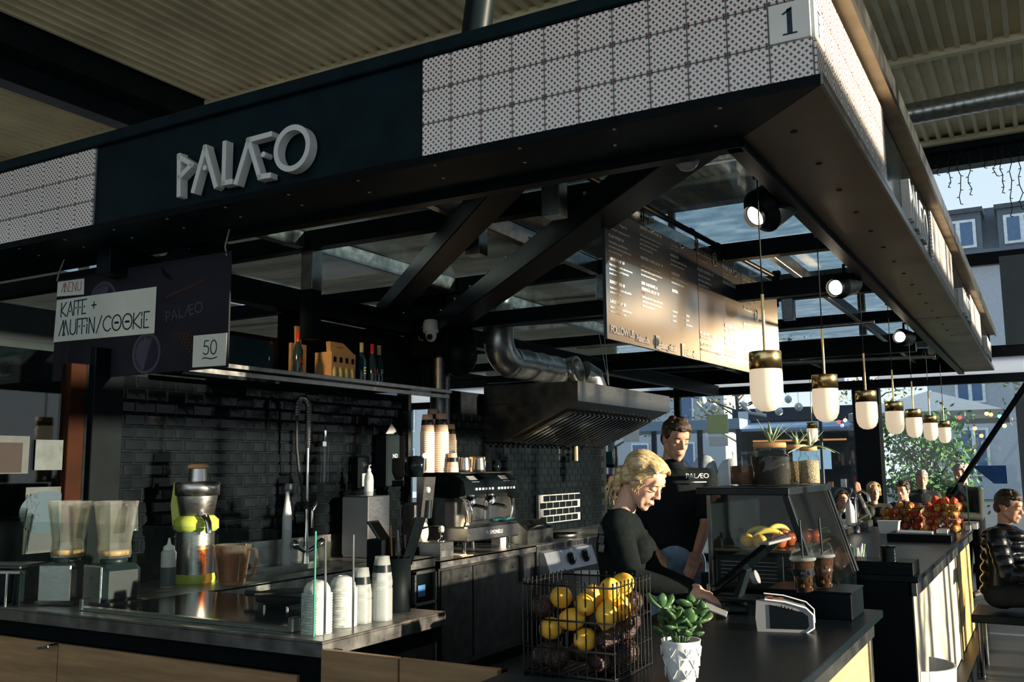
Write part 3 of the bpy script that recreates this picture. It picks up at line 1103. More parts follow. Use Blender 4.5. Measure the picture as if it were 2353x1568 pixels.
# ducts on the hood
DC = thing('exhaust_duct', 'silver exhaust duct rising from the hood with a bend', 'duct')
q = at(1145, 730, X=-4.25)
cy_ = q.y
m = MB()
pts = [V((-4.25, cy_, 3.3)), V((-4.25, cy_, 3.0)), V((-4.25, cy_, 2.98)), V((-4.25, cy_, 2.78))]
m.tube(pts, [0.135, 0.135, 0.14, 0.14], 24)
m.build('riser', 'galvanised', DC)
pts = [V((-4.25, cy_, 2.82))]
for i in range(9):
    a = PI / 2 * i / 8
    pts.append(V((-4.25, cy_ + 0.20 * (1 - math.cos(a)), 2.76 - 0.20 * math.sin(a))))
MB().tube(pts, 0.138, 24).build('elbow', 'galvanised', DC)
pts = [V((-4.25, cy_ + 0.2 + i * 0.05, 2.555)) for i in range(int((1.45) / 0.05))]
MB().tube(pts, [0.14 + (0.008 if i % 6 == 0 else 0) for i in range(len(pts))], 24).build('straight_pipe', 'galvanised', DC)
ye = pts[-1].y
MB().lathe([(0.0, 0.0), (0.12, 0.0), (0.12, 0.03), (0.15, 0.03), (0.15, -0.06), (0.0, -0.06)], 24, mx=Matrix.Translation((-4.1, ye - 0.25, 2.56)) @ Matrix.Rotation(R(80), 4, 'Y')).build('end_cap', 'steel', DC)
MB().tube([V((-4.15, ye, 2.56)), V((-4.1, ye + 0.1, 2.52)), V((-4.08, ye + 0.16, 2.36))], 0.135, 20).build('collar', 'galvanised', DC)
MB().ell((-4.4, cy_ - 0.42, 2.58), (0.16, 0.16, 0.2), 20).build('fan_housing', 'black_metal', DC)
# conduit running under the lower chords
m = MB().cyl((-3.9, 8.15, 2.74), (-1.15, 8.0, 2.74), 0.016, n=10)
tag(m.build('conduit_pipe', 'galvanised'), 'thin silver conduit pipe running under the roof beams above the hood', 'pipe')
m = MB().cyl((-1.9, 11.2, 2.78), (-1.0, 11.2, 2.76), 0.02, n=10)
m.cyl((-4.5, 11.2, 2.84), (-1.9, 11.2, 2.78), 0.02, n=10)
tag(m.build('conduit_pipe', 'galvanised'), 'thin silver conduit pipe at the far end behind the pendant cords', 'pipe')
# hood suspension wires
tag(MB().tube([at(1376, 765, X=-3.72), at(1398, 885, X=-3.72)], 0.004, 6).tube([at(1388, 765, X=-3.72), at(1399, 885, X=-3.72)], 0.004, 6).build('hanger_wire', 'chrome'), 'pair of thin wires holding the hood corner', 'wire')

# ---- black till counter on the right, near
BZ = 1.0
BC = thing('till_counter', 'black stone till counter with golden side panels, nearest on the right', 'counter')
MB().bx(-1.44, -0.64, 0.9, 4.20, BZ - 0.03, BZ, 0.003).build('worktop', 'black_stone', BC)
MB().bx(-0.700, -0.668, 0.9, 4.14, BZ - 0.10, BZ - 0.032, 0.003).build('steel_channel', 'steel_dark', BC)
for ya, yb in ((1.0, 2.45), (2.47, 4.06)):
    MB().bx(-0.704, -0.684, ya, yb, 0.10, BZ - 0.11, 0.002).build('side_panel', 'wood_gold', BC)
MB().bx(-0.72, -0.675, 4.07, 4.12, 0.0, BZ - 0.03, 0.003).build('corner_post', 'steel_dark', BC)
MB().bx(-1.40, -0.71, 0.95, 4.12, 0.08, BZ - 0.031).build('carcass', 'black_paint', BC)
MB().bx(-1.36, -0.74, 1.0, 4.08, 0.0, 0.08).build('plinth', 'black_paint', BC)
# white curved chair back in the gap between the counters
CH = thing('stool', 'white moulded stool with curved back in the gap between the counters', 'stool', (-0.62, 4.72, 0))
pl = []
m = MB()
for i in range(13):
    a = R(-70 + i * 140 / 12)
    pl.append((0.17 * math.cos(a), 0.17 * math.sin(a)))
for (x, y), (x2, y2) in zip(pl[:-1], pl[1:]):
    m.prism([(x, y, 0.47), (x2, y2, 0.47), (x2 * 1.1, y2 * 1.1, 0.70), (x * 1.1, y * 1.1, 0.70)], (x * 0.06, y * 0.06, 0))
m.build('backrest', 'white_plastic', CH)
MB().lathe([(0.0, 0.44), (0.17, 0.44), (0.18, 0.455), (0.17, 0.47), (0, 0.465)], 24).build('seat', 'white_plastic', CH)
for a in range(4):
    x, y = math.cos(PI / 4 + a * PI / 2), math.sin(PI / 4 + a * PI / 2)
    MB().cyl((x * 0.2, y * 0.2, 0), (x * 0.12, y * 0.12, 0.44), 0.014, n=8).build('leg', 'steel_dark', CH)

# ---- far counter on the right
C2 = thing('side_counter', 'long black-topped counter with sunlit cream side panels beyond the till', 'counter')
MB().bx(-1.62, -0.645, 5.46, 9.62, BZ - 0.03, BZ, 0.003).build('worktop', 'black_stone', C2)
MB().bx(-0.70, -0.655, 5.46, 9.6, BZ - 0.10, BZ - 0.031, 0.002).build('edge_rail', 'steel_dark', C2)
for ya, yb, mt in ((5.50, 6.74, 'cream_board'), (6.75, 7.98, 'cream_board'), (8.1, 9.5, 'wood_gold')):
    MB().bx(-0.70, -0.68, ya, yb, 0.14, BZ - 0.102, 0.002).build('side_panel', mt, C2)
mat('olive_post', (0.22, 0.19, 0.09), 0.5, var=0.2)
MB().bx(-0.70, -0.67, 7.99, 8.09, 0.0, BZ - 0.10, 0.002).build('panel_post', 'olive_post', C2)
MB().bx(-1.55, -0.68, 5.46, 5.50, 0.0, BZ - 0.031, 0.002).build('end_panel', 'black_paint', C2)
MB().bx(-1.5, -0.70, 5.5, 9.55, 0.1, BZ - 0.031).build('carcass', 'black_paint', C2)
MB().bx(-1.5, -0.58, 5.5, 9.7, 0.0, 0.13, 0.01).build('kick_plinth', 'black_metal', C2)
MB().bx(-0.72, -0.60, 9.50, 9.72, BZ + 0.0, BZ + 0.06, 0.004).build('end_block', 'steel', C2)
GP = thing('glass_divider', 'upright glass divider with green edge at the far counter end', 'divider', (-0.66, 9.3, BZ))
MB().bx(-0.36, 0.0, -0.006, 0.006, 0.002, 0.42).build('pane', 'glass', GP)
MB().bx(0.0, 0.012, -0.006, 0.006, 0.002, 0.42).build('pane_edge', 'glass_edge', GP)
MB().bx(-0.03, 0.02, -0.02, 0.02, 0.0, 0.05, 0.003).build('clamp', 'steel', GP)
# pale drain strip on the floor
struct(tag(MB().bx(-0.62, 4.0, 10.05, 10.16, 0.0, 0.006).build('trim_10', 'galvanised'), 'pale strip let into the floor'))

# ---- refrigerated display case
DX0, DXT, DXB, DY0, DY1, DZ0, DZ1 = -1.46, -1.08, -0.95, 4.48, 5.42, 1.02, 1.455
mat('case_lining', (0.022, 0.016, 0.013), 0.5, var=0.2, spec=0.2)
DCS = thing('display_case', 'black refrigerated display case with slanted glass front full of fruit', 'display case')
MB().prism([(DX0, DY0, 0), (DXB, DY0, 0), (DXB, DY0, DZ0), (DX0, DY0, DZ0)], (0, DY1 - DY0, 0)).build('base', 'black_gloss', DCS)
MB().bx(DX0 - 0.05, DXT + 0.02, DY0 - 0.02, DY1 + 0.02, DZ1, DZ1 + 0.035, 0.004).build('top', 'black_plastic', DCS)
MB().bx(DX0, DX0 + 0.015, DY0, DY1, DZ0, DZ1).build('back', 'black_paint', DCS)
MB().prism([(DX0, DY0, DZ0), (DXB, DY0, DZ0), (DXT, DY0, DZ1), (DX0, DY0, DZ1)], (0, 0.006, 0)).build('side_pane', 'glass_case', DCS)
MB().prism([(DX0, DY1, DZ0), (DXB, DY1, DZ0), (DXT, DY1, DZ1), (DX0, DY1, DZ1)], (0, 0.006, 0)).build('far_panel', 'case_lining', DCS)
MB().prism([(DXB, DY0, DZ0), (DXB, DY1, DZ0), (DXT, DY1, DZ1), (DXT, DY0, DZ1)], (0.006, 0, 0.002)).build('front_pane', 'glass_case', DCS)
for y in (DY0, DY1):
    MB().bar((DXB, y, DZ0), (DXT, y, DZ1), 0.035, 0.03, 0.003).build('frame_post', 'black_plastic', DCS)
MB().bar((DX0 + 0.01, DY0 - 0.004, DZ0), (DX0 + 0.01, DY0 - 0.004, DZ1), 0.02, 0.02, 0.002).build('frame_post', 'steel_dark', DCS)
mat('glass_shelf', (0.09, 0.065, 0.05), 0.2, var=0.2)
SHZ = 1.20
MB().bx(DX0 + 0.02, DXB - 0.12, DY0 + 0.02, DY1 - 0.02, SHZ - 0.012, SHZ).build('shelf', 'glass_shelf', DCS)
# ================================================================ things on the front steel counter
glass_mat('jug_clear', (0.88, 0.88, 0.82), 0.06, dirt=0.16)
glass_mat('amber_plastic', (0.72, 0.52, 0.34), 0.05, dirt=0.18)
mat('lime_paint', (0.40, 0.48, 0.07), 0.35, var=0.05)
mat('frosted_bottle', (0.62, 0.68, 0.66), 0.35, var=0.05, trans=0.25)
mat('sauce_dark', (0.06, 0.09, 0.09), 0.35)
mat('pulp', (0.42, 0.26, 0.10), 0.4, var=0.4, scale=25)


def blender_jug(label, px, py, rz):
    p = at(px, py, Z=FZ)
    t = thing('blender', label, 'blender', (p.x, p.y, FZ), rz, 'two blenders at the left end of the steel counter')
    MB().box((0, 0, 0.105), (0.19, 0.21, 0.19), None, 0.03).build('motor_base', 'black_plastic', t)
    MB().box((0, 0, 0.0), (0.2, 0.22, 0.02), None, 0.004).build('foot', 'rubber', t, (0, 0, 0.012))
    MB().box((0, -0.104, 0.108), (0.165, 0.012, 0.175), None, 0.005).build('steel_plate', 'steel', t)
    MB().lathe([(0.06, 0.2), (0.065, 0.215), (0.055, 0.225)], 20).build('collar', 'black_plastic', t)
    j = MB().lathe([(0.0, 0.226), (0.078, 0.226), (0.083, 0.25), (0.078, 0.30), (0.108, 0.50), (0.104, 0.50), (0.074, 0.30), (0.072, 0.24), (0, 0.236)], 8, smooth=False).build('jug', 'jug_clear', t)
    MB().lathe([(0.0, 0.238), (0.07, 0.238), (0.072, 0.26), (0.0, 0.262)], 16).build('residue', 'pulp', j)
    MB().tube([(0.10, 0, 0.485), (0.14, 0, 0.485), (0.165, 0, 0.46), (0.168, 0, 0.36)], [0.012, 0.014, 0.016, 0.02], 8).build('handle', 'jug_clear', j)
    return t


blender_jug('clear-jug blender second from left, its handle towards the juicer', 257, 1390, R(-8))
blender_jug('clear-jug blender farthest left in front of the taped notice', 150, 1386, R(25))
# appliance at the far left edge
p = at(20, 1384, Z=FZ)
t = thing('citrus_press', 'low black and chrome press at the far left counter edge', 'appliance', (p.x, p.y, FZ), R(20))
MB().box((0, 0, 0.085), (0.30, 0.24, 0.17), None, 0.02).build('body', 'black_gloss', t)
MB().box((0.0, -0.125, 0.16), (0.32, 0.02, 0.02), None, 0.004).build('chrome_rim', 'chrome', t)
MB().cyl((0.09, -0.14, 0.0), (0.09, -0.14, 0.16), 0.008, n=10).build('rod', 'chrome', t)
MB().box((0, 0, 0.18), (0.26, 0.2, 0.02), None, 0.006).build('tray', 'steel_dark', t)
# squeeze bottle
p = at(385, 1349, Z=SZ)
t = thing('squeeze_bottle', 'pale squeeze bottle of dark sauce beside the green juicer', 'bottle', (p.x, p.y, SZ))
MB().lathe([(0.04, 0.0), (0.042, 0.01), (0.042, 0.19), (0.036, 0.2), (0.03, 0.205)], 20).build('body', 'frosted_bottle', t)
MB().lathe([(0.0425, 0.004), (0.043, 0.01), (0.043, 0.105), (0.0425, 0.11)], 20).build('sauce', 'sauce_dark', t)
MB().lathe([(0.032, 0.205), (0.030, 0.225), (0.012, 0.235), (0.009, 0.25), (0.005, 0.27), (0.002, 0.272)], 16).build('nozzle_cap', 'white_plastic', t)
# juicer
p = at(452, 1338, Z=SZ)
JC = thing('juicer', 'lime green and steel centrifugal juicer with a wooden plunger', 'juicer', (p.x - 0.02, p.y, SZ))
MB().lathe([(0.115, 0.0), (0.118, 0.02), (0.112, 0.05)], 28).build('base', 'lime_paint', JC)
MB().lathe([(0.108, 0.05), (0.108, 0.30)], 28).build('motor_housing', 'steel', JC)
MB().lathe([(0.112, 0.295), (0.13, 0.31), (0.128, 0.36), (0.10, 0.385)], 28).build('upper_ring', 'lime_paint', JC)
MB().lathe([(0.085, 0.37), (0.10, 0.39), (0.118, 0.50), (0.118, 0.505), (0.128, 0.505), (0.13, 0.575), (0.122, 0.58), (0.1, 0.585), (0, 0.59)], 28).build('bowl', 'steel', JC)
MB().lathe([(0.055, 0.585), (0.05, 0.66)], 20).build('feed_tube', 'steel', JC)
MB().lathe([(0.045, 0.66), (0.062, 0.665), (0.06, 0.685), (0.0, 0.69)], 20).build('plunger', 'wood_warm', JC)
m = MB().prism([(-0.135, -0.02, 0.33), (-0.105, -0.02, 0.33), (-0.09, -0.02, 0.40), (-0.105, -0.02, 0.57), (-0.135, -0.02, 0.58), (-0.15, -0.02, 0.45)], (0, 0.04, 0))
m.build('locking_arm', 'lime_paint', JC, rz=R(30))
MB().tube([(0.09, -0.04, 0.375), (0.13, -0.05, 0.38), (0.165, -0.06, 0.345), (0.175, -0.062, 0.29)], [0.024, 0.022, 0.02, 0.018], 14).build('spout', 'chrome', JC)
# jug under the spout
p = at(515, 1345, Z=SZ)
t = thing('juice_jug', 'amber-stained plastic jug under the juicer spout', 'jug', (p.x + 0.05, p.y + 0.01, SZ))
MB().lathe([(0.0, 0.004), (0.07, 0.0), (0.075, 0.02), (0.105, 0.225), (0.108, 0.23), (0.10, 0.226), (0.07, 0.02), (0.0, 0.012)], 20).build('body', 'amber_plastic', t)
MB().tube([(0.10, 0.02, 0.205), (0.15, 0.03, 0.2), (0.16, 0.03, 0.15), (0.13, 0.03, 0.06), (0.085, 0.02, 0.05)], 0.011, 8).build('handle', 'amber_plastic', t)
# jar with fruit pieces behind the jug
p = at(553, 1318, Z=SZ)
t = thing('fruit_jar', 'glass jar with lemon and berry pieces behind the juice jug', 'jar', (p.x, p.y + 0.02, SZ))
MB().lathe([(0.055, 0.0), (0.06, 0.01), (0.06, 0.17), (0.045, 0.19), (0.045, 0.2)], 18).build('glass_body', 'glass', t)
mat('lemon', (0.84, 0.47, 0.05), 0.42, var=0.1, scale=12, bump=0.10, bscale=160)
mat('berry_red', (0.35, 0.02, 0.03), 0.35, var=0.3)
for i, (z, c_) in enumerate(((0.04, 'berry_red'), (0.085, 'berry_red'), (0.115, 'lemon'), (0.15, 'lemon'))):
    MB().ell((0.015 * (-1) ** i, 0.01, z), (0.034, 0.034, 0.026), 12).build('fruit_piece', c_, t)
# black glass hotplate area with a round plate and spatula
t = thing('hotplate', 'black glass hotplate let into the steel counter', 'hotplate', (-3.32, 3.275, FZ))
MB().bx(-0.62, 0.60, -0.33, 0.34, 0.0, 0.012, 0.003).build('glass_top', 'black_gloss', t)
MB().bx(-0.66, 0.64, -0.37, -0.335, 0.0, 0.02, 0.003).build('front_trim', 'steel', t)
MB().box((-0.66, -0.35, 0.03), (0.03, 0.05, 0.06), None, 0.006).build('corner_clip', 'chrome', t)
MB().box((0.64, -0.35, 0.03), (0.03, 0.05, 0.06), None, 0.006).build('corner_clip', 'steel', t)
p = at(672, 1392, Z=FZ + 0.012)
t = thing('crepe_plate', 'round black cooking plate with stubby handle on the hotplate', 'cooking plate', (p.x, p.y, FZ + 0.012))
MB().lathe([(0.12, 0.0), (0.13, 0.02), (0.17, 0.03), (0.175, 0.06), (0.0, 0.062)], 32).build('plate', 'black_metal', t)
MB().cyl((-0.16, -0.02, 0.045), (-0.27, -0.03, 0.045), 0.014, n=12).build('handle', 'black_plastic', t)
for a in range(3):
    MB().cyl((0.06 * math.cos(a * 2.1), 0.06 * math.sin(a * 2.1) - 0.1, 0.0), (0.06 * math.cos(a * 2.1), 0.06 * math.sin(a * 2.1) - 0.1, 0.02), 0.01, n=8).build('foot', 'chrome', t)

# stacks of lids and cups by the screen
lid_me = MB().lathe([(0.058, 0.0), (0.062, 0.003), (0.062, 0.008), (0.054, 0.010), (0.052, 0.028), (0.040, 0.048), (0.018, 0.058), (0.016, 0.0575), (0.038, 0.046), (0.05, 0.026), (0.052, 0.010)], 22).mesh('dome_cover')
lid_me.materials.append(M['clear_plastic'])
glass_mat('lid_plastic', (0.80, 0.82, 0.80), 0.10, dirt=1.2)
lid_me.materials.clear()
lid_me.materials.append(M['lid_plastic'])
for (px, py, n_, lab) in ((727, 1456, 15, 'clear dome cover, %s in the stack nearest the glass screen edge'), (786, 1440, 15, 'clear dome cover, %s in the second stack from the glass screen edge')):
    p = at(px, py, Z=FZ)
    for i in range(n_):
        o = link('dome_cover', lid_me, None, (p.x, p.y, FZ + 0.001 + i * 0.0105), random.uniform(0, 6))
        tag(o, lab % nth(i, n_), 'lid', 'stacked clear dome covers')
cup_me = MB().lathe([(0.046, 0.0), (0.046, 0.004), (0.031, 0.112), (0.0, 0.113), (0.0, 0.111), (0.029, 0.110), (0.0445, 0.004)], 20).mesh('plastic_cup')
cup_me.materials.append(M['clear_plastic'])
glass_mat('cup_clear', (0.86, 0.88, 0.87), 0.10, dirt=0.6)
cup_me.materials.clear()
cup_me.materials.append(M['cup_clear'])
for (px, py, n_, lab) in ((829, 1432, 12, 'upturned clear cup, %s in the shorter stack beside the dome covers'), (877, 1426, 16, 'upturned clear cup, %s in the taller stack beside the black bin')):
    p = at(px, py, Z=FZ)
    for i in range(n_):
        o = link('plastic_cup', cup_me, None, (p.x, p.y, FZ + 0.001 + i * (0.0095 if i < n_ - 2 else 0.0105)), 0)
        tag(o, lab % nth(i, n_), 'cup', 'stacked clear plastic cups')
    MB().lathe([(0.0405, 0.045), (0.0365, 0.075)], 20).build('label_band', 'black_plastic', o)
# black bin with flaring napkin holder
p = at(935, 1405, Z=FZ)
t = thing('napkin_bin', 'matt black bin with flared flaps holding cutlery at the steel counter end', 'bin', (p.x - 0.05, p.y - 0.02, FZ), R(6))
MB().lathe([(0.065, 0.0), (0.07, 0.01), (0.07, 0.24), (0.064, 0.24), (0.062, 0.02), (0, 0.02)], 24).build('body', 'black_paint', t)
MB().box((-0.11, 0.05, 0.16), (0.09, 0.12, 0.32), None, 0.006).build('side_box', 'black_paint', t)
MB().bar((0.02, 0.06, 0.2), (0.09, 0.07, 0.42), 0.10, 0.006, 0.001, up=(1, 0, 0)).build('flap', 'black_paint', t)
MB().bar((-0.08, 0.05, 0.3), (-0.16, 0.05, 0.40), 0.10, 0.006, 0.001, up=(1, 0, 0)).build('flap', 'black_paint', t)
for i, x in enumerate((-0.05, -0.01, 0.03)):
    MB().bar((x, 0.05, 0.2), (x - 0.01, 0.05, 0.38 - i * 0.02), 0.012, 0.004).build('cutlery_handle', 'steel' if i else 'brass', t)

# ================================================================ sink area
FT = thing('spray_faucet', 'tall chrome pre-rinse faucet with a coiled spring hose above the sink', 'faucet', (-4.56, 5.08, SZ))
SZx = 0.0
MB().lathe([(0.03, 0.0), (0.026, 0.03), (0.02, 0.08), (0.022, 0.14), (0.014, 0.22), (0.012, 0.30)], 18).build('body', 'chrome', FT)
MB().cyl((0, 0, 0.30), (0, 0, 0.80), 0.011, n=14).build('riser', 'chrome', FT)
m = MB()
for s_ in (-1, 1):
    m.cyl((0, 0, 0.075), (0.02 * s_ + 0.02, 0.085 * s_, 0.12), 0.014, 0.016, n=12)
    m.lathe([(0.022, 0.0), (0.03, 0.02), (0.028, 0.05), (0.0, 0.055)], 14, mx=Matrix.Translation((0.02 * s_ + 0.02, 0.085 * s_, 0.12)) @ Matrix.Rotation(R(-60 * s_), 4, 'X'))
m.build('tap_handle', 'chrome', FT)
arc = [V((0, 0, 0.80)), V((0, 0, 0.95)), V((0, 0, 1.06))]
for i in range(1, 12):
    a = PI * i / 12
    arc.append(V((0.0, -0.06 * (1 - math.cos(a)), 1.08 + 0.07 * math.sin(a))))
arc += [V((0, -0.12, 1.02)), V((0.0, -0.12, 0.90)), V((0.0, -0.115, 0.80)), V((0.01, -0.10, 0.65)), V((0.02, -0.07, 0.5))]
MB().tube(arc, 0.010, 8).build('hose', 'rubber', FT)
coil = []
L_ = [0]
for a, b in zip(arc[:-1], arc[1:]):
    L_.append(L_[-1] + (b - a).length)
tot = L_[11 + 2 + 1]
turns = 46
for i in range(turns * 8):
    s_ = i / (turns * 8) * tot
    k_ = max(j for j in range(len(L_)) if L_[j] <= s_)
    k_ = min(k_, len(arc) - 2)
    f_ = (s_ - L_[k_]) / max(1e-6, L_[k_ + 1] - L_[k_])
    c = arc[k_].lerp(arc[k_ + 1], f_)
    d_ = (arc[k_ + 1] - arc[k_]).normalized()
    u_ = V((1, 0, 0))
    w_ = d_.cross(u_)
    a = 2 * PI * i / 8
    coil.append(c + (u_ * math.cos(a) + w_ * math.sin(a)) * 0.02)
MB().tube(coil, 0.0035, 5).build('spring', 'chrome', FT)
MB().tube([(0.02, -0.07, 0.52), (0.025, -0.06, 0.44), (0.05, -0.05, 0.38)], [0.015, 0.018, 0.02], 12).build('spray_head', 'black_plastic', FT)
MB().bx(-0.012, 0.05, -0.10, 0.01, 0.40, 0.425, 0.003).build('hook_arm', 'black_metal', FT)
MB().tube([(0.01, 0.05, 0.36), (0.01, 0.07, 0.40), (0.01, 0.09, 0.42)], [0.012, 0.02, 0.006], 10).build('lever', 'chrome', FT)
MB().cyl((0.0, 0.055, 0.24), (0.0, 0.055, 0.38), 0.012, n=10).build('swivel_spout', 'chrome', FT)
# spray bottle hanging left of the faucet
t = thing('spray_bottle', 'pale slim spray bottle standing behind the faucet', 'bottle', (-4.62, 4.95, SZ))
MB().lathe([(0.03, 0.0), (0.035, 0.02), (0.033, 0.32), (0.016, 0.47), (0.014, 0.5)], 16).build('body', 'frosted_bottle', t)
MB().box((0.01, 0, 0.53), (0.06, 0.03, 0.05), None, 0.008).build('trigger_head', 'grey_plastic', t)
# tall tumbler
p = at(747, 1302, Z=SZ)
t = thing('tumbler', 'tall fluted glass tumbler at the edge of the sink', 'glass', (-4.12, p.y * 0.957, SZ))
MB().lathe([(0.0, 0.0), (0.034, 0.0), (0.034, 0.02), (0.036, 0.06), (0.052, 0.18), (0.055, 0.185), (0.05, 0.18), (0.032, 0.06), (0.0, 0.03)], 14, smooth=False).build('glass_body', 'jug_clear', t)
# steel towel cabinet with a pump bottle
t = thing('towel_cabinet', 'upright brushed steel cabinet at the end of the sink counter', 'cabinet', (-4.49, 5.66, SZ))
MB().box((0, 0, 0.225), (0.24, 0.26, 0.45), None, 0.006).build('body', 'steel', t)
MB().bx(-0.12, 0.12, -0.134, -0.13, 0.02, 0.44).build('front_plate', 'grey_plastic', t)
t = thing('sanitizer_bottle', 'pump bottle with a white label on top of the steel cabinet', 'bottle', (-4.47, 5.66, SZ + 0.45))
MB().lathe([(0.032, 0.0), (0.035, 0.01), (0.035, 0.12), (0.03, 0.15), (0.014, 0.18)], 16).build('body', 'frosted_bottle', t)
MB().lathe([(0.0355, 0.03), (0.0355, 0.115)], 16).build('label_band', 'paper_white', t)
MB().lathe([(0.015, 0.18), (0.015, 0.2), (0.005, 0.203), (0.005, 0.23), (0, 0.231)], 10).bar((0, 0, 0.228), (0.03, -0.02, 0.226), 0.008, 0.006).build('pump', 'white_plastic', t)
# dispensers on the tiled wall
t = thing('soap_dispenser', 'clear soap dispenser mounted on the black tiles', 'dispenser', (WX + 0.012, 5.78, 1.44))
MB().bx(0, 0.08, -0.07, 0.07, 0.0, 0.25, 0.01).build('body', 'black_gloss', t)
MB().bx(0.08, 0.084, -0.03, 0.03, 0.02, 0.12, 0.002).build('window', 'white_plastic', t)
t = thing('towel_dispenser', 'dark paper towel box with small white letters on the tiles', 'dispenser', (WX + 0.012, 6.12, 1.45))
MB().bx(0, 0.13, -0.12, 0.12, 0.0, 0.42, 0.012).build('box', 'black_plastic', t)
text('lettering', 'ND', 0.045, 'print_white', t, (0.1315, -0.05, 0.23), (0, 1, 0), (0, 0, 1))
m = MB().prism([(0.05, -0.05, 0.42), (0.09, -0.02, 0.5), (0.08, 0.06, 0.44), (0.05, 0.05, 0.42)], (0.01, 0, 0))
m.build('paper_tip', 'paper_white', t)
t = thing('glass_holder', 'slim glass bottle holder on the tiles right of the faucet', 'holder', (WX + 0.012, 5.35, 1.5))
MB().cyl((0.05, 0, 0), (0.05, 0, 0.3), 0.035, n=14).build('tube', 'glass', t)
MB().bx(0, 0.05, -0.02, 0.02, 0.26, 0.3, 0.003).build('clip', 'chrome', t)
MB().lathe([(0.02, 0.3), (0.012, 0.34), (0.012, 0.38)], 12, c=(0.05, 0, 0)).build('neck', 'chrome', t)

# ================================================================ shelf things
def shelf_at(px, x=-4.53):
    return at(px, 860, X=x).y


mat('kraft', (0.72, 0.42, 0.17), 0.7, var=0.08, scale=20)
mat('label_gold', (0.62, 0.55, 0.22), 0.5)
mat('foil_red', (0.55, 0.04, 0.02), 0.3)
mat('bottle_dark', (0.02, 0.05, 0.06), 0.08, var=0.1, spec=0.6)
# paddle board
t = thing('paddle_board', 'wooden paddle cutting board leaning upright on the shelf', 'cutting board', (-4.60, shelf_at(700), SHELF_Z), 0)
MB().box((0, 0, 0.12), (0.022, 0.17, 0.24), None, 0.006).build('blade', 'wood_warm', t)
MB().prism([(-0.011, -0.022, 0.24), (-0.011, 0.022, 0.24), (-0.011, 0.03, 0.365), (-0.011, -0.03, 0.365)], (0.022, 0, 0)).build('grip', 'wood_warm', t)
# carton bottle carrier
t = thing('bottle_carrier', 'kraft cardboard bottle carrier with cut-out windows on the shelf', 'carton', (-4.55, shelf_at(775), SHELF_Z), 0)
yw, zw = 0.135, 0.20
hl = []
m = MB().prism([(0.08, -yw, 0), (0.08, yw, 0), (0.08, yw, zw), (0.08, -yw, zw)], (-0.16, 0, 0))
m.build('body', 'kraft', t)
m = MB().prism([(0.07, -yw, zw), (0.07, yw, zw), (0.01, yw * 0.55, zw + 0.085), (0.01, -yw * 0.55, zw + 0.085)], (-0.04, 0, 0))
m.build('gable', 'kraft', t)
MB().bx(0.036, 0.041, -0.035, 0.035, zw + 0.03, zw + 0.045).build('hand_slot', 'black_paint', t)
for i in range(4):
    y = -0.1 + i * 0.067
    MB().bx(0.0805, 0.082, y - 0.014, y + 0.014, 0.125, 0.165).build('window', 'black_paint', t)
    w_ = MB().lathe([(0.024, 0.012), (0.024, 0.06), (0.016, 0.085), (0.009, 0.1)], 12, c=(0.07, y, 0), smooth=True).build('bottle_front', 'label_gold', t)
# bottles
for i, (px, foil, lab, ltr, lc) in enumerate(((676, 'foil_red', 'dark bottle with red foil and letter H left of the paddle board', 'H', 'foil_red'), (828, 'label_gold', 'dark bottle with gold neck and letter E right of the carrier', 'E', 'label_gold'), (848, 'foil_red', 'dark bottle with red neck and letter H second right of the carrier', 'H', 'foil_red'), (868, 'label_gold', 'dark bottle with pale letter F third right of the carrier', 'F', 'print_white'))):
    t = thing('glass_bottle', lab, 'bottle', (-4.50 - 0.02 * (i % 2), shelf_at(px), SHELF_Z), 0, 'bottles on the shelf')
    MB().lathe([(0.034, 0.0), (0.036, 0.01), (0.036, 0.17), (0.016, 0.225), (0.014, 0.25)], 18).build('body', 'bottle_dark', t)
    MB().lathe([(0.0155, 0.235), (0.0165, 0.31), (0.0, 0.312)], 14).build('foil', foil, t)
    text('letter', ltr, 0.07, lc, t, (0.0365, -0.022, 0.07), (0, 1, 0), (0, 0, 1), extrude=0.001)
# framed picture leaning left on the shelf
t = thing('picture_frame', 'brown wooden picture frame standing at the left of the shelf', 'frame', (-4.63, shelf_at(590), SHELF_Z), 0)
for a in ((-0.28, -0.25, 0, 0.26), (0.25, 0.28, 0, 0.26)):
    MB().bx(0, 0.02, a[0], a[1], a[2], a[3], 0.003).build('frame_bar', 'post_wood', t)
for z in (0, 0.235):
    MB().bx(0, 0.02, -0.25, 0.25, z, z + 0.025, 0.003).build('frame_bar', 'post_wood', t)
MB().bx(0.004, 0.008, -0.25, 0.25, 0.02, 0.24).build('pane', 'bottle_dark', t)

# ================================================================ coffee counter
EM = thing('espresso_machine', 'two-group steel and black espresso machine with paper cups on top', 'espresso machine', (-4.12, 6.86, EZ))
yl, yr = -0.40, 0.44      # along the counter
m = MB()
for y in (yl + 0.06, yr - 0.06):
    for x in (-0.05, -0.42):
        m.cyl((x, y, 0), (x, y, 0.10), 0.02, n=12)
m.build('feet', 'chrome', EM)
MB().bx(-0.46, 0.03, yl, yr, 0.095, 0.215, 0.012).build('tray_base', 'steel', EM)
MB().bx(-0.28, 0.02, yl + 0.03, yr - 0.03, 0.215, 0.225, 0.002).build('drip_tray', 'steel_dark', EM)
MB().bx(-0.46, -0.28, yl + 0.02, yr - 0.02, 0.215, 0.50, 0.006).build('back_panel', 'steel', EM)
sp_ = MB().prism([(-0.46, yl, 0.20), (-0.02, yl, 0.22), (0.0, yl, 0.26), (-0.02, yl, 0.42), (-0.16, yl, 0.49), (-0.46, yl, 0.50)], (0, 0.025, 0))
sp_.build('side_panel', 'chrome', EM)
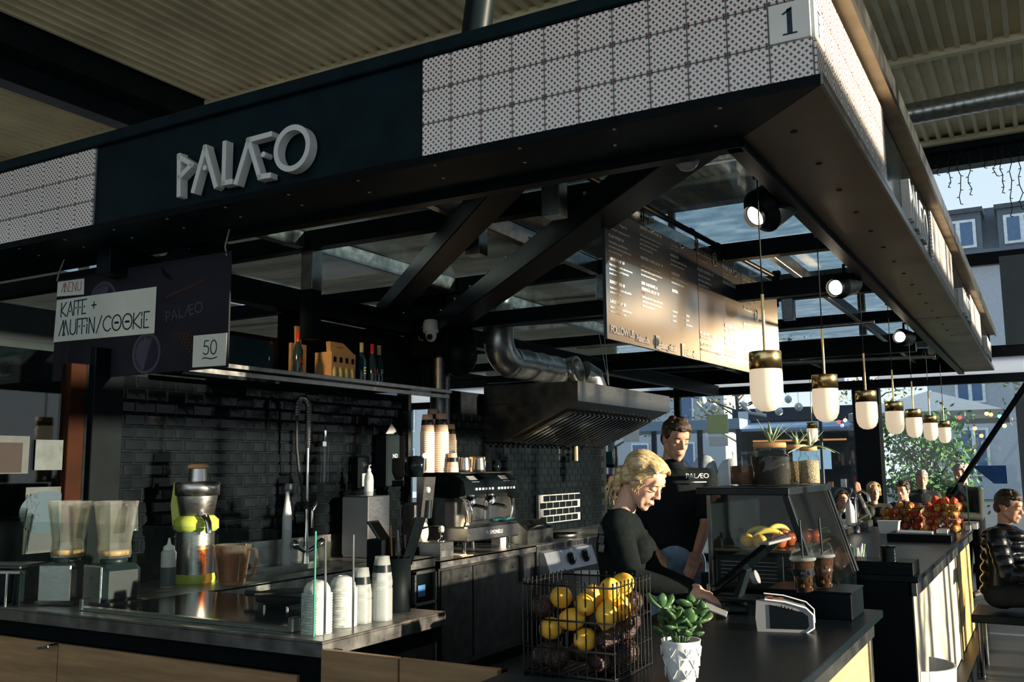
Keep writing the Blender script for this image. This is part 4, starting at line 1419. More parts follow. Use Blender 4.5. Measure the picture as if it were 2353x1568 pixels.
MB().prism([(-0.46, yr - 0.025, 0.20), (-0.02, yr - 0.025, 0.22), (0.0, yr - 0.025, 0.26), (-0.02, yr - 0.025, 0.42), (-0.16, yr - 0.025, 0.49), (-0.46, yr - 0.025, 0.50)], (0, 0.025, 0)).build('side_panel', 'chrome', EM)
hd = MB().prism([(-0.46, yl - 0.02, 0.46), (-0.10, yl - 0.02, 0.44), (0.02, yl - 0.02, 0.47), (0.0, yl - 0.02, 0.58), (-0.10, yl - 0.02, 0.64), (-0.46, yl - 0.02, 0.64)], (0, yr - yl + 0.04, 0)).build('head', 'black_gloss', EM)
for y in (-0.24, 0.27):
    MB().bar((-0.06, y, 0.62), (0.0, y, 0.57), 0.12, 0.01, 0.002, up=(0.6, 0, 0.8)).build('trim_plate', 'grey_plastic', hd)
for i in range(12):
    y = -0.27 + i * 0.052 + (0.05 if i > 5 else 0)
    MB().bx(0.008, 0.022, y, y + 0.03, 0.505, 0.525, 0.002).build('button', 'white_plastic', hd)
for y in (-0.12, 0.20):
    g_ = MB().lathe([(0.045, 0.0), (0.045, 0.05), (0.035, 0.06), (0.0, 0.06)], 18, c=(-0.12, y, 0.39)).build('group_head', 'chrome', EM)
    MB().lathe([(0.036, 0.0), (0.04, 0.03)], 18, c=(-0.12, y, 0.365)).build('portafilter', 'steel', g_)
    MB().tube([(-0.08, y, 0.378), (0.02, y - 0.03, 0.365), (0.06, y - 0.05, 0.355)], [0.012, 0.014, 0.016], 10).build('portafilter_handle', 'black_plastic', g_)
for y, k_ in ((-0.33, 1), (0.40, -1)):
    MB().tube([(-0.06, y, 0.44), (-0.02, y + 0.02 * k_, 0.42), (0.0, y + 0.03 * k_, 0.34), (-0.01, y + 0.04 * k_, 0.25)], 0.008, 8).build('steam_wand', 'chrome', EM)
text('lettering', 'N SIMONELLI', 0.045, 'print_white', EM, (0.0315, -0.12, 0.14), (0, 1, 0), (0, 0, 1), extrude=0.001)
MB().bx(-0.46, -0.04, yl, yr, 0.64, 0.655, 0.003).build('cup_rail', 'steel_dark', EM)
# paper cups on the machine, each one a cup
mat('paper_cup', (0.66, 0.46, 0.33), 0.7, var=0.16, scale=90)
mat('paper_rim', (0.80, 0.72, 0.60), 0.6, var=0.05)
pc = MB().lathe([(0.044, 0.0), (0.0425, 0.006), (0.031, 0.115), (0.0, 0.116)], 18).mesh('paper_cup')
pc.materials.append(M['paper_cup'])
pr = MB().lathe([(0.0425, 0.0), (0.0455, 0.002), (0.0445, 0.008), (0.0425, 0.0085)], 18).mesh('rim')
pr.materials.append(M['paper_rim'])
ETOP = EZ + 0.655
band = MB().lathe([(0.0385, 0.05), (0.0355, 0.082)], 18).mesh('label_band')
band.materials.append(M['black_plastic'])


def cup_stack(x, y, n_, lab, sc=1.0, z=ETOP, step=0.0125):
    for i in range(n_):
        o = link('paper_cup', pc, None, (x, y, z + i * step * sc))
        o.scale = (sc, sc, sc)
        tag(o, lab % nth(i, n_), 'cup', 'brown paper cups on the espresso machine')
        link('rim', pr, o)
        if i == n_ - 1:
            b_ = link('label_band', band, o)
            b_['label'] = 'dark printed band'


def on_machine(px, x):
    return at(px, 1085, X=x).y


cup_stack(-4.34, on_machine(982, -4.34), 20, 'ribbed brown paper cup, %s in the left front stack on the machine', 1.32)
cup_stack(-4.52, on_machine(994, -4.52), 24, 'ribbed brown paper cup, %s in the tallest rear stack', 1.32)
cup_stack(-4.30, on_machine(1014, -4.30), 19, 'larger brown paper cup, %s in the middle front stack', 1.4)
cup_stack(-4.48, on_machine(1034, -4.48), 17, 'ribbed brown paper cup, %s in the right rear stack on the machine', 1.3)
cup_stack(-4.20, on_machine(1040, -4.20), 3, 'small brown paper cup, %s in the shortest stack', 1.1)
# milk jugs
for px, x, lab in ((1066, -4.24, 'steel milk jug next to the paper cups on the espresso machine'), (1100, -4.28, 'steel milk jug farther right on the espresso machine')):
    t = thing('milk_jug', lab, 'jug', (x, on_machine(px, x), ETOP), 0, 'milk jugs on the espresso machine')
    MB().lathe([(0.0, 0.002), (0.052, 0.0), (0.056, 0.02), (0.046, 0.11), (0.049, 0.125), (0.046, 0.124), (0.043, 0.11), (0.05, 0.02), (0.0, 0.008)], 22).build('body', 'steel', t)
    MB().tube([(0.01, 0.048, 0.11), (0.01, 0.09, 0.10), (0.01, 0.09, 0.04), (0.01, 0.055, 0.03)], 0.007, 8).build('handle', 'steel', t)
t = thing('wooden_box', 'small wooden box behind the milk jugs', 'box', (-4.5, on_machine(1085, -4.5), ETOP))
MB().bx(-0.06, 0.06, -0.13, 0.13, 0, 0.13, 0.004).build('body', 'wood_warm', t)
t = thing('dark_cup', 'dark handled cup at the right end of the espresso machine top', 'cup', (-4.4, on_machine(1140, -4.4), ETOP))
MB().lathe([(0.03, 0), (0.038, 0.01), (0.04, 0.1), (0.036, 0.1), (0.0, 0.02)], 16).build('body', 'black_gloss', t)
MB().tube([(0, 0.038, 0.085), (0, 0.07, 0.08), (0, 0.07, 0.03), (0, 0.038, 0.02)], 0.006, 8).build('handle', 'black_gloss', t)
# cup on the drip tray and a teal cloth
p = at(1066, 1198, X=-4.2)
o = link('paper_cup', pc, None, (-4.2, p.y, EZ + 0.226))
tag(o, 'single brown paper cup standing upside down on the drip tray', 'cup')
link('rim', pr, o)
mat('teal_cloth', (0.02, 0.13, 0.14), 0.85, var=0.3, scale=30, bump=0.3, bscale=40)
m = MB()
for i in range(7):
    m.ell((-0.02 + 0.015 * (i % 3), -0.12 + i * 0.04, 0.012 + 0.006 * (i % 2)), (0.05, 0.04, 0.014), 10)
tag(voxel(m, 'cleaning_cloth', 'teal_cloth', None, 0.008, 3, loc=(-4.2, at(1155, 1185, X=-4.2).y, EZ + 0.228)), 'crumpled teal cleaning cloth on the drip tray', 'cloth')
# grinder left of the machine
t = thing('coffee_grinder', 'tall steel coffee grinder left of the espresso machine', 'grinder', (-4.36, 6.17, EZ))
MB().bx(-0.12, 0.10, -0.10, 0.09, 0.0, 0.06, 0.01).build('foot', 'black_gloss', t)
MB().bx(-0.12, 0.03, -0.09, 0.08, 0.06, 0.42, 0.02).build('body', 'steel_worn', t)
MB().prism([(0.02, -0.075, 0.30), (0.06, -0.075, 0.30), (0.10, -0.075, 0.62), (0.02, -0.075, 0.62)], (0, 0.15, 0)).build('front_panel', 'steel', t)
MB().cyl((0.07, 0.0, 0.30), (0.08, 0.0, 0.44), 0.03, n=14).build('dosing_chute', 'black_plastic', t)
MB().cyl((0.085, -0.02, 0.52), (0.10, -0.02, 0.52), 0.022, n=16).build('dial', 'white_plastic', t)
MB().lathe([(0.05, 0.62), (0.09, 0.68), (0.09, 0.78), (0.0, 0.79)], 20, c=(-0.04, 0, 0)).build('hopper', 'black_gloss', t)
MB().tube([(0.06, -0.05, 0.22), (0.13, -0.05, 0.24), (0.16, 0.04, 0.24)], 0.006, 6).build('fork', 'black_metal', t)
mat('cream_enamel', (0.62, 0.58, 0.42), 0.35, var=0.1)
MB().lathe([(0.0, 0), (0.055, 0.0), (0.05, 0.02), (0.0, 0.03)], 20, mx=Matrix.Translation((0.03, 0.0, 0.19)) @ Matrix.Rotation(R(90), 4, 'Y'), sx=1.5).build('badge', 'cream_enamel', t)
p = at(995, 1295, Z=EZ)
t = thing('knock_box', 'steel knock box with a tamper resting on top', 'box', (-4.10, 6.07, EZ))
MB().bx(-0.14, 0.06, -0.08, 0.10, 0.0, 0.13, 0.004).build('box', 'steel', t)
MB().bx(0.06, 0.064, -0.07, 0.09, 0.02, 0.07, 0.002).build('drawer_front', 'steel_worn', t)
t = thing('tamper', 'coffee tamper with round wooden knob on the knock box', 'tamper', (-4.10, 6.09, EZ + 0.131))
MB().lathe([(0.028, 0.0), (0.028, 0.012), (0.008, 0.02), (0.007, 0.06), (0.02, 0.075), (0.022, 0.10), (0.012, 0.115), (0.0, 0.117)], 16).build('body', 'chrome', t)
MB().lathe([(0.018, 0.07), (0.0225, 0.085), (0.021, 0.108), (0.008, 0.119), (0.0, 0.12)], 16).build('knob', 'cream_enamel', t)
t = thing('coffee_bag', 'brown paper folded on the coffee counter under the machine', 'paper', (-4.10, 6.32, EZ))
MB().bx(-0.1, 0.07, -0.05, 0.12, 0.0, 0.006, 0.001).build('sheet', 'kraft', t)
MB().box((-0.02, 0.02, 0.010), (0.12, 0.10, 0.006), None, 0.001).build('fold', 'paper_white', t)
# oval sign on a stick at the left of the cups
t = thing('price_sign', 'small oval white sign on a stick beside the paper cup stacks', 'sign', (-4.14, at(970, 1085, X=-4.14).y + 0.02, ETOP))
MB().bar((0, 0, 0), (0, 0.015, 0.16), 0.01, 0.004).build('stick', 'white_plastic', t)
MB().lathe([(0, -0.002), (0.04, -0.002), (0.04, 0.002), (0, 0.002)], 20, mx=Matrix.Translation((0.006, 0.01, 0.13)) @ Matrix.Rotation(R(90), 4, 'Y'), sx=0.55).build('plate', 'paper_white', t)
# curved black toaster box
t = thing('contact_grill', 'rounded dark contact grill right of the espresso machine', 'grill', (-4.34, 7.72, EZ))
m = MB().prism([(-0.2, -0.22, 0), (0.22, -0.22, 0), (0.22, -0.22, 0.12), (0.1, -0.22, 0.2), (-0.2, -0.22, 0.2)], (0, 0.5, 0))
m.build('body', 'steel_dark', t)
MB().tube([(0.2, -0.15, 0.13), (0.26, -0.12, 0.16), (0.26, 0.18, 0.16), (0.2, 0.22, 0.13)], 0.012, 8).build('handle', 'black_plastic', t)
t = thing('tongs', 'steel tongs lying on the coffee counter edge', 'tongs', (-4.08, 7.26, EZ), R(20))
MB().tube([(0, -0.14, 0.012), (0.02, 0, 0.02), (0.012, 0.14, 0.01)], 0.006, 6).build('arm', 'chrome', t)
MB().tube([(0.0, -0.14, 0.012), (-0.03, 0, 0.022), (-0.012, 0.14, 0.01)], 0.006, 6).build('arm', 'chrome', t)
t = thing('pan', 'low steel pan on the range next to the grill', 'pan', (-4.2, 8.35, EZ))
MB().lathe([(0.0, 0.004), (0.14, 0.0), (0.16, 0.045), (0.155, 0.045), (0.135, 0.01), (0, 0.01)], 24).build('body', 'steel_dark', t)
MB().bar((0.02, 0.14, 0.04), (0.06, 0.34, 0.06), 0.02, 0.01, 0.003).build('handle', 'chrome', t)
t = thing('white_jug', 'white paper tub between the espresso machine and the grill', 'tub', (-4.35, 7.38, EZ))
MB().bx(-0.05, 0.05, -0.05, 0.05, 0.0, 0.28, 0.004).build('body', 'paper_white', t)
MB().bx(-0.052, 0.052, -0.052, 0.052, 0.28, 0.29, 0.002).build('lid', 'paper_rim', t)
# white-grouted tile panel on the wall, low
mat('grout_pale', (0.30, 0.31, 0.29), 0.8)
t = struct(tag(MB().bx(WX, WX + 0.03, 8.75, 9.75, 1.0, 1.30).build('trim_11', 'grout_pale'), 'white-grouted patch of black tiles low on the kitchen wall'))
tb = MB().box((0, 0, 0), (0.004, 0.138, 0.060), None, 0.001).mesh('tile')
tb.materials.append(M['tile_black'])
for r_ in range(4):
    for c_ in range(6):
        y = 8.85 + c_ * 0.152 + (0.076 if r_ % 2 else 0)
        if y < 9.7:
            link('tile', tb, t, (WX + 0.032, y, 1.04 + r_ * 0.073))
# small wall lamp under the hood
t = thing('wall_lamp', 'small brass wall lamp on the kitchen wall under the hood', 'lamp', (-4.62, 9.55, 1.66))
MB().cyl((0, 0, 0), (0, 0, 0.16), 0.035, n=16).build('shade', 'brass', t)
MB().bar((0, 0, 0.1), (-0.09, 0, 0.1), 0.02, 0.02).build('arm', 'chrome', t)
# ================================================================ lamps
def lamp(label, x, y, ztop, group, cordtop=2.9, sc=1.0):
    t = thing('pendant_lamp', label, 'lamp', (x, y, 0), 0, group)
    zb = ztop
    MB().lathe([(0.066, zb - 0.082), (0.0735, zb - 0.082), (0.0735, zb - 0.002), (0.072, zb), (0.0, zb)], 28).build('brass_cap', 'brass', t)
    MB().lathe([(0.0725, zb - 0.083), (0.0745, zb - 0.10), (0.0745, zb - 0.19), (0.070, zb - 0.225), (0.056, zb - 0.255), (0.032, zb - 0.272), (0.0, zb - 0.277)], 28).build('glass_shade', 'lamp_glass', t)
    MB().cyl((0, 0, zb), (0, 0, zb + 0.27), 0.0075, n=10).build('rod', 'brass', t)
    MB().cyl((0, 0, zb + 0.27), (0, 0, cordtop), 0.0035, n=6).build('cord', 'rubber', t)
    MB().cyl((0, 0, cordtop - 0.04), (0, 0, cordtop), 0.02, n=10).build('ceiling_cup', 'black_metal', t)
    return t


LPX = -1.104
LY = (4.31, 5.637, 7.065, 8.471, 9.789, 11.249, 12.842)
names = ('nearest and largest in the row over the counter', 'second from the front in the row', 'third from the front in the row', 'middle one of the row of seven', 'fifth from the front in the row', 'second farthest in the row', 'farthest in the row over the counter')
rail = MB().bx(LPX - 0.02, LPX + 0.02, 3.7, 14.0, 2.985, 3.02)
rail.bx(LPX - 0.3, LPX + 0.02, 3.72, 3.76, 3.0, 3.06)
rail.build('lamp_rail', 'black_metal', CAN)
for y, nm in zip(LY, names):
    lamp('brass and opal glass pendant lamp, ' + nm, LPX, y, 2.116, 'row of pendant lamps along the counter', 2.985)
lamp('small distant brass and opal pendant lamp above the jars, apart from the row', at(1867, 1000, Y=13.4).x, 13.4, 2.17, 'row of pendant lamps along the counter', 3.04)


def spot(label, px, py, target, y, energy):
    """black track spot hanging from the inner rail"""
    c = at(px, py, X=-1.16) if y > 4 else V((-4.22, 3.80, 2.70))
    t = thing('track_spotlight', label, 'spotlight', c, 0, 'black track spotlights under the canopy')
    d = (V(target) - c).normalized()
    u, w, _ = frame_of(d)
    m = MB()
    g_ = 1.35 if y < 5 else 1.0
    m.cyl(d * -0.20 * g_, d * -0.02, 0.075 * g_, 0.085 * g_, n=24)
    m.cyl(d * -0.02, d * 0.02, 0.085 * g_, 0.05 * g_, n=24)
    m.build('housing', 'black_metal', t)
    m = MB().cyl(d * 0.0, d * 0.05, 0.056, 0.06, n=24, cap=False)
    m.build('snoot', 'black_metal', t)
    MB().cyl(d * 0.022, d * 0.03, 0.05, n=24).build('lens', 'spot_lens', t)
    top = V((-1.03 - c.x, 0.02, 2.97 - c.z)) if y > 4 else V((0.0, -0.08, 0.22))
    b0 = d * -0.09
    MB().tube([b0 + V((0, 0, 0.06)), b0 + V((0.0, 0.0, 0.14)), V((top.x, top.y, min(top.z, b0.z + 0.2)))], 0.012, 8).build('bracket', 'black_metal', t)
    MB().box((top.x + 0.02, 0.02, top.z - 0.03), (0.10, 0.26, 0.09), None, 0.006).build('ballast_box', 'black_metal', t)
    ld = bpy.data.lights.new('spot_beam', 'SPOT')
    ld.energy = energy
    ld.color = (1.0, 0.66, 0.34)
    ld.spot_size = R(30) if y > 9 or y < 4 else R(60)
    ld.spot_blend = 0.9
    ld.shadow_soft_size = 0.05
    lo = bpy.data.objects.new('spot_beam', ld)
    COL.objects.link(lo)
    lo.parent = t
    lo.location = d * 0.06
    lo.rotation_euler = d.to_track_quat('-Z', 'Y').to_euler()
    return t


spot('large black track spotlight nearest the canopy corner, lamp aimed down left', 1745, 490, (-1.85, 3.55, 2.05), 4.37, 10)
spot('black track spotlight with round lit face beside the menu board end', 1925, 660, (-1.95, 4.4, 2.2), 6.7, 14)
spot('distant black track spotlight below the far soffit', 2070, 775, (-1.87, 6.5, 2.68), 9.8, 230)
spot('black track spotlight under the front soffit beside the coffee poster', 0, 0, (-4.5, 5.45, 2.36), 3.8, 26)
# dome cameras
for px, py, X_, lab in ((1578, 345, None, 'dark dome camera under the canopy corner'), (990, 768, -4.45, 'white dome camera on the column head'), (2145, 815, -1.2, 'white dome camera at the far end of the soffit')):
    c = at(px, py, Z=2.93) if X_ is None else at(px, py, X=X_)
    t = thing('dome_camera', lab, 'camera', c)
    if X_ is None:
        MB().lathe([(0.085, 0.06), (0.085, -0.01), (0.078, -0.02)], 24).build('mount', 'grey_plastic', t)
        MB().lathe([(0.055, -0.02), (0.05, -0.06), (0.03, -0.085), (0.0, -0.09)], 20).build('dome', 'grey_plastic', t)
    else:
        MB().lathe([(0.05, 0.12), (0.065, 0.1), (0.068, 0.02), (0.05, 0.0), (0, 0)], 20).build('mount', 'white_plastic', t)
        b_ = MB().ell((0.01, -0.01, -0.015), (0.048, 0.048, 0.055), 18).build('ball', 'white_plastic', t)
        MB().cyl((0.02, -0.04, -0.025), (0.03, -0.065, -0.035), 0.025, n=14).build('lens', 'black_gloss', b_)
        MB().tube([(-0.05, 0, 0.1), (-0.12, 0.02, 0.06), (-0.14, 0.02, -0.03), (-0.08, 0.0, -0.05)], 0.004, 6).build('cable', 'rope', t)

# ================================================================ menu board on the right
MA, MBp = V((-2.0, 4.55, 0)), V((-1.835, 7.62, 0))
ME_ = (MBp - MA).normalized()
MN = V((ME_.y, -ME_.x, 0))
if MN.x < 0:
    MN = -MN


def onb(px, py, off=0.0):
    d = _fw + _rt * ((px - W_PX / 2) / F_PX) - _up * ((py - H_PX / 2) / F_PX)
    t_ = ((MA + MN * off) - CAM).dot(MN) / d.dot(MN)
    return CAM + d * t_


MZ0, MZ1 = 2.275, 3.06
mat('menu_face', (0.016, 0.034, 0.052), 0.36, var=0.1, scale=3, spec=0.7, rvar=0.06)
mat('menu_face_brown', (0.035, 0.036, 0.045), 0.34, var=0.1, scale=3, spec=0.7, rvar=0.06)
MEN = thing('menu_board', 'long dark hanging menu board with white dish names above the till', 'menu board')
sb_ = onb(1605, 700)
us = (sb_ - MA).dot(ME_)
Lm = (MBp - MA).length
u2 = (onb(1658, 600) - MA).dot(ME_)


def bpt(u, z, off=0.0):
    p = MA + ME_ * u + MN * off
    return V((p.x, p.y, z))


def bpanel(u0, u1, name, mt, z0=MZ0, z1=MZ1, th=0.02, off=0.0):
    return MB().prism([bpt(u0, z0, off), bpt(u1, z0, off), bpt(u1, z1, off), bpt(u0, z1, off)], MN * -th).build(name, mt, MEN)


bpanel(0, us - 0.004, 'panel', 'menu_face')
bpanel(us + 0.004, u2 - 0.001, 'panel', 'menu_face_brown')
bpanel(u2 + 0.001, Lm, 'panel', 'menu_face')
MB().bar(bpt(0, MZ1 + 0.012, -0.01), bpt(Lm, MZ1 + 0.012, -0.01), 0.014, 0.014).build('top_edge', 'steel', MEN)
GL = MB().prism([bpt(0, MZ1 - 0.06, 0.003), bpt(Lm, MZ1 - 0.06, 0.003), bpt(Lm, MZ1 + 0.005, 0.003), bpt(0, MZ1 + 0.005, 0.003)], MN * 0.002).build('clear_strip', 'glass', MEN)
K = 3.5636


def mtx(body, cx, cy, size, sp=1.0, bold=0.0, mt='menu_print'):
    p = onb(1360 + cx / K, 430 + cy / K)
    u = (p - MA).dot(ME_)
    size *= 0.56 if cx < 850 else 0.60
    bold *= 0.55
    o = bpt(u, p.z - size * 0.36, 0.002)
    text('lettering', body, size, mt, MEN, o, ME_, (0, 0, 1), extrude=0.0003, spacing=sp, offset=bold)


def lines(rows, cx, cy, dy, size=0.030, mt='menu_print'):
    for i, r_ in enumerate(rows):
        mtx(r_, cx, cy + i * dy, size, 0.9, 0.0, mt)


H1, H2 = 0.058, 0.044
mtx('WRAPS', 112, 128, 0.072, 0.9)
lines(['(lavet af æg og grøntsager, vælg her imellem)'], 130, 178, 40, 0.026, 'menu_print_dim')
mtx('1 Almindelige    2 Æggehvide', 130, 268, 0.036, 1.0, 0.0006)
mtx('3 Åben (med 2 wraps ekstra)  25', 130, 325, 0.036, 1.0, 0.0004)
mtx('CLUB WRAP 69', 133, 390, H2, 1.15, 0.0012)
lines(['Saftigt kyllingebryst, røget kalkunbacon,', 'hjemmelavet avocadocreme, spidskål, avocado,', 'bacon, ruccola & rød peber'], 135, 440, 38)
mtx('HØNEWRAP 69', 138, 578, H2, 1.15, 0.0012)
lines(['Saftigt kyllingebryst, spidskål, soltørrede tomater,', 'hjemmelavet grøn pesto & hjemmelavet', 'avocadocreme'], 140, 628, 36)
mtx('BURRITOEN 69', 144, 770, H2, 1.15, 0.0012)
lines(['Krydret kødsovs, rød peber, chili, spidskål &', 'creme avocadocreme'], 146, 818, 36)
mtx('LAKSEWRAP 69', 148, 930, H2, 1.15, 0.0012)
lines(['Røget laks, babyspinat, spidskål, hjemmerørt', 'avocadocreme & syltede rødløg'], 150, 978, 38)
mtx('VEGGIE', 384, 262, 0.072, 0.85)
mtx('NØDDER & BÆR-WRAP 69', 388, 322, H2, 1.1, 0.0012)
lines(['Spidskål, grønkål, tranebær, nødder & avocadocreme', 'toppet med ristede kerner, mandler, rosiner,', 'gulerod, ristede kikærter & hjemmerørt', 'pesto. Serveret i omelet af æg'], 390, 385, 36)
mtx('NØDDER & BÆR-SALAT 69', 396, 572, H2, 1.1, 0.0012)
lines(['Spidskål, grønkål, tranebær, nødder & kikærter', 'dertil mandler, friske bær, gulerod, ristede kerner,', 'hjemmelavet pesto & avocadocreme'], 400, 640, 36)
mtx('SØD KARTOFFEL &', 403, 782, H2, 1.1, 0.0008)
mtx('GRØNKÅL-SALAT 69', 405, 828, H2, 1.1, 0.0008)
mtx('NYHED', 407, 862, 0.026, 1.0, 0.0, 'print_red')
lines(['Spidskål, grønkål, nødder og bagte søde kartofler,', 'rødkål, mandler, soltørrede tomater, spinat &', 'hjemmelavet avocadocreme'], 410, 895, 36)
mtx('SALATER', 634, 398, 0.072, 0.85)
lines(['Serveres med et valg af', 'avocadocreme og pesto'], 636, 465, 30, 0.028, 'menu_print_dim')
mtx('HØNEN 89', 640, 552, H2, 1.1, 0.0012)
lines(['Stegt kyllingebryst, spidskål, rødkål, ruccola,', 'pesto & hjemmelavet avocadocreme'], 642, 590, 36)
mtx('LAKSEN 89', 648, 700, H2, 1.1, 0.0012)
lines(['Røget laks, spidskål, rødløg, spinat, citron &', 'avocadocreme & syltede agurker'], 650, 740, 36)
mtx('EKSTRA', 655, 845, H2, 1.1, 0.0008)
lines(['Avocado 10', 'Pesto 10', 'Bacon 12'], 660, 1015, 38)
lines(['Kylling 15', 'Laks 20', 'Søde kartofler 10'], 768, 1050, 38)
mtx('FOLLOW US', 152, 1158, 0.105, 0.85, 0.004)
mtx('Palaeo.dk', 363, 1232, 0.098, 0.85, 0.003)
mtx('palaeo_official', 553, 1290, 0.098, 0.85, 0.003)
mtx('palaeodk', 768, 1350, 0.098, 0.85, 0.003)
for cx, cy in ((538, 1272), (750, 1336)):        # little rounded square icons
    p = onb(1360 + cx / K, 430 + cy / K)
    u = (p - MA).dot(ME_)
    ic = MB().prism([bpt(u - 0.028, p.z - 0.04, 0.002), bpt(u + 0.028, p.z - 0.04, 0.002), bpt(u + 0.028, p.z + 0.04, 0.002), bpt(u - 0.028, p.z + 0.04, 0.002)], MN * 0.001).build('icon', 'menu_print', MEN)
    if cx < 600:
        MB().prism([bpt(u - 0.02, p.z - 0.03, 0.0035), bpt(u + 0.02, p.z - 0.03, 0.0035), bpt(u + 0.02, p.z + 0.03, 0.0035), bpt(u - 0.02, p.z + 0.03, 0.0035)], MN * 0.0004).build('icon_inner', 'menu_face', ic)
        m = MB()
        pts = [bpt(u + 0.012 * math.cos(a * PI / 8), p.z + 0.018 * math.sin(a * PI / 8), 0.0045) for a in range(16)]
        m.tube(pts, 0.003, 5, closed=True)
        m.build('icon_ring', 'menu_print', ic)
    else:
        text('icon_letter', 'f', 0.08, 'menu_face', ic, bpt(u + 0.002, p.z - 0.03, 0.0032), ME_, (0, 0, 1), extrude=0.0003, offset=0.002)
for cx, cy in ((237, 152), (490, 305), (731, 443), (1003, 594), (1170, 684), (1345, 1050)):   # face emblems
    p = onb(1360 + cx / K, 430 + cy / K)
    u = (p - MA).dot(ME_)
    ru = 0.040 if cx < 900 else 0.036
    m = MB()
    m.tube([bpt(u + ru * math.cos(a * PI / 12), p.z + 0.045 * math.sin(a * PI / 12), 0.002) for a in range(24)], 0.0028, 5, closed=True)
    m.tube([bpt(u + k_ * 0.010, p.z + (0.006 if k_ % 2 else -0.006), 0.002) for k_ in range(-2, 3)], 0.0025, 5)
    m.tube([bpt(u - 0.022, p.z + 0.018, 0.002), bpt(u + 0.022, p.z + 0.018, 0.002)], 0.002, 5)
    m.build('emblem', 'menu_print', MEN)
mtx('SIGNATURRETTER', 855, 520, 0.072, 0.72)
lines(['Serveres med hjemmelavet dip'], 860, 585, 30, 0.026, 'menu_print_dim')
mtx('PALÆO-BURGER 119', 863, 668, 0.050, 1.05, 0.001)
lines(['Hakkebøf af oksekød, bacon,', 'syltede agurker, spidskål, tomat,', 'bagt sød kartoffel & salat'], 867, 715, 38, 0.036)
mtx('PALÆO-FRIES 35/45', 884, 1192, 0.050, 1.05, 0.001)
lines(['Bagte søde kartofler'], 888, 1225, 38, 0.036)
mtx('PALÆO-DIP 12', 890, 1282, 0.050, 1.05, 0.001)
lines(['Trøffelmayo, Chili, Avocadocreme, Hvidløgsmayo'], 893, 1325, 38, 0.036)
mtx('PALÆO JUICE', 1062, 640, 0.088, 0.72)
lines(['Friskpresset saft', 'Sammensæt selv'], 1066, 700, 26, 0.034, 'menu_print_dim')
mtx('DEN MED INGEFÆR 45/55', 1068, 772, 0.055, 0.95, 0.001)
for cy, a, b in ((1130, 'AGURKEN 45/55', 'Agurk, æble, mynte'), (1238, 'CITRONEN 45/55', 'Citron, æble, ingefær'), (1330, 'GULERODEN 45/55', 'Gulerod, citron, æble')):
    mtx(a, 1088, cy, 0.060, 0.95, 0.001)
    lines([b], 1090, cy + 40, 30, 0.044)
for cy, a, b in ((712, 'JORDBÆRRET 45/55', 'Jordbær, æble, lime'), (796, 'RØDBEDEN 45/55', 'Rødbede, æble'), (890, 'DEN GRØNNE 45/55', 'Spinat, æble, citron'), (1120, 'BANAN 55', 'Mandelmælk, banan'), (1245, 'VANILJE 55', 'Mandelmælk, vanilje'), (1370, 'CHOKO 55', 'Mandelmælk, kakao')):
    mtx(a, 1224 + (cy - 700) * 0.04, cy, 0.062, 0.95, 0.001)
    lines([b], 1226 + (cy - 700) * 0.04, cy + 34, 30, 0.046)
mtx('PROTEINSHAKES', 1240, 985, 0.085, 0.7)
mtx('TØRST?', 1370, 800, 0.085, 0.7)
for i in range(8):
    lines(['Kaffe  2%d' % (2 + i)], 1376 + i * 3, 850 + i * 68, 30, 0.05)
# rail with hooks
r0, r1 = onb(1440, 436, -0.0) , onb(1795, 650, 0.0)
RA, RB = bpt((r0 - MA).dot(ME_) - 0.8, 3.135, -0.02), bpt(Lm + 0.12, 3.135, -0.02)
t = thing('menu_rail', 'dark tube rail with wire hooks carrying the menu board', 'rail')
MB().cyl(RA, RB, 0.018, n=14).build('tube', 'black_metal', t)
MB().bx(RB.x - 0.03, RB.x + 0.03, RB.y - 0.06, RB.y, 3.10, 3.19, 0.004).build('bracket', 'black_metal', t)
for px in (1595, 1655, 1780, 1470):
    u = (onb(px, 600) - MA).dot(ME_)
    for du in (0.0, 0.03):
        c = bpt(u + du, 3.135, -0.02)
        pts = [c + V((0.02 * math.cos(a), 0, 0.022 * math.sin(a))) for a in [R(x) for x in (200, 160, 120, 80, 40, 0)]]
        pts += [c + V((0.03, 0.02, -0.06)), c + V((0.03, 0.03, -0.11)), c + V((0.0, 0.03, -0.125)), c + V((-0.01, 0.02, -0.09))]
        MB().tube(pts, 0.004, 6).build('hook', 'black_metal', t)

# ================================================================ coffee poster on the left
PY_ = 3.52


def pl(x, y, off=0.0):
    return at(x, y, Y=PY_ - off)


PO = thing('hanging_poster', 'dark hanging coffee poster with cream panels reading KAFFE + MUFFIN/COOKIE', 'poster')
mat('poster_dark', (0.012, 0.012, 0.018), 0.5, var=0.5, scale=2.5, spec=0.2)
mat('poster_grey', (0.060, 0.060, 0.085), 0.5, var=0.15, scale=6, spec=0.2)
mat('poster_grey_dark', (0.016, 0.016, 0.022), 0.5, spec=0.2)
mat('poster_brown', (0.045, 0.022, 0.016), 0.5, spec=0.2)
px0, px1 = -5.205, -3.73
MB().bx(px0, px1, PY_, PY_ + 0.012, 2.135, 2.765, 0.002).build('board', 'poster_dark', PO)


def flat(pts, name, mt, off, th=0.001):
    return MB().prism([pl(x, y, off) for x, y in pts], (0, -th, 0)).build(name, mt, PO)


flat([(133, 648), (194, 640), (193, 677), (131, 682)], 'menu_panel', 'print_cream', 0.003)
flat([(131, 690), (360, 659), (355, 766), (123, 787)], 'main_panel', 'print_cream', 0.003)
flat([(445, 772), (522, 765), (519, 840), (442, 845)], 'price_panel', 'print_cream', 0.003)
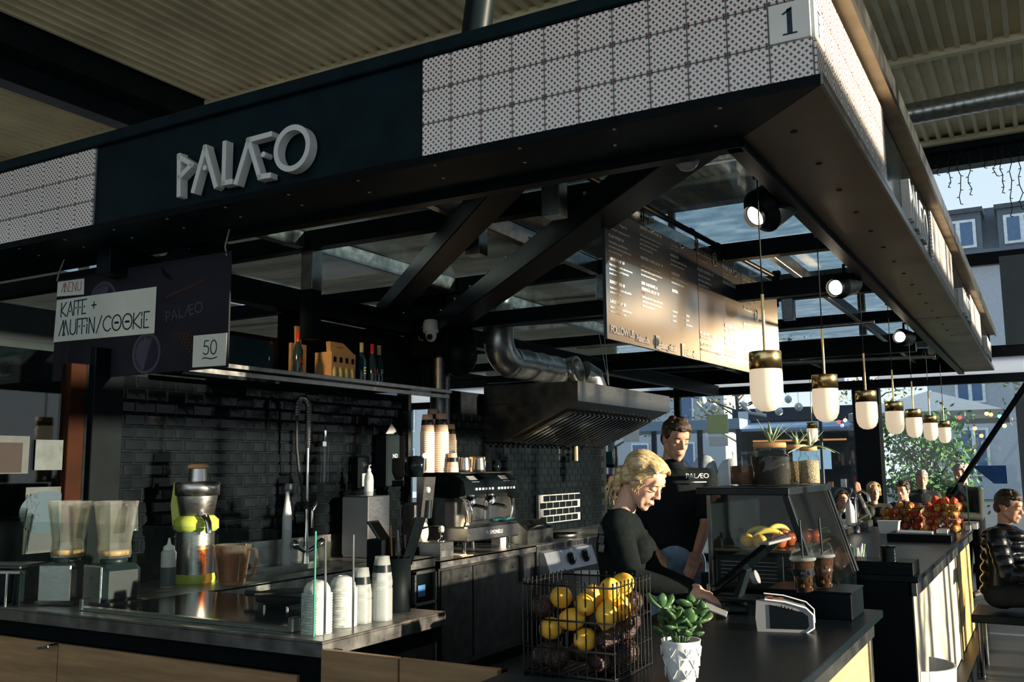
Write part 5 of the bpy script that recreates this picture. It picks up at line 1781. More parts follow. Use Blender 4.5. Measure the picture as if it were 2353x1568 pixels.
# printed coffee lids and sleeve pattern
def lid_disc(cx, cy, r_, name):
    c = pl(cx, cy, 0.001)
    n = 36
    ring = lambda rr: [(c.x + rr * math.cos(2 * PI * i / n), PY_ - 0.0012, c.z + rr * math.sin(2 * PI * i / n)) for i in range(n)]
    d_ = MB().add(ring(r_), [tuple(range(n))]).build(name, 'poster_grey', PO)
    MB().add([(x, y - 0.0006, z) for x, y, z in ring(r_ * 0.84)], [tuple(range(n))]).build('lid_dark', 'poster_grey_dark', d_)
    rr = r_ * 0.80
    half = [(c.x + rr * math.cos(R(a)), PY_ - 0.0022, c.z + rr * math.sin(R(a))) for a in range(60, 261, 10)]
    MB().add(half, [tuple(range(len(half)))]).build('lid_face', 'poster_grey', d_)
    return c, d_


c, d_ = lid_disc(336, 812, 0.118, 'printed_lid')
for i, ch in enumerate('CAUTION CONTENT HOT'):
    a = R(245 - i * 9.5)
    q = c + V((math.cos(a), 0, math.sin(a))) * 0.08
    tv = V((math.sin(a), 0, -math.cos(a)))
    if ch != ' ':
        text('lettering', ch, 0.021, 'poster_grey_dark', d_, (q.x, PY_ - 0.0028, q.z), tv, (math.cos(a), 0, math.sin(a)), extrude=0.0002)
lid_disc(236, 695, 0.125, 'printed_lid')
m = MB()
for i in range(9):
    a = pl(395 + i * 6, 770 + i * 5, 0.001)
    for k_ in range(5):
        x, z = a.x + k_ * 0.03, a.z - 0.0 - i * 0.004
        m.prism([(x, PY_ - 0.001, z), (x + 0.02, PY_ - 0.001, z + 0.012), (x + 0.03, PY_ - 0.001, z + 0.002), (x + 0.01, PY_ - 0.001, z - 0.008)], (0, -0.0006, 0))
m.build('printed_sleeve', 'poster_brown', PO)
m = MB()
for i in range(10):
    a = pl(380 + i * 9, 682 - i * 4, 0.001)
    m.prism([(a.x, PY_ - 0.001, a.z), (a.x + 0.03, PY_ - 0.001, a.z + 0.014), (a.x + 0.036, PY_ - 0.001, a.z - 0.002), (a.x + 0.01, PY_ - 0.001, a.z - 0.016)], (0, -0.0006, 0))
m.build('printed_sleeve', 'poster_brown', PO)
o = text('lettering', 'PALÆO', 0.09, 'poster_grey', PO, (pl(380, 742).x, PY_ - 0.0016, pl(380, 742).z), (1, 0, 0.12), (-0.12, 0, 1), extrude=0.0002)
# thin geometric lettering drawn with strokes; each glyph in a 1 x 1.6 box
GLY = {
    'K': [[(0, 0), (0, 1.6)], [(0.75, 1.6), (0, 0.7), (0.8, 0)]],
    'A': [[(0, 0), (0.42, 1.6), (0.85, 0)]],
    'F': [[(0, 0), (0, 1.6), (0.5, 1.6)]],
    'E': [[(0.55, 0), (0, 0), (0, 1.6), (0.6, 1.6)]],
    '+': [[(0.1, 0.8), (0.75, 0.8)], [(0.42, 0.45), (0.42, 1.15)]],
    'M': [[(0, 0), (0.5, 1.6), (0.62, 0.5)], [(0.5, 0.0), (0.62, 0.5), (0.75, 0), (0.5, 0)], [(0.62, 0.5), (0.8, 1.6), (1.25, 0)]],
    'U': [[(0, 1.6), (0, 0.4), (0.1, 0.1), (0.35, 0), (0.6, 0.1), (0.7, 0.4), (0.7, 1.6)]],
    'I': [[(0, 0), (0, 0.95)], [(0, 1.25), (0, 1.6)]],
    'N': [[(0, 0), (0, 1.6), (0.65, 0), (0.65, 1.6)]],
    '/': [[(0, -0.1), (0.6, 1.7)]],
    'C': [[(0.95 - 0.0 + 0.0, 1.35), (0.65, 1.6), (0.3, 1.45), (0.05, 1.1), (0, 0.8), (0.05, 0.5), (0.3, 0.12), (0.65, 0), (0.95, 0.25)]],
    'O': [[(0.55 + 0.55 * math.cos(a * PI / 10), 0.8 + 0.8 * math.sin(a * PI / 10)) for a in range(21)], [(0.3, 0.75), (0.38, 0.85), (0.46, 0.75), (0.54, 0.85), (0.62, 0.75), (0.7, 0.85), (0.78, 0.75)]],
    '5': [[(0.7, 1.6), (0.2, 1.6), (0.12, 0.95), (0.4, 1.02), (0.65, 0.85), (0.75, 0.5), (0.62, 0.15), (0.35, 0), (0.05, 0.2)]],
    '0': [[(0.4 + 0.38 * math.cos(a * PI / 10), 0.8 + 0.8 * math.sin(a * PI / 10)) for a in range(21)]],
    '~': [[(0, 0.1), (0.3, 0.2), (0.6, 0.1), (0.9, 0.0), (1.2, 0.05), (1.6, 0.2)]],
}
ADV = {'K': 0.95, 'A': 1.0, 'F': 0.62, 'E': 0.75, '+': 1.0, 'M': 1.45, 'U': 0.9, 'I': 0.28, 'N': 0.95, '/': 0.8, 'C': 1.1, 'O': 1.28, ' ': 0.55, '5': 0.95, '0': 1.0, '~': 1.6}
DOT = {'A': (0.42, 0.5), 'F': (0.28, 0.8), 'E': (0.32, 0.8)}


def stroke_text(body, p0, p1, h, mt, w=0.008):
    """letters between two points of the poster face"""
    tot_ = sum(ADV[c_] for c_ in body)
    p0, p1 = V(p0), V(p1)
    k_ = (p1 - p0).length / tot_
    ex = (p1 - p0).normalized()
    ez = V((0, 0, 1))
    m = MB()
    x = 0.0
    for ch in body:
        for st in GLY.get(ch, []):
            q = [p0 + ex * ((x + a) * k_) + ez * (b / 1.6 * h) for a, b in st]
            for a, b in zip(q[:-1], q[1:]):
                dd = (b - a).normalized() * (w * 0.4)
                m.bar(a - dd, b + dd, w, 0.0012, up=(0, 1, 0))
        if ch in DOT:
            a, b = DOT[ch]
            c = p0 + ex * ((x + a) * k_) + ez * (b / 1.6 * h)
            m.cyl(c - V((0, 0.0008, 0)), c + V((0, 0.0006, 0)), w * 0.75, n=8)
        x += ADV[ch]
    return m.build('lettering', mt, PO)


OFF = 0.005
stroke_text('KAFFE +', pl(140, 729, OFF), pl(224, 716, OFF), 0.085, 'print_dark')
stroke_text('MUFFIN/COOKIE', pl(135, 772, OFF), pl(345, 752, OFF), 0.090, 'print_dark')
stroke_text('MENU', pl(141, 672, OFF), pl(188, 667, OFF), 0.055, 'print_red', 0.004)
stroke_text('50', pl(466, 816, OFF), pl(501, 813, OFF), 0.075, 'print_dark', 0.006)
stroke_text('~', pl(465, 826, OFF), pl(498, 824, OFF), 0.06, 'print_dark', 0.006)
for a, b in ((pl(131, 646), at(160, 597, Y=3.56)), (pl(521, 588), at(535, 532, Y=3.56))):
    mid = a.lerp(b, 0.4) + V((-0.03, 0, 0))
    MB().tube([a, mid, b + V((0, 0, 0.1))], 0.005, 6).build('hanging_cord', 'rope', PO)
# ================================================================ things on the till counter
# wire basket
bx0, bx1, by0, by1, bz0, bz1 = -1.385, -1.095, 2.49, 2.77, BZ + 0.002, BZ + 0.255
WB = thing('wire_basket', 'black wire basket filled with lemons and avocados on the till counter', 'basket', (0, 0, 0))
mat('wire_black', (0.02, 0.022, 0.022), 0.3, metal=0.6, var=0.1)
m = MB()
wr = 0.0022
rings = (bz0 + 0.004, bz0 + 0.075, bz0 + 0.155, bz1)
for z in rings:
    m.tube([(bx0, by0, z), (bx1, by0, z), (bx1, by1, z), (bx0, by1, z)], wr * 1.3, 6, closed=True)
m.build('hoops', 'wire_black', WB)
upr = []
for i in range(11):
    x = bx0 + (bx1 - bx0) * i / 10
    for y in (by0, by1):
        upr.append((x, y))
for i in range(1, 10):
    y = by0 + (by1 - by0) * i / 10
    for x in (bx0, bx1):
        upr.append((x, y))
wm = MB().cyl((0, 0, bz0), (0, 0, bz1 + 0.012), wr, n=6).ell((0, 0, bz1 + 0.012), 0.0035, 6).mesh('wire')
wm.materials.append(M['wire_black'])
for x, y in upr:
    link('wire', wm, WB, (x, y, 0))
m = MB()
for i in range(11):
    x = bx0 + (bx1 - bx0) * i / 10
    m.cyl((x, by0, bz0), (x, by1, bz0), wr, n=5)
m.build('bottom_grid', 'wire_black', WB)
# lemons and avocados, one object each
def lemon_mesh():
    prof = [(0.0, -0.048), (0.008, -0.045), (0.013, -0.038), (0.024, -0.028), (0.031, -0.012), (0.033, 0.002), (0.030, 0.016), (0.022, 0.030), (0.012, 0.038), (0.007, 0.044), (0.0, 0.046)]
    me = MB().lathe(prof, 20).mesh('lemon')
    me.materials.append(M['lemon'])
    return me


mat('avocado', (0.040, 0.020, 0.016), 0.36, var=0.5, scale=30, bump=0.7, bscale=150)
mat('avocado_green', (0.045, 0.06, 0.025), 0.36, var=0.5, scale=30, bump=0.7, bscale=150)
lm = lemon_mesh()
av = MB().lathe([(0.0, -0.048), (0.018, -0.044), (0.031, -0.028), (0.034, -0.008), (0.030, 0.014), (0.022, 0.034), (0.013, 0.047), (0.0, 0.052)], 20).mesh('avocado')
av.materials.append(M['avocado'])
r_ = random.Random(21)


FRUITS = []


def fruit(px, py, kind, Y=None, X=None, lab='', sc=1.0, rot=None, grp=''):
    p = at(px, py, Y=Y) if X is None else at(px, py, X=X)
    p.x = min(max(p.x, bx0 + 0.036), bx1 - 0.036)
    p.y = min(max(p.y, by0 + 0.036), by1 - 0.036)
    p.z = min(max(p.z, bz0 + 0.045), bz1 + 0.03)
    o = link(kind, lm if kind == 'lemon' else av, None, p)
    FRUITS.append(o)
    o.rotation_euler = rot or (r_.uniform(0, 6), r_.uniform(0, 6), r_.uniform(0, 6))
    o.scale = (sc, sc, sc)
    tag(o, lab, kind, grp)
    return o


GL_, GA_ = 'lemons in the wire basket', 'avocados in the wire basket'
for px, py, Y, lab, rot in (
        (1363, 1374, 2.62, 'lemon on top of the heap, highest in the basket', (0.3, 0.2, 0)),
        (1288, 1392, 2.54, 'lemon at the upper left of the heap with its stem dot showing', (1.4, 0.3, 0.4)),
        (1284, 1431, 2.53, 'lemon lowest on the left side of the basket front', (0.9, 1.0, 0)),
        (1328, 1432, 2.53, 'lemon lying sideways low in the middle of the basket front', (0.2, 1.4, 0.3)),
        (1367, 1408, 2.53, 'lemon below the topmost one, tip towards the viewer', (1.9, 0.0, 0.3)),
        (1370, 1452, 2.53, 'lemon lowest in the middle with a round shadow on it', (1.7, 0.3, 0)),
        (1402, 1392, 2.54, 'lemon right of the topmost one near the basket corner', (0.7, 0.4, 0)),
        (1424, 1388, 2.62, 'lemon half hidden behind the corner one', (0.5, 1.0, 0)),
        (1409, 1438, 2.53, 'lemon standing upright beside the basket corner wire', (0.0, 0.2, 0)),
        (1455, 1416, 2.60, 'large lemon on the right side of the basket', (0.2, 0.3, 0))):
    fruit(px, py, 'lemon', Y, None, lab, 1.0, rot, GL_)
for px, py, Y, lab, sc in (
        (1243, 1392, 2.55, 'avocado at the far left of the basket under the rim', 1.0),
        (1477, 1386, 2.72, 'avocado at the right rear of the basket beside the plant', 1.0),
        (1405, 1484, 2.54, 'avocado under the lemons at the basket corner', 1.05),
        (1452, 1466, 2.60, 'avocado below the large lemon on the right', 1.0),
        (1436, 1424, 2.57, 'nearly black avocado between the lemons on the right', 0.95),
        (1408, 1535, 2.54, 'reddish avocado lowest at the basket corner', 1.0),
        (1478, 1500, 2.68, 'avocado low at the right side of the basket', 1.0),
        (1456, 1520, 2.60, 'avocado at the bottom right behind the wires', 1.0),
        (1474, 1446, 2.66, 'green-brown avocado right of the large lemon', 0.95),
        (1330, 1500, 2.56, 'avocado in the dark middle of the basket bottom', 1.0),
        (1262, 1500, 2.56, 'avocado in the dark left of the basket bottom', 1.0),
        (1300, 1545, 2.54, 'avocado lowest on the basket floor at left', 1.0),
        (1360, 1545, 2.60, 'avocado on the basket floor in the middle', 1.0),
        (1255, 1450, 2.60, 'avocado left of the lowest lemons in shadow', 1.0)):
    o = fruit(px, py, 'avocado', Y, None, lab, sc, None, GA_)

for _ in range(120):           # settle the heap so that no two fruits share space
    for i, a in enumerate(FRUITS):
        for b in FRUITS[i + 1:]:
            d = b.location - a.location
            L2 = d.length
            if 1e-6 < L2 < 0.071:
                d *= (0.071 - L2) / L2 * 0.5
                a.location -= d
                b.location += d
    for a in FRUITS:
        a.location.x = min(max(a.location.x, bx0 + 0.037), bx1 - 0.037)
        a.location.y = min(max(a.location.y, by0 + 0.037), by1 - 0.037)
        a.location.z = max(a.location.z, bz0 + 0.042)
# succulent in a white relief pot
pp_ = at(1551, 1575, Z=BZ)
PT = thing('potted_succulent', 'jade succulent in a white relief-patterned pot beside the basket', 'plant', (pp_.x + 0.01, pp_.y + 0.03, BZ))
mat('ceramic_white', (0.72, 0.74, 0.71), 0.5, var=0.05, scale=10)
mat('jade_leaf', (0.055, 0.125, 0.045), 0.35, var=0.3, scale=10, spec=0.4)
mat('soil', (0.03, 0.02, 0.015), 0.9, var=0.4, scale=60)
MB().lathe([(0.032, 0.0), (0.036, 0.004), (0.047, 0.05), (0.054, 0.112), (0.0555, 0.118), (0.052, 0.118), (0.048, 0.1), (0.0, 0.098)], 32).build('pot', 'ceramic_white', PT)
m = MB()
for k_ in range(7):
    for row, zz in enumerate((0.03, 0.058, 0.088)):
        a = 2 * PI * (k_ + 0.5 * (row % 2)) / 7
        rr = 0.036 + zz * 0.165 + 0.0035
        for da in (-0.3, 0.0, 0.3):
            p0 = V((rr * math.cos(a), rr * math.sin(a), zz - 0.010))
            p1 = V(((rr + 0.002) * math.cos(a + da), (rr + 0.002) * math.sin(a + da), zz + 0.012))
            m.cap(p0, 0.0022, p1, 0.0012, 5)
m.build('relief', 'ceramic_white', PT)
MB().lathe([(0.0, 0.099), (0.05, 0.100)], 20).build('soil', 'soil', PT)
leafm = MB()
n_ = 12
for side in (1, -1):
    pass
prof = [(0.0, 0.004), (0.10, 0.010), (0.3, 0.019), (0.55, 0.024), (0.78, 0.021), (0.93, 0.012), (1.0, 0.002)]
vs, fs = [], []
for t_, w_ in prof:
    for k_ in range(8):
        a = 2 * PI * k_ / 8
        vs.append((t_ * 0.055, w_ * math.cos(a) * 0.8, 0.006 * math.sin(a) * (0.3 + w_ / 0.024) + 0.012 * t_ * t_))
for i in range(len(prof) - 1):
    for k_ in range(8):
        fs.append((i * 8 + k_, i * 8 + (k_ + 1) % 8, (i + 1) * 8 + (k_ + 1) % 8, (i + 1) * 8 + k_))
leafm.add(vs, fs, True)
lme = leafm.mesh('leaf')
lme.materials.append(M['jade_leaf'])
r_ = random.Random(4)
for i in range(9):
    a = i * 2.4
    h = r_.uniform(0.05, 0.115)
    out = r_.uniform(0.03, 0.085)
    tip = V((math.cos(a) * out, math.sin(a) * out, 0.10 + h))
    root = V((math.cos(a) * 0.012, math.sin(a) * 0.012, 0.095))
    MB().tube([root, root.lerp(tip, 0.5) + V((0, 0, 0.01)), tip], [0.0035, 0.003, 0.0025], 6).build('stem', 'jade_leaf', PT)
    for j in range(6):
        f_ = (0.55, 0.7, 0.85, 1.0, 1.0, 1.0)[j]
        b = j * 2.2 + i
        o = link('leaf', lme, PT, root.lerp(tip, f_))
        s_ = r_.uniform(0.62, 1.05) * (0.8 if j == 5 else 1.0)
        o.scale = (s_, s_, s_)
        o.rotation_euler = Euler((r_.uniform(-0.5, 0.5), -r_.uniform(-0.1, 0.9) - (0.5 if j == 5 else 0), b), 'XYZ')

# tablet on a white tilted stand
c = at(1640, 1412, Z=BZ)
t = thing('till_tablet', 'tablet on a folded white stand under the hand', 'tablet', (c.x - 0.03, c.y - 0.02, BZ), R(14))
m = MB().bar((-0.15, 0, 0.010), (0.0, 0, 0.040), 0.18, 0.010, 0.003)
m.bar((0.0, 0, 0.040), (0.09, 0, 0.008), 0.18, 0.010, 0.003)
m.build('stand', 'grey_plastic', t)
MB().bar((-0.15, 0, 0.022), (-0.01, 0, 0.050), 0.19, 0.008, 0.003).build('screen', 'black_gloss', t)
for y in (0.02, 0.05):
    MB().bx(-0.01 + 0.12, 0.0 + 0.16, y, y + 0.016, 0.03, 0.034).build('clip', 'white_plastic', t)
MB().box((0.12, 0.06, 0.022), (0.10, 0.10, 0.03), None, 0.006).build('card_slot', 'black_gloss', t)
# receipt printer / till screen seen from behind
t = thing('till_screen', 'black till monitor leaning back in front of the display case', 'monitor', (-1.26, 4.24, BZ))
m = MB().bar((-0.07, 0.02, 0.06), (0.19, -0.02, 0.27), 0.26, 0.022, 0.004, up=(-0.6, 0, 0.75))
m.build('monitor_panel', 'black_gloss', t)
MB().bar((0.17, -0.15, 0.262), (0.20, 0.12, 0.268), 0.05, 0.012, 0.003).build('top_edge', 'grey_plastic', t)
MB().bar((0.0, 0, 0.0), (0.05, 0, 0.14), 0.08, 0.03, 0.004).build('stand', 'black_plastic', t)
MB().bx(-0.1, 0.14, -0.1, 0.1, 0.0, 0.015, 0.004).build('foot', 'black_plastic', t)
m = MB().lathe([(0.028, -0.012), (0.030, 0.012)], 18, mx=Matrix.Translation((0.12, -0.13, 0.115)) @ Matrix.Rotation(R(70), 4, 'Y'))
m.build('round_hinge', 'grey_plastic', t)
MB().bx(-0.20, -0.17, 0.1, 0.13, 0.0, 0.10, 0.002).build('cable_box', 'black_plastic', t)
# card terminal
c = at(1800, 1450, Z=BZ)
t = thing('card_terminal', 'rounded white and black receipt printer on the till counter', 'printer', (c.x, c.y + 0.03, BZ), R(16))
sec = [(-0.10, 0.0), (0.075, 0.0), (0.10, 0.02), (0.098, 0.065), (0.075, 0.088), (0.0, 0.108), (-0.07, 0.115), (-0.10, 0.11), (-0.105, 0.05)]
MB().prism([(x, -0.062, z) for x, z in sec], (0, 0.014, 0)).build('front_shell', 'grey_plastic', t)
MB().prism([(x * 0.97 + 0.001, -0.050, z * 0.97 + 0.001) for x, z in sec], (0, 0.11, 0)).build('body', 'black_gloss', t)
sc_ = [(-0.055, 0.012), (0.070, 0.012), (0.080, 0.024), (0.078, 0.058), (0.06, 0.072), (-0.055, 0.096)]
MB().prism([(x, -0.0645, z) for x, z in sc_], (0, 0.003, 0)).build('side_window', 'black_gloss', t)
MB().tube([(0.07, -0.063, 0.0), (0.097, -0.063, 0.018), (0.096, -0.063, 0.062), (0.072, -0.063, 0.086), (0.0, -0.063, 0.106), (-0.07, -0.063, 0.113)], 0.004, 6).build('shell_rim', 'white_plastic', t)
MB().tube([(0.085, 0.055, 0.0), (0.108, 0.055, 0.02), (0.107, 0.055, 0.066), (0.08, 0.055, 0.092), (0.0, 0.055, 0.114), (-0.07, 0.055, 0.12)], 0.003, 6).build('lid_rim', 'white_plastic', t)
for i in range(4):
    MB().ell((-0.012 + i * 0.012, -0.0665, 0.092 - i * 0.0035), 0.0032, 6).build('button', 'black_plastic', t)
MB().bx(-0.06, -0.04, 0.0, 0.02, 0.112, 0.116).build('status_light', 'print_red', t)
# black riser with two iced drinks and a pen
t = thing('black_riser', 'black box riser on the till counter carrying two iced drinks', 'riser', (0, 0, BZ))
MB().bx(-1.02, -0.70, 3.86, 4.12, 0.0, 0.10, 0.003).build('box', 'black_metal', t)
MB().bx(-1.023, -0.697, 3.857, 4.123, 0.10, 0.106, 0.001).build('top_plate', 'black_stone', t)
mat('iced_coffee', (0.055, 0.026, 0.014), 0.15, var=0.5, scale=60)
mat('ice_brown', (0.16, 0.085, 0.045), 0.15, trans=0.4, var=0.4, scale=50)


def iced_drink(label, px, py, printed):
    p = at(px, py, Z=BZ + 0.106)
    t = thing('iced_drink', label, 'drink', (p.x, p.y, BZ + 0.107), 0, 'iced drinks on the black riser')
    MB().lathe([(0.0, 0.0), (0.030, 0.0), (0.031, 0.004), (0.046, 0.125), (0.0465, 0.128), (0.044, 0.125)], 24).build('cup', 'glass', t)
    MB().lathe([(0.0, 0.003), (0.0285, 0.004), (0.043, 0.116), (0.0, 0.117)], 24).build('coffee', 'iced_coffee', t)
    for i in range(14):
        a = i * 2.4
        z = 0.012 + i * 0.0072
        rr = 0.0285 + z * 0.125
        b = MB().box((rr * math.cos(a) * 0.86, rr * math.sin(a) * 0.86, z), (0.015, 0.015, 0.015), None, 0.003).build('ice_cube', 'ice_brown', t)
    d_ = MB().lathe([(0.049, 0.122), (0.050, 0.132), (0.046, 0.135), (0.045, 0.142), (0.040, 0.162), (0.028, 0.178), (0.010, 0.185)], 24).build('dome_lid', 'glass_case', t)
    MB().lathe([(0.047, 0.121), (0.0505, 0.124), (0.0505, 0.131), (0.047, 0.134)], 24).build('lid_rim', 'cup_clear', t)
    MB().cyl((0.005, 0.0, 0.02), (-0.006, 0.004, 0.275), 0.0045, n=8).build('straw', 'black_plastic', t)
    if printed:
        MB().lathe([(0.0395, 0.062), (0.0425, 0.088)], 24).build('printed_band', 'black_plastic', t)
        text('lettering', 'PALÆO', 0.016, 'poster_grey', t, (0.0, -0.0432, 0.07), (0.9, 0.35, 0), (0, 0, 1), extrude=0.001)
    return t


iced_drink('iced coffee with dome top and printed band, nearer of the two', 1848, 1362, True)
iced_drink('iced coffee with dome top behind the printed one', 1893, 1352, False)
pn_ = at(1958, 1408, Z=BZ)
t = thing('counter_pen', 'pen on a cord leaning in its holder at the counter edge', 'pen', (pn_.x, pn_.y, BZ))
MB().cyl((0.0, 0, 0.006), (-0.05, 0.03, 0.095), 0.0045, n=8).build('barrel', 'white_plastic', t)
MB().cyl((-0.045, 0.027, 0.086), (-0.06, 0.036, 0.112), 0.005, n=8).build('cap', 'black_plastic', t)
MB().tube([(-0.06, 0.036, 0.11), (-0.075, 0.05, 0.06), (-0.06, 0.05, 0.0)], 0.002, 5).build('cord', 'rubber', t)
MB().bx(-0.075, 0.0, 0.02, 0.07, 0.0, 0.008).build('holder', 'black_plastic', t)

# ================================================================ display case contents
mat('apple_red', (0.45, 0.030, 0.025), 0.25, var=0.25, scale=6, col2=(0.62, 0.16, 0.05))
mat('banana', (0.80, 0.58, 0.09), 0.4, var=0.12, scale=10)
mat('apple_mixed', (0.42, 0.035, 0.02), 0.25, var=0.3, scale=9, col2=(0.60, 0.40, 0.06))
apm = MB().lathe([(0.0, -0.026), (0.012, -0.033), (0.026, -0.026), (0.037, 0.0), (0.036, 0.018), (0.026, 0.031), (0.012, 0.033), (0.0, 0.025)], 18).mesh('apple')
apm.materials.append(M['apple_red'])
stm = MB().cyl((0, 0, 0.024), (0.004, 0, 0.045), 0.0018, n=5).mesh('stem')
stm.materials.append(M['soil'])


def apple(loc, lab, grp, sc=1.0, me=None, stem=True):
    o = link('apple', me or apm, None, loc)
    o.scale = (sc, sc, sc)
    tag(o, lab, 'apple', grp)
    if stem:
        link('stem', stm, o)
    return o


GC = 'fruit in the display case'
for px, py, Y, lab in ((1790, 1222, 4.62, 'large red apple under the banana in the display case'), (1812, 1215, 4.74, 'red apple behind the slanted frame post of the display case'), (1870, 1208, 4.95, 'red apple farthest right behind the slanted glass'), (1846, 1214, 4.85, 'half-red apple between two others behind the slanted glass'), (1797, 1196, 5.1, 'red apple at the back of the display case')):
    p = at(px, py, Y=Y)
    apple((p.x, p.y, SHZ + 0.034), lab, GC, 1.0)
for px, Y, lab in ((1716, 4.6, 'lemon at the far left of the display case shelf'), (1745, 4.56, 'lemon second from left on the display case shelf'), (1858, 5.05, 'lemon behind the red apple at the slanted glass')):
    p = at(px, 1225, Y=Y)
    o = link('lemon', lm, None, (p.x, p.y, SHZ + 0.034))
    o.rotation_euler = (1.4, 0.3, 0.6)
    tag(o, lab, 'lemon', GC)
for (px, Y, lab, a) in ((1785, 4.66, 'yellow banana arching over the red apple', 0.5), (1765, 4.78, 'dull banana lying behind the lemons', 0.2), (1805, 5.0, 'banana at the back of the shelf', 0.9)):
    p = at(px, 1200, Y=Y)
    t = thing('banana', lab, 'banana', (p.x - 0.04, p.y, SHZ + 0.045), a, GC)
    pts, rs = [], []
    for i in range(9):
        b = R(150 - i * 15)
        pts.append(V((0.085 * math.cos(b), 0.0, 0.06 * math.sin(b) - 0.025)))
        rs.append((0.005, 0.010, 0.013, 0.015, 0.015, 0.014, 0.012, 0.008, 0.004)[i])
    MB().tube(pts, rs, 6).build('fruit_body', 'banana', t)
    MB().cyl(pts[-1], pts[-1] + (pts[-1] - pts[-2]) * 0.6, 0.0045, n=6).build('tip', 'soil', t)
mat('leaf_green', (0.08, 0.22, 0.05), 0.5, var=0.3, scale=8)
mat('leaf_pale', (0.30, 0.42, 0.26), 0.45, var=0.25, scale=8)


def leaf_blade(base, d, length, w, mt, parent, name='leaf', bend=0.3, thick=0.002):
    d = V(d).normalized()
    sd_ = d.cross(V((0, 0, 1)))
    sd_ = sd_.normalized() if sd_.length > 1e-3 else V((1, 0, 0))
    vs = []
    n = 6
    for i in range(n + 1):
        t_ = i / n
        c_ = V(base) + d * (length * t_) + V((0, 0, -bend * length * t_ * t_ * 0.5)) + V((d.x, d.y, 0)) * (bend * length * t_ * t_ * 0.4)
        ww = w * (1 - t_) ** 0.7 * (0.6 + 0.8 * min(1, t_ * 3)) * 0.5
        vs += [c_ - sd_ * ww, c_ + V((0, 0, -thick - ww * 0.25)), c_ + sd_ * ww, c_ + V((0, 0, thick))]
    fs = []
    for i in range(n):
        for k_ in range(4):
            fs.append((i * 4 + k_, i * 4 + (k_ + 1) % 4, (i + 1) * 4 + (k_ + 1) % 4, (i + 1) * 4 + k_))
    return MB().add(vs, fs, True).build(name, mt, parent)


# pineapple crown lying at the back of the case
p = at(1838, 1190, Y=5.1)
t = thing('pineapple_crown', 'green leaf crown lying on its side at the back of the display case', 'fruit crown', (p.x, p.y, SHZ + 0.03))
for i in range(9):
    a = R(-40 + i * 10)
    leaf_blade((0, 0, 0), (math.cos(a), math.sin(a) * 0.6, 0.35 + 0.05 * (i % 3)), 0.14, 0.02, 'leaf_green', t, bend=0.4)
# tub and card on the case floor
t = thing('price_card', 'framed dark price list inside the display case', 'price list', (-1.30, 4.53, DZ0))
MB().bx(-0.14, 0.18, 0.0, 0.008, 0.0, 0.15, 0.002).build('frame', 'black_plastic', t)
for i in range(6):
    MB().bx(-0.12, 0.02, -0.001, 0.0, 0.025 + i * 0.018, 0.029 + i * 0.018).build('text_line', 'grey_plastic', t)
    MB().bx(0.04, 0.15, -0.001, 0.0, 0.025 + i * 0.018, 0.029 + i * 0.018).build('text_line', 'grey_plastic', t)
t = thing('copper_bowl', 'copper coloured bowl on the floor of the display case', 'bowl', (-1.06, 4.75, DZ0))
mat('copper', (0.5, 0.22, 0.10), 0.3, metal=0.8, var=0.2)
MB().lathe([(0.0, 0.004), (0.04, 0.002), (0.07, 0.05), (0.075, 0.09), (0.071, 0.09), (0.06, 0.04), (0, 0.012)], 22).build('body', 'copper', t)

# jars on the case
mat('seeds_dark', (0.006, 0.005, 0.004), 0.7, var=0.6, scale=160, col2=(0.035, 0.028, 0.016), bump=0.6, bscale=180)
mat('granola', (0.36, 0.22, 0.09), 0.7, var=0.6, scale=120, col2=(0.62, 0.44, 0.22), bump=0.8, bscale=150)
mat('granola_pale', (0.45, 0.33, 0.19), 0.7, var=0.5, scale=140, col2=(0.70, 0.56, 0.36), bump=0.8, bscale=180)
mat('cocoa', (0.13, 0.06, 0.035), 0.8, var=0.3, scale=30)
mat('cork_wood', (0.62, 0.34, 0.14), 0.55, var=0.15, scale=12, stretch=(1, 1, 6))
JT = DZ1 + 0.036


def jar(label, px, X, r0, h, fill, fillz, lid=True, Yadd=0.0):
    p = at(px, 1110, X=X)
    t = thing('storage_jar', label, 'jar', (X, p.y + Yadd, JT), 0, 'jars on top of the display case')
    nr = r0 * 0.80
    MB().lathe([(r0 * 0.9, 0.0), (r0, 0.01), (r0, h * 0.72), (r0 * 0.95, h * 0.76), (nr, h * 0.80), (nr, h * 0.97)], 28).build('glass_body', 'glass', t)
    MB().lathe([(0.0, 0.006), (r0 * 0.95, 0.006), (r0 * 0.965, 0.012), (r0 * 0.965, fillz), (0, fillz + 0.006)], 28).build('filling', fill, t)
    if lid:
        MB().lathe([(nr * 0.98, h * 0.94), (nr * 1.06, h * 0.95), (nr * 1.06, h * 1.06), (nr * 1.0, h * 1.075), (0.0, h * 1.075)], 28).build('wooden_lid', 'cork_wood', t)
    else:
        MB().lathe([(nr * 1.0, h * 0.9), (nr * 1.05, h * 0.92), (nr * 1.05, h * 1.0), (0, h * 1.01)], 28).build('glass_lid', 'glass_case', t)
    return t


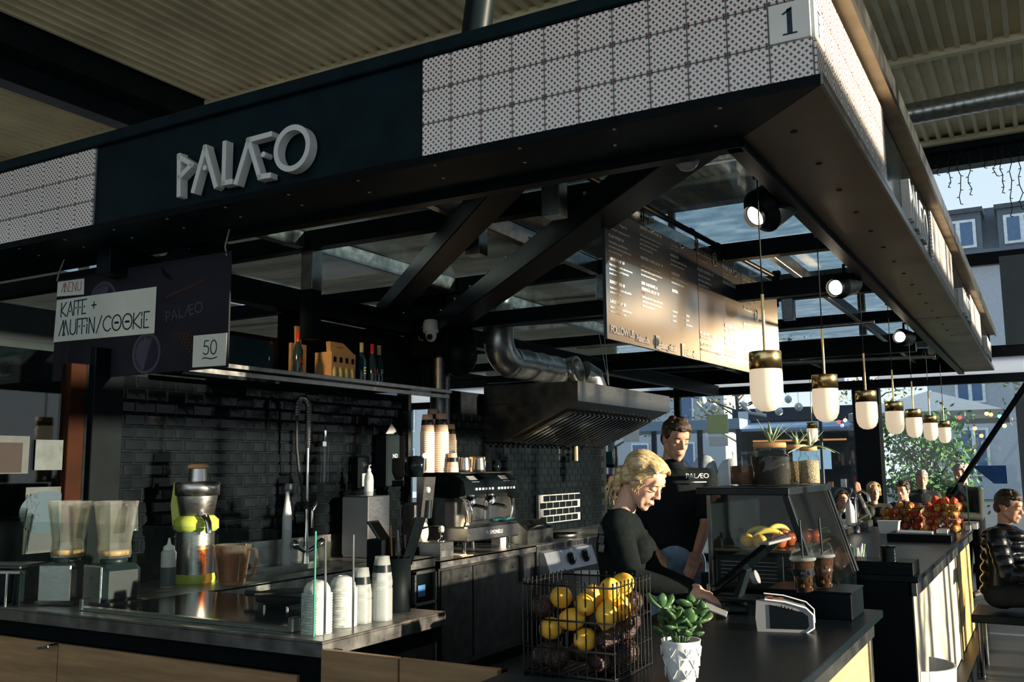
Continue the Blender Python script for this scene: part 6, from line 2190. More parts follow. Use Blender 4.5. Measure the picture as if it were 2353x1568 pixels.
j1 = jar('big jar of dark seeds with wooden lid on the display case', 1772, -1.25, 0.098, 0.205, 'seeds_dark', 0.145)
j2 = jar('jar of golden granola with wooden lid right of the dark seeds', 1826, -1.27, 0.072, 0.205, 'granola', 0.12, Yadd=0.06)
j3 = jar('slim jar of pale grains with wooden lid at the display case edge', 1861, -1.13, 0.055, 0.19, 'granola_pale', 0.125)
j0 = jar('jar of cocoa powder with glass lid left of the dark seeds', 1714, -1.40, 0.080, 0.18, 'cocoa', 0.10, False)
for jn, hz, lab, n in ((j1, 0.2205, 'spiky air plant sitting on the lid of the dark seed jar', 9), (j2, 0.2205, 'spiky air plant on the lid of the granola jar', 8), (j3, 0.2045, 'drooping air plant on the lid of the pale grain jar', 9)):
    t = thing('air_plant', lab, 'plant', (jn.location.x + 0.01, jn.location.y, JT + hz), 0, 'air plants on the jar lids')
    r_ = random.Random(len(lab))
    for i in range(n):
        a = i * 2.4
        droop = jn is j3 and i % 2
        leaf_blade((0.006 * math.cos(a), 0.006 * math.sin(a), 0.0), (math.cos(a), math.sin(a), 0.2 if droop else r_.uniform(0.9, 3.0)), r_.uniform(0.08, 0.15), 0.020, 'leaf_pale', t, bend=1.0 if droop else 0.2)

# ================================================================ far counter things
t = thing('lid_tray', 'low black box tray at the near end of the side counter', 'tray', (-0.80, 5.62, BZ))
MB().bx(-0.28, 0.13, -0.13, 0.13, 0.0, 0.07, 0.004).build('box', 'black_metal', t)
lm2 = MB().lathe([(0.046, 0.0), (0.046, 0.006), (0.042, 0.009), (0.040, 0.016), (0.0, 0.016)], 22).mesh('coffee_cover')
lm2.materials.append(M['black_gloss'])
for i in range(7):
    o = link('coffee_cover', lm2, None, (-0.80, 5.56, BZ + 0.071 + i * 0.0105))
    tag(o, 'black coffee cup cover, %s in the little stack on the tray' % nth(i, 7), 'cover', 'black cup covers on the tray')
t = thing('straw_jar', 'glass jar of wrapped straws on the side counter behind the case', 'jar', (-1.00, 5.78, BZ))
MB().lathe([(0.045, 0.0), (0.05, 0.008), (0.05, 0.085), (0.044, 0.1), (0.044, 0.11)], 20).build('glass_body', 'glass', t)
r_ = random.Random(2)
for i in range(10):
    a = i * 0.63
    MB().cyl((0.02 * math.cos(a), 0.02 * math.sin(a), 0.01), (0.042 * math.cos(a + 0.4), 0.042 * math.sin(a + 0.4), 0.11 + 0.03 * r_.random()), 0.005, n=6).build('straw', 'paper_white' if i % 3 else 'leaf_pale', t)
# inner sink ledge along the far counter
t = thing('sink_ledge', 'dark sink ledge with steel rim on the inner side of the side counter', 'sink', (-1.62, 8.0, BZ))
MB().bx(-0.25, 0.10, 0.0, 1.7, 0.0, 0.06, 0.004).build('ledge', 'steel_dark', t)
MB().bx(-0.20, 0.06, 0.1, 0.7, 0.06, 0.065).build('rim', 'steel', t)
for px, py, X, lab, kind in ((1955, 1205, -1.55, 'white pump bottle on the sink ledge', 0), (1988, 1207, -1.52, 'rounded clear pump bottle with yellow soap on the sink ledge', 1)):
    p = at(px, py, X=X)
    t = thing('pump_bottle', lab, 'bottle', (X, p.y, BZ + 0.066), 0, 'pump bottles on the sink ledge')
    if kind == 0:
        MB().lathe([(0.036, 0.0), (0.04, 0.01), (0.04, 0.12), (0.03, 0.17), (0.015, 0.19)], 18).build('body', 'white_plastic', t)
    else:
        MB().lathe([(0.042, 0.0), (0.048, 0.02), (0.048, 0.08), (0.035, 0.115), (0.014, 0.13)], 18, sy=0.8).build('body', 'glass_case', t)
        mat('soap_yellow', (0.55, 0.42, 0.10), 0.3, trans=0.3)
        MB().lathe([(0.0, 0.003), (0.045, 0.02), (0.045, 0.06), (0.0, 0.062)], 18, sy=0.8).build('soap', 'soap_yellow', t)
    z0_ = 0.19 if kind == 0 else 0.13
    MB().lathe([(0.015, z0_), (0.015, z0_ + 0.02), (0.005, z0_ + 0.022), (0.005, z0_ + 0.05), (0, z0_ + 0.051)], 10).bar((0, 0, z0_ + 0.048), (0.035, -0.02, z0_ + 0.045), 0.01, 0.008).build('pump', 'white_plastic', t)
t = thing('swan_tap', 'curved chrome tap at the end of the sink ledge', 'tap', (-1.50, 8.75, BZ + 0.0))
MB().tube([(0, 0, 0.0), (0, 0, 0.28), (0.02, 0, 0.34), (0.06, 0, 0.36), (0.10, 0, 0.33), (0.11, 0, 0.27)], 0.014, 10).build('spout', 'chrome', t)
MB().lathe([(0.03, 0), (0.026, 0.03), (0.018, 0.05)], 14).build('base', 'chrome', t)
MB().bar((0, 0.0, 0.1), (0.1, 0.02, 0.16), 0.012, 0.01, 0.002).build('lever', 'chrome', t)
p = at(1950, 1165, X=-1.60)
t = thing('ladle', 'long steel ladle handle standing in a pot behind the case', 'ladle', (-1.60, 8.35, BZ + 0.066))
MB().lathe([(0.04, 0.0), (0.045, 0.14), (0.042, 0.14), (0.038, 0.005), (0, 0.004)], 18).build('pot', 'steel', t)
MB().tube([(0.0, 0, 0.02), (0.10, 0.02, 0.23), (0.13, 0.025, 0.29), (0.135, 0.025, 0.315), (0.12, 0.025, 0.325)], 0.006, 8).build('handle', 'steel', t)
t = thing('white_tub', 'small white plastic tub beside the apples', 'tub', (-1.24, 8.75, BZ))
m = MB()
m.prism([(-0.07, -0.06, 0.0), (0.07, -0.06, 0.0), (0.085, -0.075, 0.10), (-0.085, -0.075, 0.10)], (0, 0.13, 0))
m.build('body', 'white_plastic', t)
MB().bx(-0.09, 0.09, -0.08, 0.085, 0.10, 0.108, 0.002).build('rim', 'white_plastic', t)
t = thing('serving_tray', 'black tray with white napkins in front of the apple basket', 'tray', (-0.92, 8.1, BZ))
MB().bx(-0.22, 0.24, -0.22, 0.2, 0.0, 0.055, 0.004).build('box', 'black_metal', t)
MB().bx(-0.16, 0.10, -0.12, 0.05, 0.055, 0.07, 0.003).build('napkins', 'paper_white', t)
MB().bx(0.12, 0.2, -0.05, 0.1, 0.055, 0.085, 0.003).build('box_lid', 'white_plastic', t)
# apple baskets
ga = 'apples heaped in the wire baskets'
av_words = ('front', 'back')
r_ = random.Random(33)
apm2 = MB().lathe([(0.0, -0.026), (0.014, -0.033), (0.030, -0.022), (0.037, 0.004), (0.030, 0.026), (0.012, 0.033), (0.0, 0.026)], 12).mesh('apple')
apm2.materials.append(M['apple_mixed'])
apm3 = apm2.copy()
apm3.materials.clear()
apm3.materials.append(M['apple_red'])
for nm, x0, x1, y0, y1, zt, lab in (('r', -0.98, -0.70, 8.86, 9.24, 0.24, 'right wire basket heaped with apples by the glass divider'), ('l', -1.36, -1.02, 9.05, 9.45, 0.20, 'left wire basket heaped with apples behind the white tub')):
    t = thing('apple_basket', lab, 'basket', (0, 0, BZ))
    m = MB()
    for z in (0.004, zt * 0.5, zt):
        m.tube([(x0, y0, z), (x1, y0, z), (x1, y1, z), (x0, y1, z)], 0.003, 5, closed=True)
    m.build('hoops', 'wire_black', t)
    for i in range(7):
        x = x0 + (x1 - x0) * i / 6
        for y in (y0, y1):
            MB().cyl((x, y, 0), (x, y, zt), 0.002, n=5).build('wire', 'wire_black', t)
    MB().bx(x0, x1, y0, y1, 0.0, 0.004).build('bottom', 'black_metal', t)
    ax_ = 4
    lay = 4 if nm == 'r' else 3
    dx_, dy_ = (x1 - x0) / ax_, (y1 - y0) / 5
    side = 'right' if nm == 'r' else 'left'
    for k_ in range(lay + 1):
        for i in range(ax_):
            for j in range(5):
                if 0 < i < ax_ - 1 and 1 < j and k_ < lay - 1:
                    continue
                if k_ == lay and (r_.random() < 0.4 or i in (0,) or j in (0, 4)):
                    continue
                p = V((x0 + (i + 0.5) * dx_ + r_.uniform(-0.005, 0.005) + (0.012 if k_ % 2 else -0.006), y0 + (j + 0.5) * dy_ + r_.uniform(-0.005, 0.005), BZ + 0.04 + k_ * 0.060 + (r_.uniform(-0.02, 0.012) if k_ >= lay - 1 else 0)))
                row = ('bottom layer', 'second layer', 'third layer', 'upper layer', 'top of the heap')[k_ if k_ < lay else 4]
                ow = ('first', 'second', 'third', 'fourth', 'fifth', 'sixth')
                o = apple(p, 'small apple, %s basket, %s, %s row back, %s from left' % (side, row, ow[j], ow[i]), ga, r_.uniform(0.82, 0.98), apm2 if r_.random() < 0.55 else apm3, False)
                o.rotation_euler = (r_.uniform(0, 6), r_.uniform(0, 6), 0)
# ================================================================ people
mat('skin', (0.62, 0.36, 0.25), 0.5, var=0.08, scale=14, bump=0.02)
mat('skin_tan', (0.50, 0.27, 0.17), 0.5, var=0.08, scale=14, bump=0.02)
mat('sweater_black', (0.007, 0.010, 0.010), 0.9, var=0.2, scale=40, bump=0.15, bscale=120, spec=0.08)
mat('tee_black', (0.010, 0.013, 0.014), 0.9, var=0.2, scale=30, bump=0.1, bscale=90, spec=0.1)
mat('denim', (0.22, 0.33, 0.46), 0.85, var=0.3, scale=14, bump=0.2, bscale=60)
mat('puffer', (0.004, 0.006, 0.008), 0.3, var=0.2, spec=0.3)
mat('shoe_dark', (0.02, 0.02, 0.02), 0.6)
mat('eye_white', (0.8, 0.78, 0.75), 0.2, var=0.0)
mat('iris_dark', (0.03, 0.02, 0.015), 0.15)
mat('lip', (0.50, 0.20, 0.16), 0.45, var=0.05)


def hair_mat(name, c1, c2):
    mat(name, c1, 0.42, var=0.1, scale=4, col2=c2, stretch=(1, 30, 14), bump=0.6, bscale=8)


hair_mat('hair_blonde', (0.34, 0.22, 0.08), (0.80, 0.62, 0.34))
hair_mat('hair_brown', (0.018, 0.010, 0.006), (0.05, 0.03, 0.018))
hair_mat('hair_grey', (0.30, 0.28, 0.26), (0.55, 0.52, 0.5))


def head_mx(c, fwd, up=(0, 0, 1)):
    x = V(fwd).normalized()
    z = (V(up) - x * V(up).dot(x)).normalized()
    y = z.cross(x)
    m = Matrix(((x.x, y.x, z.x, c[0]), (x.y, y.y, z.y, c[1]), (x.z, y.z, z.z, c[2]), (0, 0, 0, 1)))
    return m


def add_head(m, mx, s=1.0, fem=False, dt=1):
    def E(c, r, n=14):
        m.ell(V(c) * s, V(r) * s, n, mx)

    def Cp(a, ra, b, rb):
        m.cap(mx @ (V(a) * s), ra * s, mx @ (V(b) * s), rb * s, 10)
    E((-0.012, 0, 0.03), (0.094, 0.074, 0.086), 20)
    E((0.028, 0, -0.028), (0.058, 0.056, 0.082), 18)
    jw = 0.046 if fem else 0.052
    for y in (-1, 1):
        Cp((0.0, y * jw, -0.050), 0.020, (0.054, y * 0.014, -0.096), 0.018)
        E((0.048, y * 0.034, -0.026), (0.026, 0.021, 0.034), 12)
        Cp((0.045, y * 0.040, -0.022), 0.016, (0.050, y * 0.026, -0.080), 0.018)
        E((-0.006, y * 0.073, -0.006), (0.019, 0.008, 0.031), 10)
        E((0.0685, y * 0.031, 0.001), (0.0155, 0.016, 0.010), 10)      # lidded eye
        E((0.096, y * 0.010, -0.032), (0.011, 0.008, 0.008), 8)
    E((0.066, 0, -0.100), (0.021, 0.022, 0.018), 12)
    E((0.070, 0, 0.035), (0.022, 0.046, 0.028), 14)                  # forehead
    Cp((0.072, -0.036, 0.020), 0.010, (0.072, 0.036, 0.020), 0.010)  # brow
    Cp((0.082, 0, 0.012), 0.0085, (0.104, 0, -0.026), 0.0110)        # nose
    E((0.072, 0, -0.066), (0.018, 0.028, 0.030), 12)                 # mouth mound
    E((0.090, 0, -0.060), (0.008, 0.019, 0.005), 10)
    E((0.088, 0, -0.071), (0.009, 0.016, 0.006), 10)


def hand(m, wrist, direction, palm_n, s=1.0, side=1, curl=0.5):
    """palm, four fingers and a thumb; direction = along the fingers, palm_n = towards the palm"""
    d = V(direction).normalized()
    n = V(palm_n)
    n = (n - d * n.dot(d)).normalized()
    w = d.cross(n) * side
    wr = V(wrist)
    base = wr + d * 0.085 * s
    m.cap(wr, 0.026 * s, wr + d * 0.03 * s, 0.030 * s, 10)
    for k_, off in enumerate((-0.028, -0.010, 0.010, 0.027)):
        m.cap(wr + d * 0.015 * s + w * off * 0.7 * s, 0.017 * s, base + w * off * s - n * 0.004 * s, 0.0125 * s, 8)
        Lf = (0.036, 0.042, 0.040, 0.032)[k_] * s
        p0 = base + w * off * s
        a = 0.0
        p = p0
        for seg, r_ in ((1.0, 0.0098), (0.75, 0.0088), (0.6, 0.0078)):
            a += curl * (0.8 if seg == 1.0 else 0.7)
            q = p + (d * math.cos(a) + n * math.sin(a)) * Lf * seg
            m.cap(p, (r_ + 0.001) * s, q, r_ * s, 8)
            p = q
    t0 = wr + d * 0.03 * s - w * 0.024 * s
    t1 = t0 + (d * 0.6 - w * 0.65 + n * 0.35).normalized() * 0.042 * s
    t2 = t1 + (d * 0.85 - w * 0.15 + n * 0.45).normalized() * 0.032 * s
    m.cap(t0, 0.014 * s, t1, 0.011 * s, 8)
    m.cap(t1, 0.011 * s, t2, 0.009 * s, 8)


def person(label, J, top, bottom, skin='skin', hair='hair_brown', sleeve='long', fem=False, vox=0.006, hair_fn=None, face=True, s=1.0, top_name='sweater', puff=False, curl=0.5, trousers='trousers'):
    """J: joints in world space. One skin body, clothing and hair as its children."""
    g = {k: V(v) for k, v in J.items()}
    base = V((g['pelvis'].x, g['pelvis'].y, 0))
    L = {k: v - base for k, v in g.items() if k not in ('hf', 'hup', 'hdl', 'hdr', 'pnl', 'pnr')}
    mx = head_mx(L['head'], g['hf'], g.get('hup', (0, 0, 1)))
    m = MB()
    add_head(m, mx, s, fem)
    nk = mx @ (V((-0.028, 0, -0.065)) * s)
    m.cap(nk, 0.046 * s, L['neck'], 0.052 * s, 14)
    sh = (L['shl'] + L['shr']) / 2
    m.cap(L['neck'], 0.05, sh, 0.05)
    m.cap(L['shl'], 0.042, L['shr'], 0.042)
    m.cap(sh - V((0, 0, 0.05)), 0.06, L['pelvis'], 0.08)
    for a in 'lr':
        m.cap(L['sh' + a], 0.045, L['el' + a], 0.036)
        m.cap(L['el' + a], 0.036, L['wr' + a], 0.025)
        hand(m, L['wr' + a], g['hd' + a], g['pn' + a], s, 1 if a == 'r' else -1, curl)
        m.cap(L['hip' + a], 0.075, L['kn' + a], 0.05)
        m.cap(L['kn' + a], 0.048, L['an' + a], 0.035)
        m.cap(L['an' + a], 0.036, L['an' + a] + V((g['hf'].x, g['hf'].y, 0)).normalized() * 0.13 + V((0, 0, -0.04)), 0.03)
    body = voxel(m, 'person', skin, None, vox, 6, loc=base)
    # clothes
    c = MB()
    fw2 = V((g['hf'].x, g['hf'].y, 0)).normalized()
    ax = (L['shr'] - L['shl']).normalized()
    ex = 0.018
    # torso as a loft of ellipses
    prof = [(0.0, 0.145 if fem else 0.155, 0.105), (0.2, 0.135 if fem else 0.155, 0.10), (0.45, 0.135 if fem else 0.165, 0.10), (0.7, 0.155 if fem else 0.185, 0.118), (0.88, 0.165 if fem else 0.195, 0.105), (1.0, 0.13, 0.08)]
    pv = L['pelvis'] - V((0, 0, 0.06))
    tp = sh + V((0, 0, 0.035))
    up_ = (tp - pv)
    upn = up_.normalized()
    fd = upn.cross(ax)
    if fd.dot(fw2) < 0:
        fd = -fd
    n_ = 22
    rings = []
    for t_, rw, rd in prof:
        cc = pv + up_ * t_
        rings.append([cc + ax * (rw * math.cos(2 * PI * k_ / n_)) + fd * (rd * math.sin(2 * PI * k_ / n_)) for k_ in range(n_)])
    vs = [p for r_ in rings for p in r_]
    fs = [(i * n_ + k_, i * n_ + (k_ + 1) % n_, (i + 1) * n_ + (k_ + 1) % n_, (i + 1) * n_ + k_) for i in range(len(rings) - 1) for k_ in range(n_)]
    fs += [tuple(range(n_))[::-1], tuple(range(len(vs) - n_, len(vs)))]
    c.add(vs, fs)
    if fem:
        for y in (-0.065, 0.065):
            c.ell(pv + up_ * 0.70 + ax * y + fd * 0.085, (0.068, 0.068, 0.068), 12)
    c.cap(sh, 0.085, sh.lerp(L['neck'], 0.5 if fem else 0.85), 0.060)
    for a in 'lr':
        c.cap(sh, 0.075, L['sh' + a], 0.068)
        if sleeve == 'long':
            c.cap(L['sh' + a], 0.068, L['el' + a], 0.054)
            c.cap(L['el' + a], 0.054, L['wr' + a] - (L['wr' + a] - L['el' + a]).normalized() * 0.015, 0.040)
            if puff:
                for t_ in (0.15, 0.4, 0.65, 0.9):
                    c.ell(L['sh' + a].lerp(L['el' + a], t_), 0.078, 12)
                    c.ell(L['el' + a].lerp(L['wr' + a], t_), 0.066, 12)
        else:
            c.cap(L['sh' + a], 0.070, L['sh' + a].lerp(L['el' + a], 0.72), 0.062)
    if puff:
        for t_ in (0.1, 0.27, 0.44, 0.61, 0.78, 0.93):
            c.ell(pv + up_ * t_, (0.165, 0.14, 0.075), 18)
    voxel(c, top_name, top, body, 0.008 if vox < 0.008 else 0.014, 5)
    c = MB()
    for a in 'lr':
        c.cap(L['pelvis'] - V((0, 0, 0.02)), 0.13 if not fem else 0.135, L['hip' + a], 0.10)
        c.cap(L['hip' + a], 0.10, L['kn' + a], 0.072)
        c.cap(L['kn' + a], 0.072, L['an' + a] + V((0, 0, 0.03)), 0.055)
    voxel(c, trousers, bottom, body, 0.012, 4)
    c = MB()
    for a in 'lr':
        f0 = L['an' + a]
        c.cap(f0 + V((0, 0, -0.02)) - fw2 * 0.03, 0.042, f0 + fw2 * 0.15 + V((0, 0, -0.04)), 0.036)
        c.build('shoe', 'shoe_dark', body)
        c = MB()
    if face:
        for y in (-1, 1):
            e_ = MB().tube([mx @ (V(p) * s) for p in ((0.082, y * 0.045, -0.002), (0.0885, y * 0.034, -0.006), (0.087, y * 0.022, -0.004))], [0.0016, 0.0026, 0.0014], 6)
            e_.build('eyelash', 'iris_dark', body)
            e_ = MB().tube([mx @ (V(p) * s) for p in ((0.074, y * 0.050, 0.019), (0.0855, y * 0.036, 0.026), (0.0885, y * 0.016, 0.023))], [0.0018, 0.0036, 0.0026], 6)
            e_.build('eyebrow', hair, body)
        MB().tube([mx @ (V(p) * s) for p in ((0.0885, -0.019, -0.0655), (0.098, 0, -0.0655), (0.0885, 0.019, -0.0655))], [0.002, 0.0042, 0.002], 6).build('lips', 'lip', body)
    if hair_fn:
        hair_fn(body, mx, s, hair)
    o = body
    tag(o, label, 'person')
    return o, L, mx, base


def short_hair(body, mx, s, hair, beard=False):
    m = MB()
    m.ell(V((-0.022, 0, 0.048)) * s, V((0.093, 0.080, 0.080)) * s, 20, mx)
    m.ell(V((0.030, 0, 0.085)) * s, V((0.055, 0.062, 0.036)) * s, 16, mx)
    m.ell(V((-0.066, 0, -0.01)) * s, V((0.045, 0.066, 0.06)) * s, 16, mx)
    for y in (-1, 1):
        m.ell(V((0.0, y * 0.068, 0.035)) * s, V((0.04, 0.014, 0.04)) * s, 12, mx)
    r_ = random.Random(5)
    for i in range(60):
        a, b = r_.uniform(0, 2 * PI), r_.uniform(0.15, 1.2)
        p = V((-0.01 + 0.085 * math.cos(a) * math.cos(b), 0.076 * math.sin(a) * math.cos(b), 0.055 + 0.078 * math.sin(b)))
        m.ell(p * s, V((0.014, 0.014, 0.011)) * s, 8, mx)
    voxel(m, 'hair', hair, body, 0.005, 2)
    if beard:
        b = MB()
        b.ell(V((0.062, 0, -0.098)) * s, V((0.034, 0.042, 0.028)) * s, 14, mx)
        for y in (-1, 1):
            b.cap(mx @ (V((0.01, y * 0.055, -0.04)) * s), 0.013 * s, mx @ (V((0.055, y * 0.03, -0.09)) * s), 0.022 * s)
        voxel(b, 'beard', hair, body, 0.005, 2)


def pony_hair(body, mx, s, hair):
    m = MB()
    m.ell(V((-0.030, 0, 0.046)) * s, V((0.094, 0.083, 0.084)) * s, 24, mx)
    m.ell(V((0.020, 0, 0.090)) * s, V((0.056, 0.062, 0.032)) * s, 18, mx)
    m.ell(V((-0.060, 0, 0.0)) * s, V((0.060, 0.074, 0.070)) * s, 18, mx)
    for y in (-1, 1):
        m.cap(mx @ (V((0.046, y * 0.056, 0.058)) * s), 0.016 * s, mx @ (V((0.0, y * 0.076, 0.012)) * s), 0.017 * s)
        m.cap(mx @ (V((0.0, y * 0.076, 0.012)) * s), 0.016 * s, mx @ (V((-0.055, y * 0.06, -0.03)) * s), 0.020 * s)
        m.cap(mx @ (V((0.025, y * 0.072, 0.0)) * s), 0.006 * s, mx @ (V((0.018, y * 0.068, -0.055)) * s), 0.003 * s)
    r_ = random.Random(9)
    for i in range(26):      # combed-back strands give the surface its ridges
        y0 = -0.066 + i * 0.0053
        h = math.sqrt(max(0.0, 1 - (y0 / 0.078) ** 2))
        pts = []
        for k_ in range(8):
            a = R(46 + k_ * 18)
            pts.append(mx @ (V((0.012 + 0.086 * math.cos(a) - 0.01 * k_ / 3, y0 * (1 - 0.05 * k_), 0.04 + (0.086 * h) * math.sin(a) * 1.0)) * s))
        m.tube(pts, [0.004 + 0.002 * r_.random()] * 8, 6)
    bun = V((-0.108, 0.0, -0.05))
    for i in range(22):
        p = bun + V((r_.uniform(-0.022, 0.03), r_.uniform(-0.042, 0.042), r_.uniform(-0.045, 0.03)))
        m.ell(p * s, V((0.022, 0.02, 0.024)) * s, 8, mx)
    voxel(m, 'hair', hair, body, 0.0042, 1)
    m = MB()
    for i in range(26):      # loose tail and wisps
        a = bun + V((r_.uniform(-0.02, 0.02), r_.uniform(-0.04, 0.04), -0.03))
        b = a + V((r_.uniform(-0.01, 0.05), r_.uniform(-0.02, 0.02), r_.uniform(-0.07, -0.03)))
        c = b + V((r_.uniform(-0.0, 0.05), r_.uniform(-0.02, 0.02), r_.uniform(-0.06, -0.02)))
        m.tube([mx @ (p * s) for p in (a, b, c)], [0.006, 0.005, 0.0015], 5)
    for y in (-1, 1):
        for i in range(5):
            a = V((0.045 - 0.012 * i, y * 0.070, 0.005))
            m.tube([mx @ (p * s) for p in (a, a + V((-0.012, y * 0.01, -0.03)), a + V((0.004, y * 0.008, -0.055)))], [0.004, 0.003, 0.001], 5)
    m.build('hair_wisps', hair, body)


# --- woman at the till, head bowed over the tablet
WY = 4.0
hc = at(1479, 1104, Y=WY)
J = dict(
    head=hc, hf=(0.80, -0.10, -0.52), hup=(0.45, 0, 0.9),
    neck=at(1432, 1176, Y=WY), shl=at(1440, 1205, Y=WY + 0.155), shr=at(1418, 1205, Y=WY - 0.155),
    ell=at(1500, 1320, Y=WY + 0.17), elr=at(1452, 1330, Y=WY - 0.20),
    wrl=at(1588, 1352, Y=WY + 0.12), wrr=at(1583, 1362, Y=WY - 0.10),
    hdl=(0.86, -0.2, -0.25), hdr=(0.93, 0.12, -0.18), pnl=(0.1, -0.2, -1), pnr=(0.15, 0.1, -1),
    pelvis=at(1428, 1400, Y=WY), hipl=(0, 0, 0), hipr=(0, 0, 0), knl=(0, 0, 0), knr=(0, 0, 0), anl=(0, 0, 0), anr=(0, 0, 0))
pz = J['pelvis']
for a, sy in (('l', 1), ('r', -1)):
    J['hip' + a] = (pz.x, pz.y + sy * 0.09, pz.z - 0.06)
    J['kn' + a] = (pz.x + 0.02, pz.y + sy * 0.10, 0.50)
    J['an' + a] = (pz.x - 0.02, pz.y + sy * 0.11, 0.085)
wo, WL_, wmx, wb = person('blonde person in a black sweater bowing over the till tablet', J, 'sweater_black', 'tee_black', 'skin', 'hair_blonde', 'long', True, 0.0045, pony_hair, curl=0.55)
# worn grey print on the back of the sweater, a collar edge
mat('print_grey', (0.14, 0.16, 0.15), 0.8)
for i, w_ in enumerate(('THE', 'TRUTH IS', 'THIN')):
    c_ = at(1375, 1214 + i * 20, Y=WY - 0.16) - wb
    text('back_print', w_[:4], 0.046, 'print_grey', wo, (c_.x - 0.012, c_.y + 0.06, c_.z - 0.02), (0.42, -0.9, 0.0), (0.25, 0, 1), extrude=0.012)
# --- man behind her in a black T-shirt
MY = 5.3
mc = at(1553, 1010, Y=MY)
fdir = V((0.72, -0.66, -0.28))
axm = V((0.86, 0.5, 0))
ch = at(1558, 1103, Y=MY)
J = dict(head=mc, hf=fdir, hup=(0.1, 0, 1),
         neck=at(1541, 1064, Y=MY + 0.02), shl=ch + axm * 0.168, shr=ch - axm * 0.168,
         ell=at(1622, 1205, Y=MY + 0.02), elr=at(1480, 1230, Y=MY - 0.05), wrl=at(1600, 1275, Y=MY - 0.18), wrr=at(1520, 1290, Y=MY - 0.22),
         hdl=(0.1, -0.8, -0.4), hdr=(0.3, -0.8, -0.3), pnl=(-0.5, 0, -1), pnr=(0.5, 0, -1),
         pelvis=at(1545, 1268, Y=MY + 0.03), hipl=(0, 0, 0), hipr=(0, 0, 0), knl=(0, 0, 0), knr=(0, 0, 0), anl=(0, 0, 0), anr=(0, 0, 0))
pz = J['pelvis']
for a, sy in (('l', 1), ('r', -1)):
    q = pz + axm * (sy * 0.095)
    J['hip' + a] = (q.x, q.y, pz.z - 0.06)
    J['kn' + a] = (q.x + 0.01, q.y - 0.02, 0.52)
    J['an' + a] = (q.x, q.y + 0.02, 0.09)
mo, ML_, mmx, mb_ = person('dark-haired person in a black T-shirt and pale jeans behind the blonde one', J, 'tee_black', 'denim', 'skin_tan', 'hair_brown', 'short', False, 0.005, short_hair, top_name='t_shirt', trousers='jeans')
nrm = V((axm.y, -axm.x, 0))
lc = at(1566, 1099, Y=MY) - mb_
p_ = lc + nrm * 0.122
text('chest_logo', 'PALÆO', 0.040, 'print_white', mo, p_, axm, (0, 0, 1), extrude=0.006)
MB().bar(p_ + axm * 0.03 - V((0, 0, 0.022)), p_ + axm * 0.12 - V((0, 0, 0.022)), 0.006, 0.006).build('logo_line', 'print_white', mo)
# ================================================================ beyond the stall
# row of icicle lights along the roof edge
for i, px in enumerate((2150, 2178, 2202, 2226, 2255, 2282, 2300, 2322, 2342)):
    y0 = 330 + (2353 - px) * 0.06
    ln = (60, 90, 130, 110, 50, 70, 110, 165, 150)[i]
    pts = []
    r_ = random.Random(i)
    for k_ in range(9):
        q = at(px + r_.uniform(-5, 5) + k_ * 0.6, y0 + ln * k_ / 8, Y=15.25)
        pts.append(q)
    t = tag(MB().tube(pts, 0.007, 5).build('icicle_light', 'print_dark'), '%s hanging string of unlit icicle lights along the roof edge, counted from the canopy' % ('first', 'second', 'third', 'fourth', 'fifth', 'sixth', 'seventh', 'eighth', 'ninth')[i], 'string lights', 'icicle light strings')
    for k_ in range(1, 9):
        MB().bar(pts[k_], pts[k_] + V(((-1) ** k_ * 0.035, 0, -0.01)), 0.01, 0.01).build('bulb', 'print_dark', t)

# grey blind at the right of the facade
mat('blind_grey', (0.17, 0.20, 0.22), 0.7, var=0.06, scale=2)
struct(tag(MB().bx(-0.42, 3.0, 15.36, 15.42, 3.3, 4.62).build('trim_12', 'blind_grey'), 'grey fabric blind high on the facade'))
struct(tag(MB().bx(-0.36, 3.0, 15.30, 15.36, 0.5, 2.58).build('trim_13', 'blind_grey'), 'grey panel low on the facade at right'))

# ---- far houses
mat('slate', (0.045, 0.06, 0.08), 0.6, var=0.2, scale=3)
mat('render_grey', (0.42, 0.46, 0.50), 0.8, var=0.06)
mat('render_dark', (0.10, 0.13, 0.17), 0.8, var=0.1)
mat('pane_blue', (0.06, 0.14, 0.28), 0.1, var=0.1)
mat('frame_white', (0.8, 0.82, 0.84), 0.5)
HB = thing('far_house', 'grey town house with slate mansard and white dormer windows beyond the square', 'house', (4.0, 46, 0))
MB().bx(-8.5, 16, 0, 8, 0, 10.6).build('wall', 'render_grey', HB)
MB().prism([(-8.5, -0.2, 10.9), (-8.5, 1.6, 13.3), (-8.5, 8, 13.3), (-8.5, 8, 10.9)], (24.5, 0, 0)).build('mansard_roof', 'slate', HB)
MB().bx(-8.6, 16, -0.5, 0.1, 10.5, 10.95, 0.02).build('cornice', 'render_dark', HB)
for i in range(7):
    x = -6.8 + i * 2.55
    d_ = MB().bx(x - 0.95, x + 0.95, -0.1, 1.5, 11.0, 12.75).build('dormer', 'render_dark', HB)
    f_ = MB().bx(x - 0.72, x + 0.72, -0.16, -0.08, 11.15, 12.45).build('window', 'frame_white', d_)
    for k_ in (-1, 1):
        MB().bx(x + k_ * 0.34 - 0.25, x + k_ * 0.34 + 0.25, -0.18, -0.155, 11.27, 12.33).build('pane', 'pane_blue', HB)
    MB().bx(x - 1.05, x + 1.05, -0.3, 1.5, 12.75, 12.95).build('dormer_roof', 'slate', HB)
    for fl in range(3):
        z = 1.0 + fl * 3.2
        f_ = MB().bx(x - 0.6, x + 0.6, -0.08, 0.02, z, z + 2.1).build('window', 'frame_white', HB)
        for k_ in (-1, 1):
            MB().bx(x + k_ * 0.28 - 0.2, x + k_ * 0.28 + 0.2, -0.1, -0.075, z + 0.1, z + 2.0).build('pane', 'pane_blue', f_)
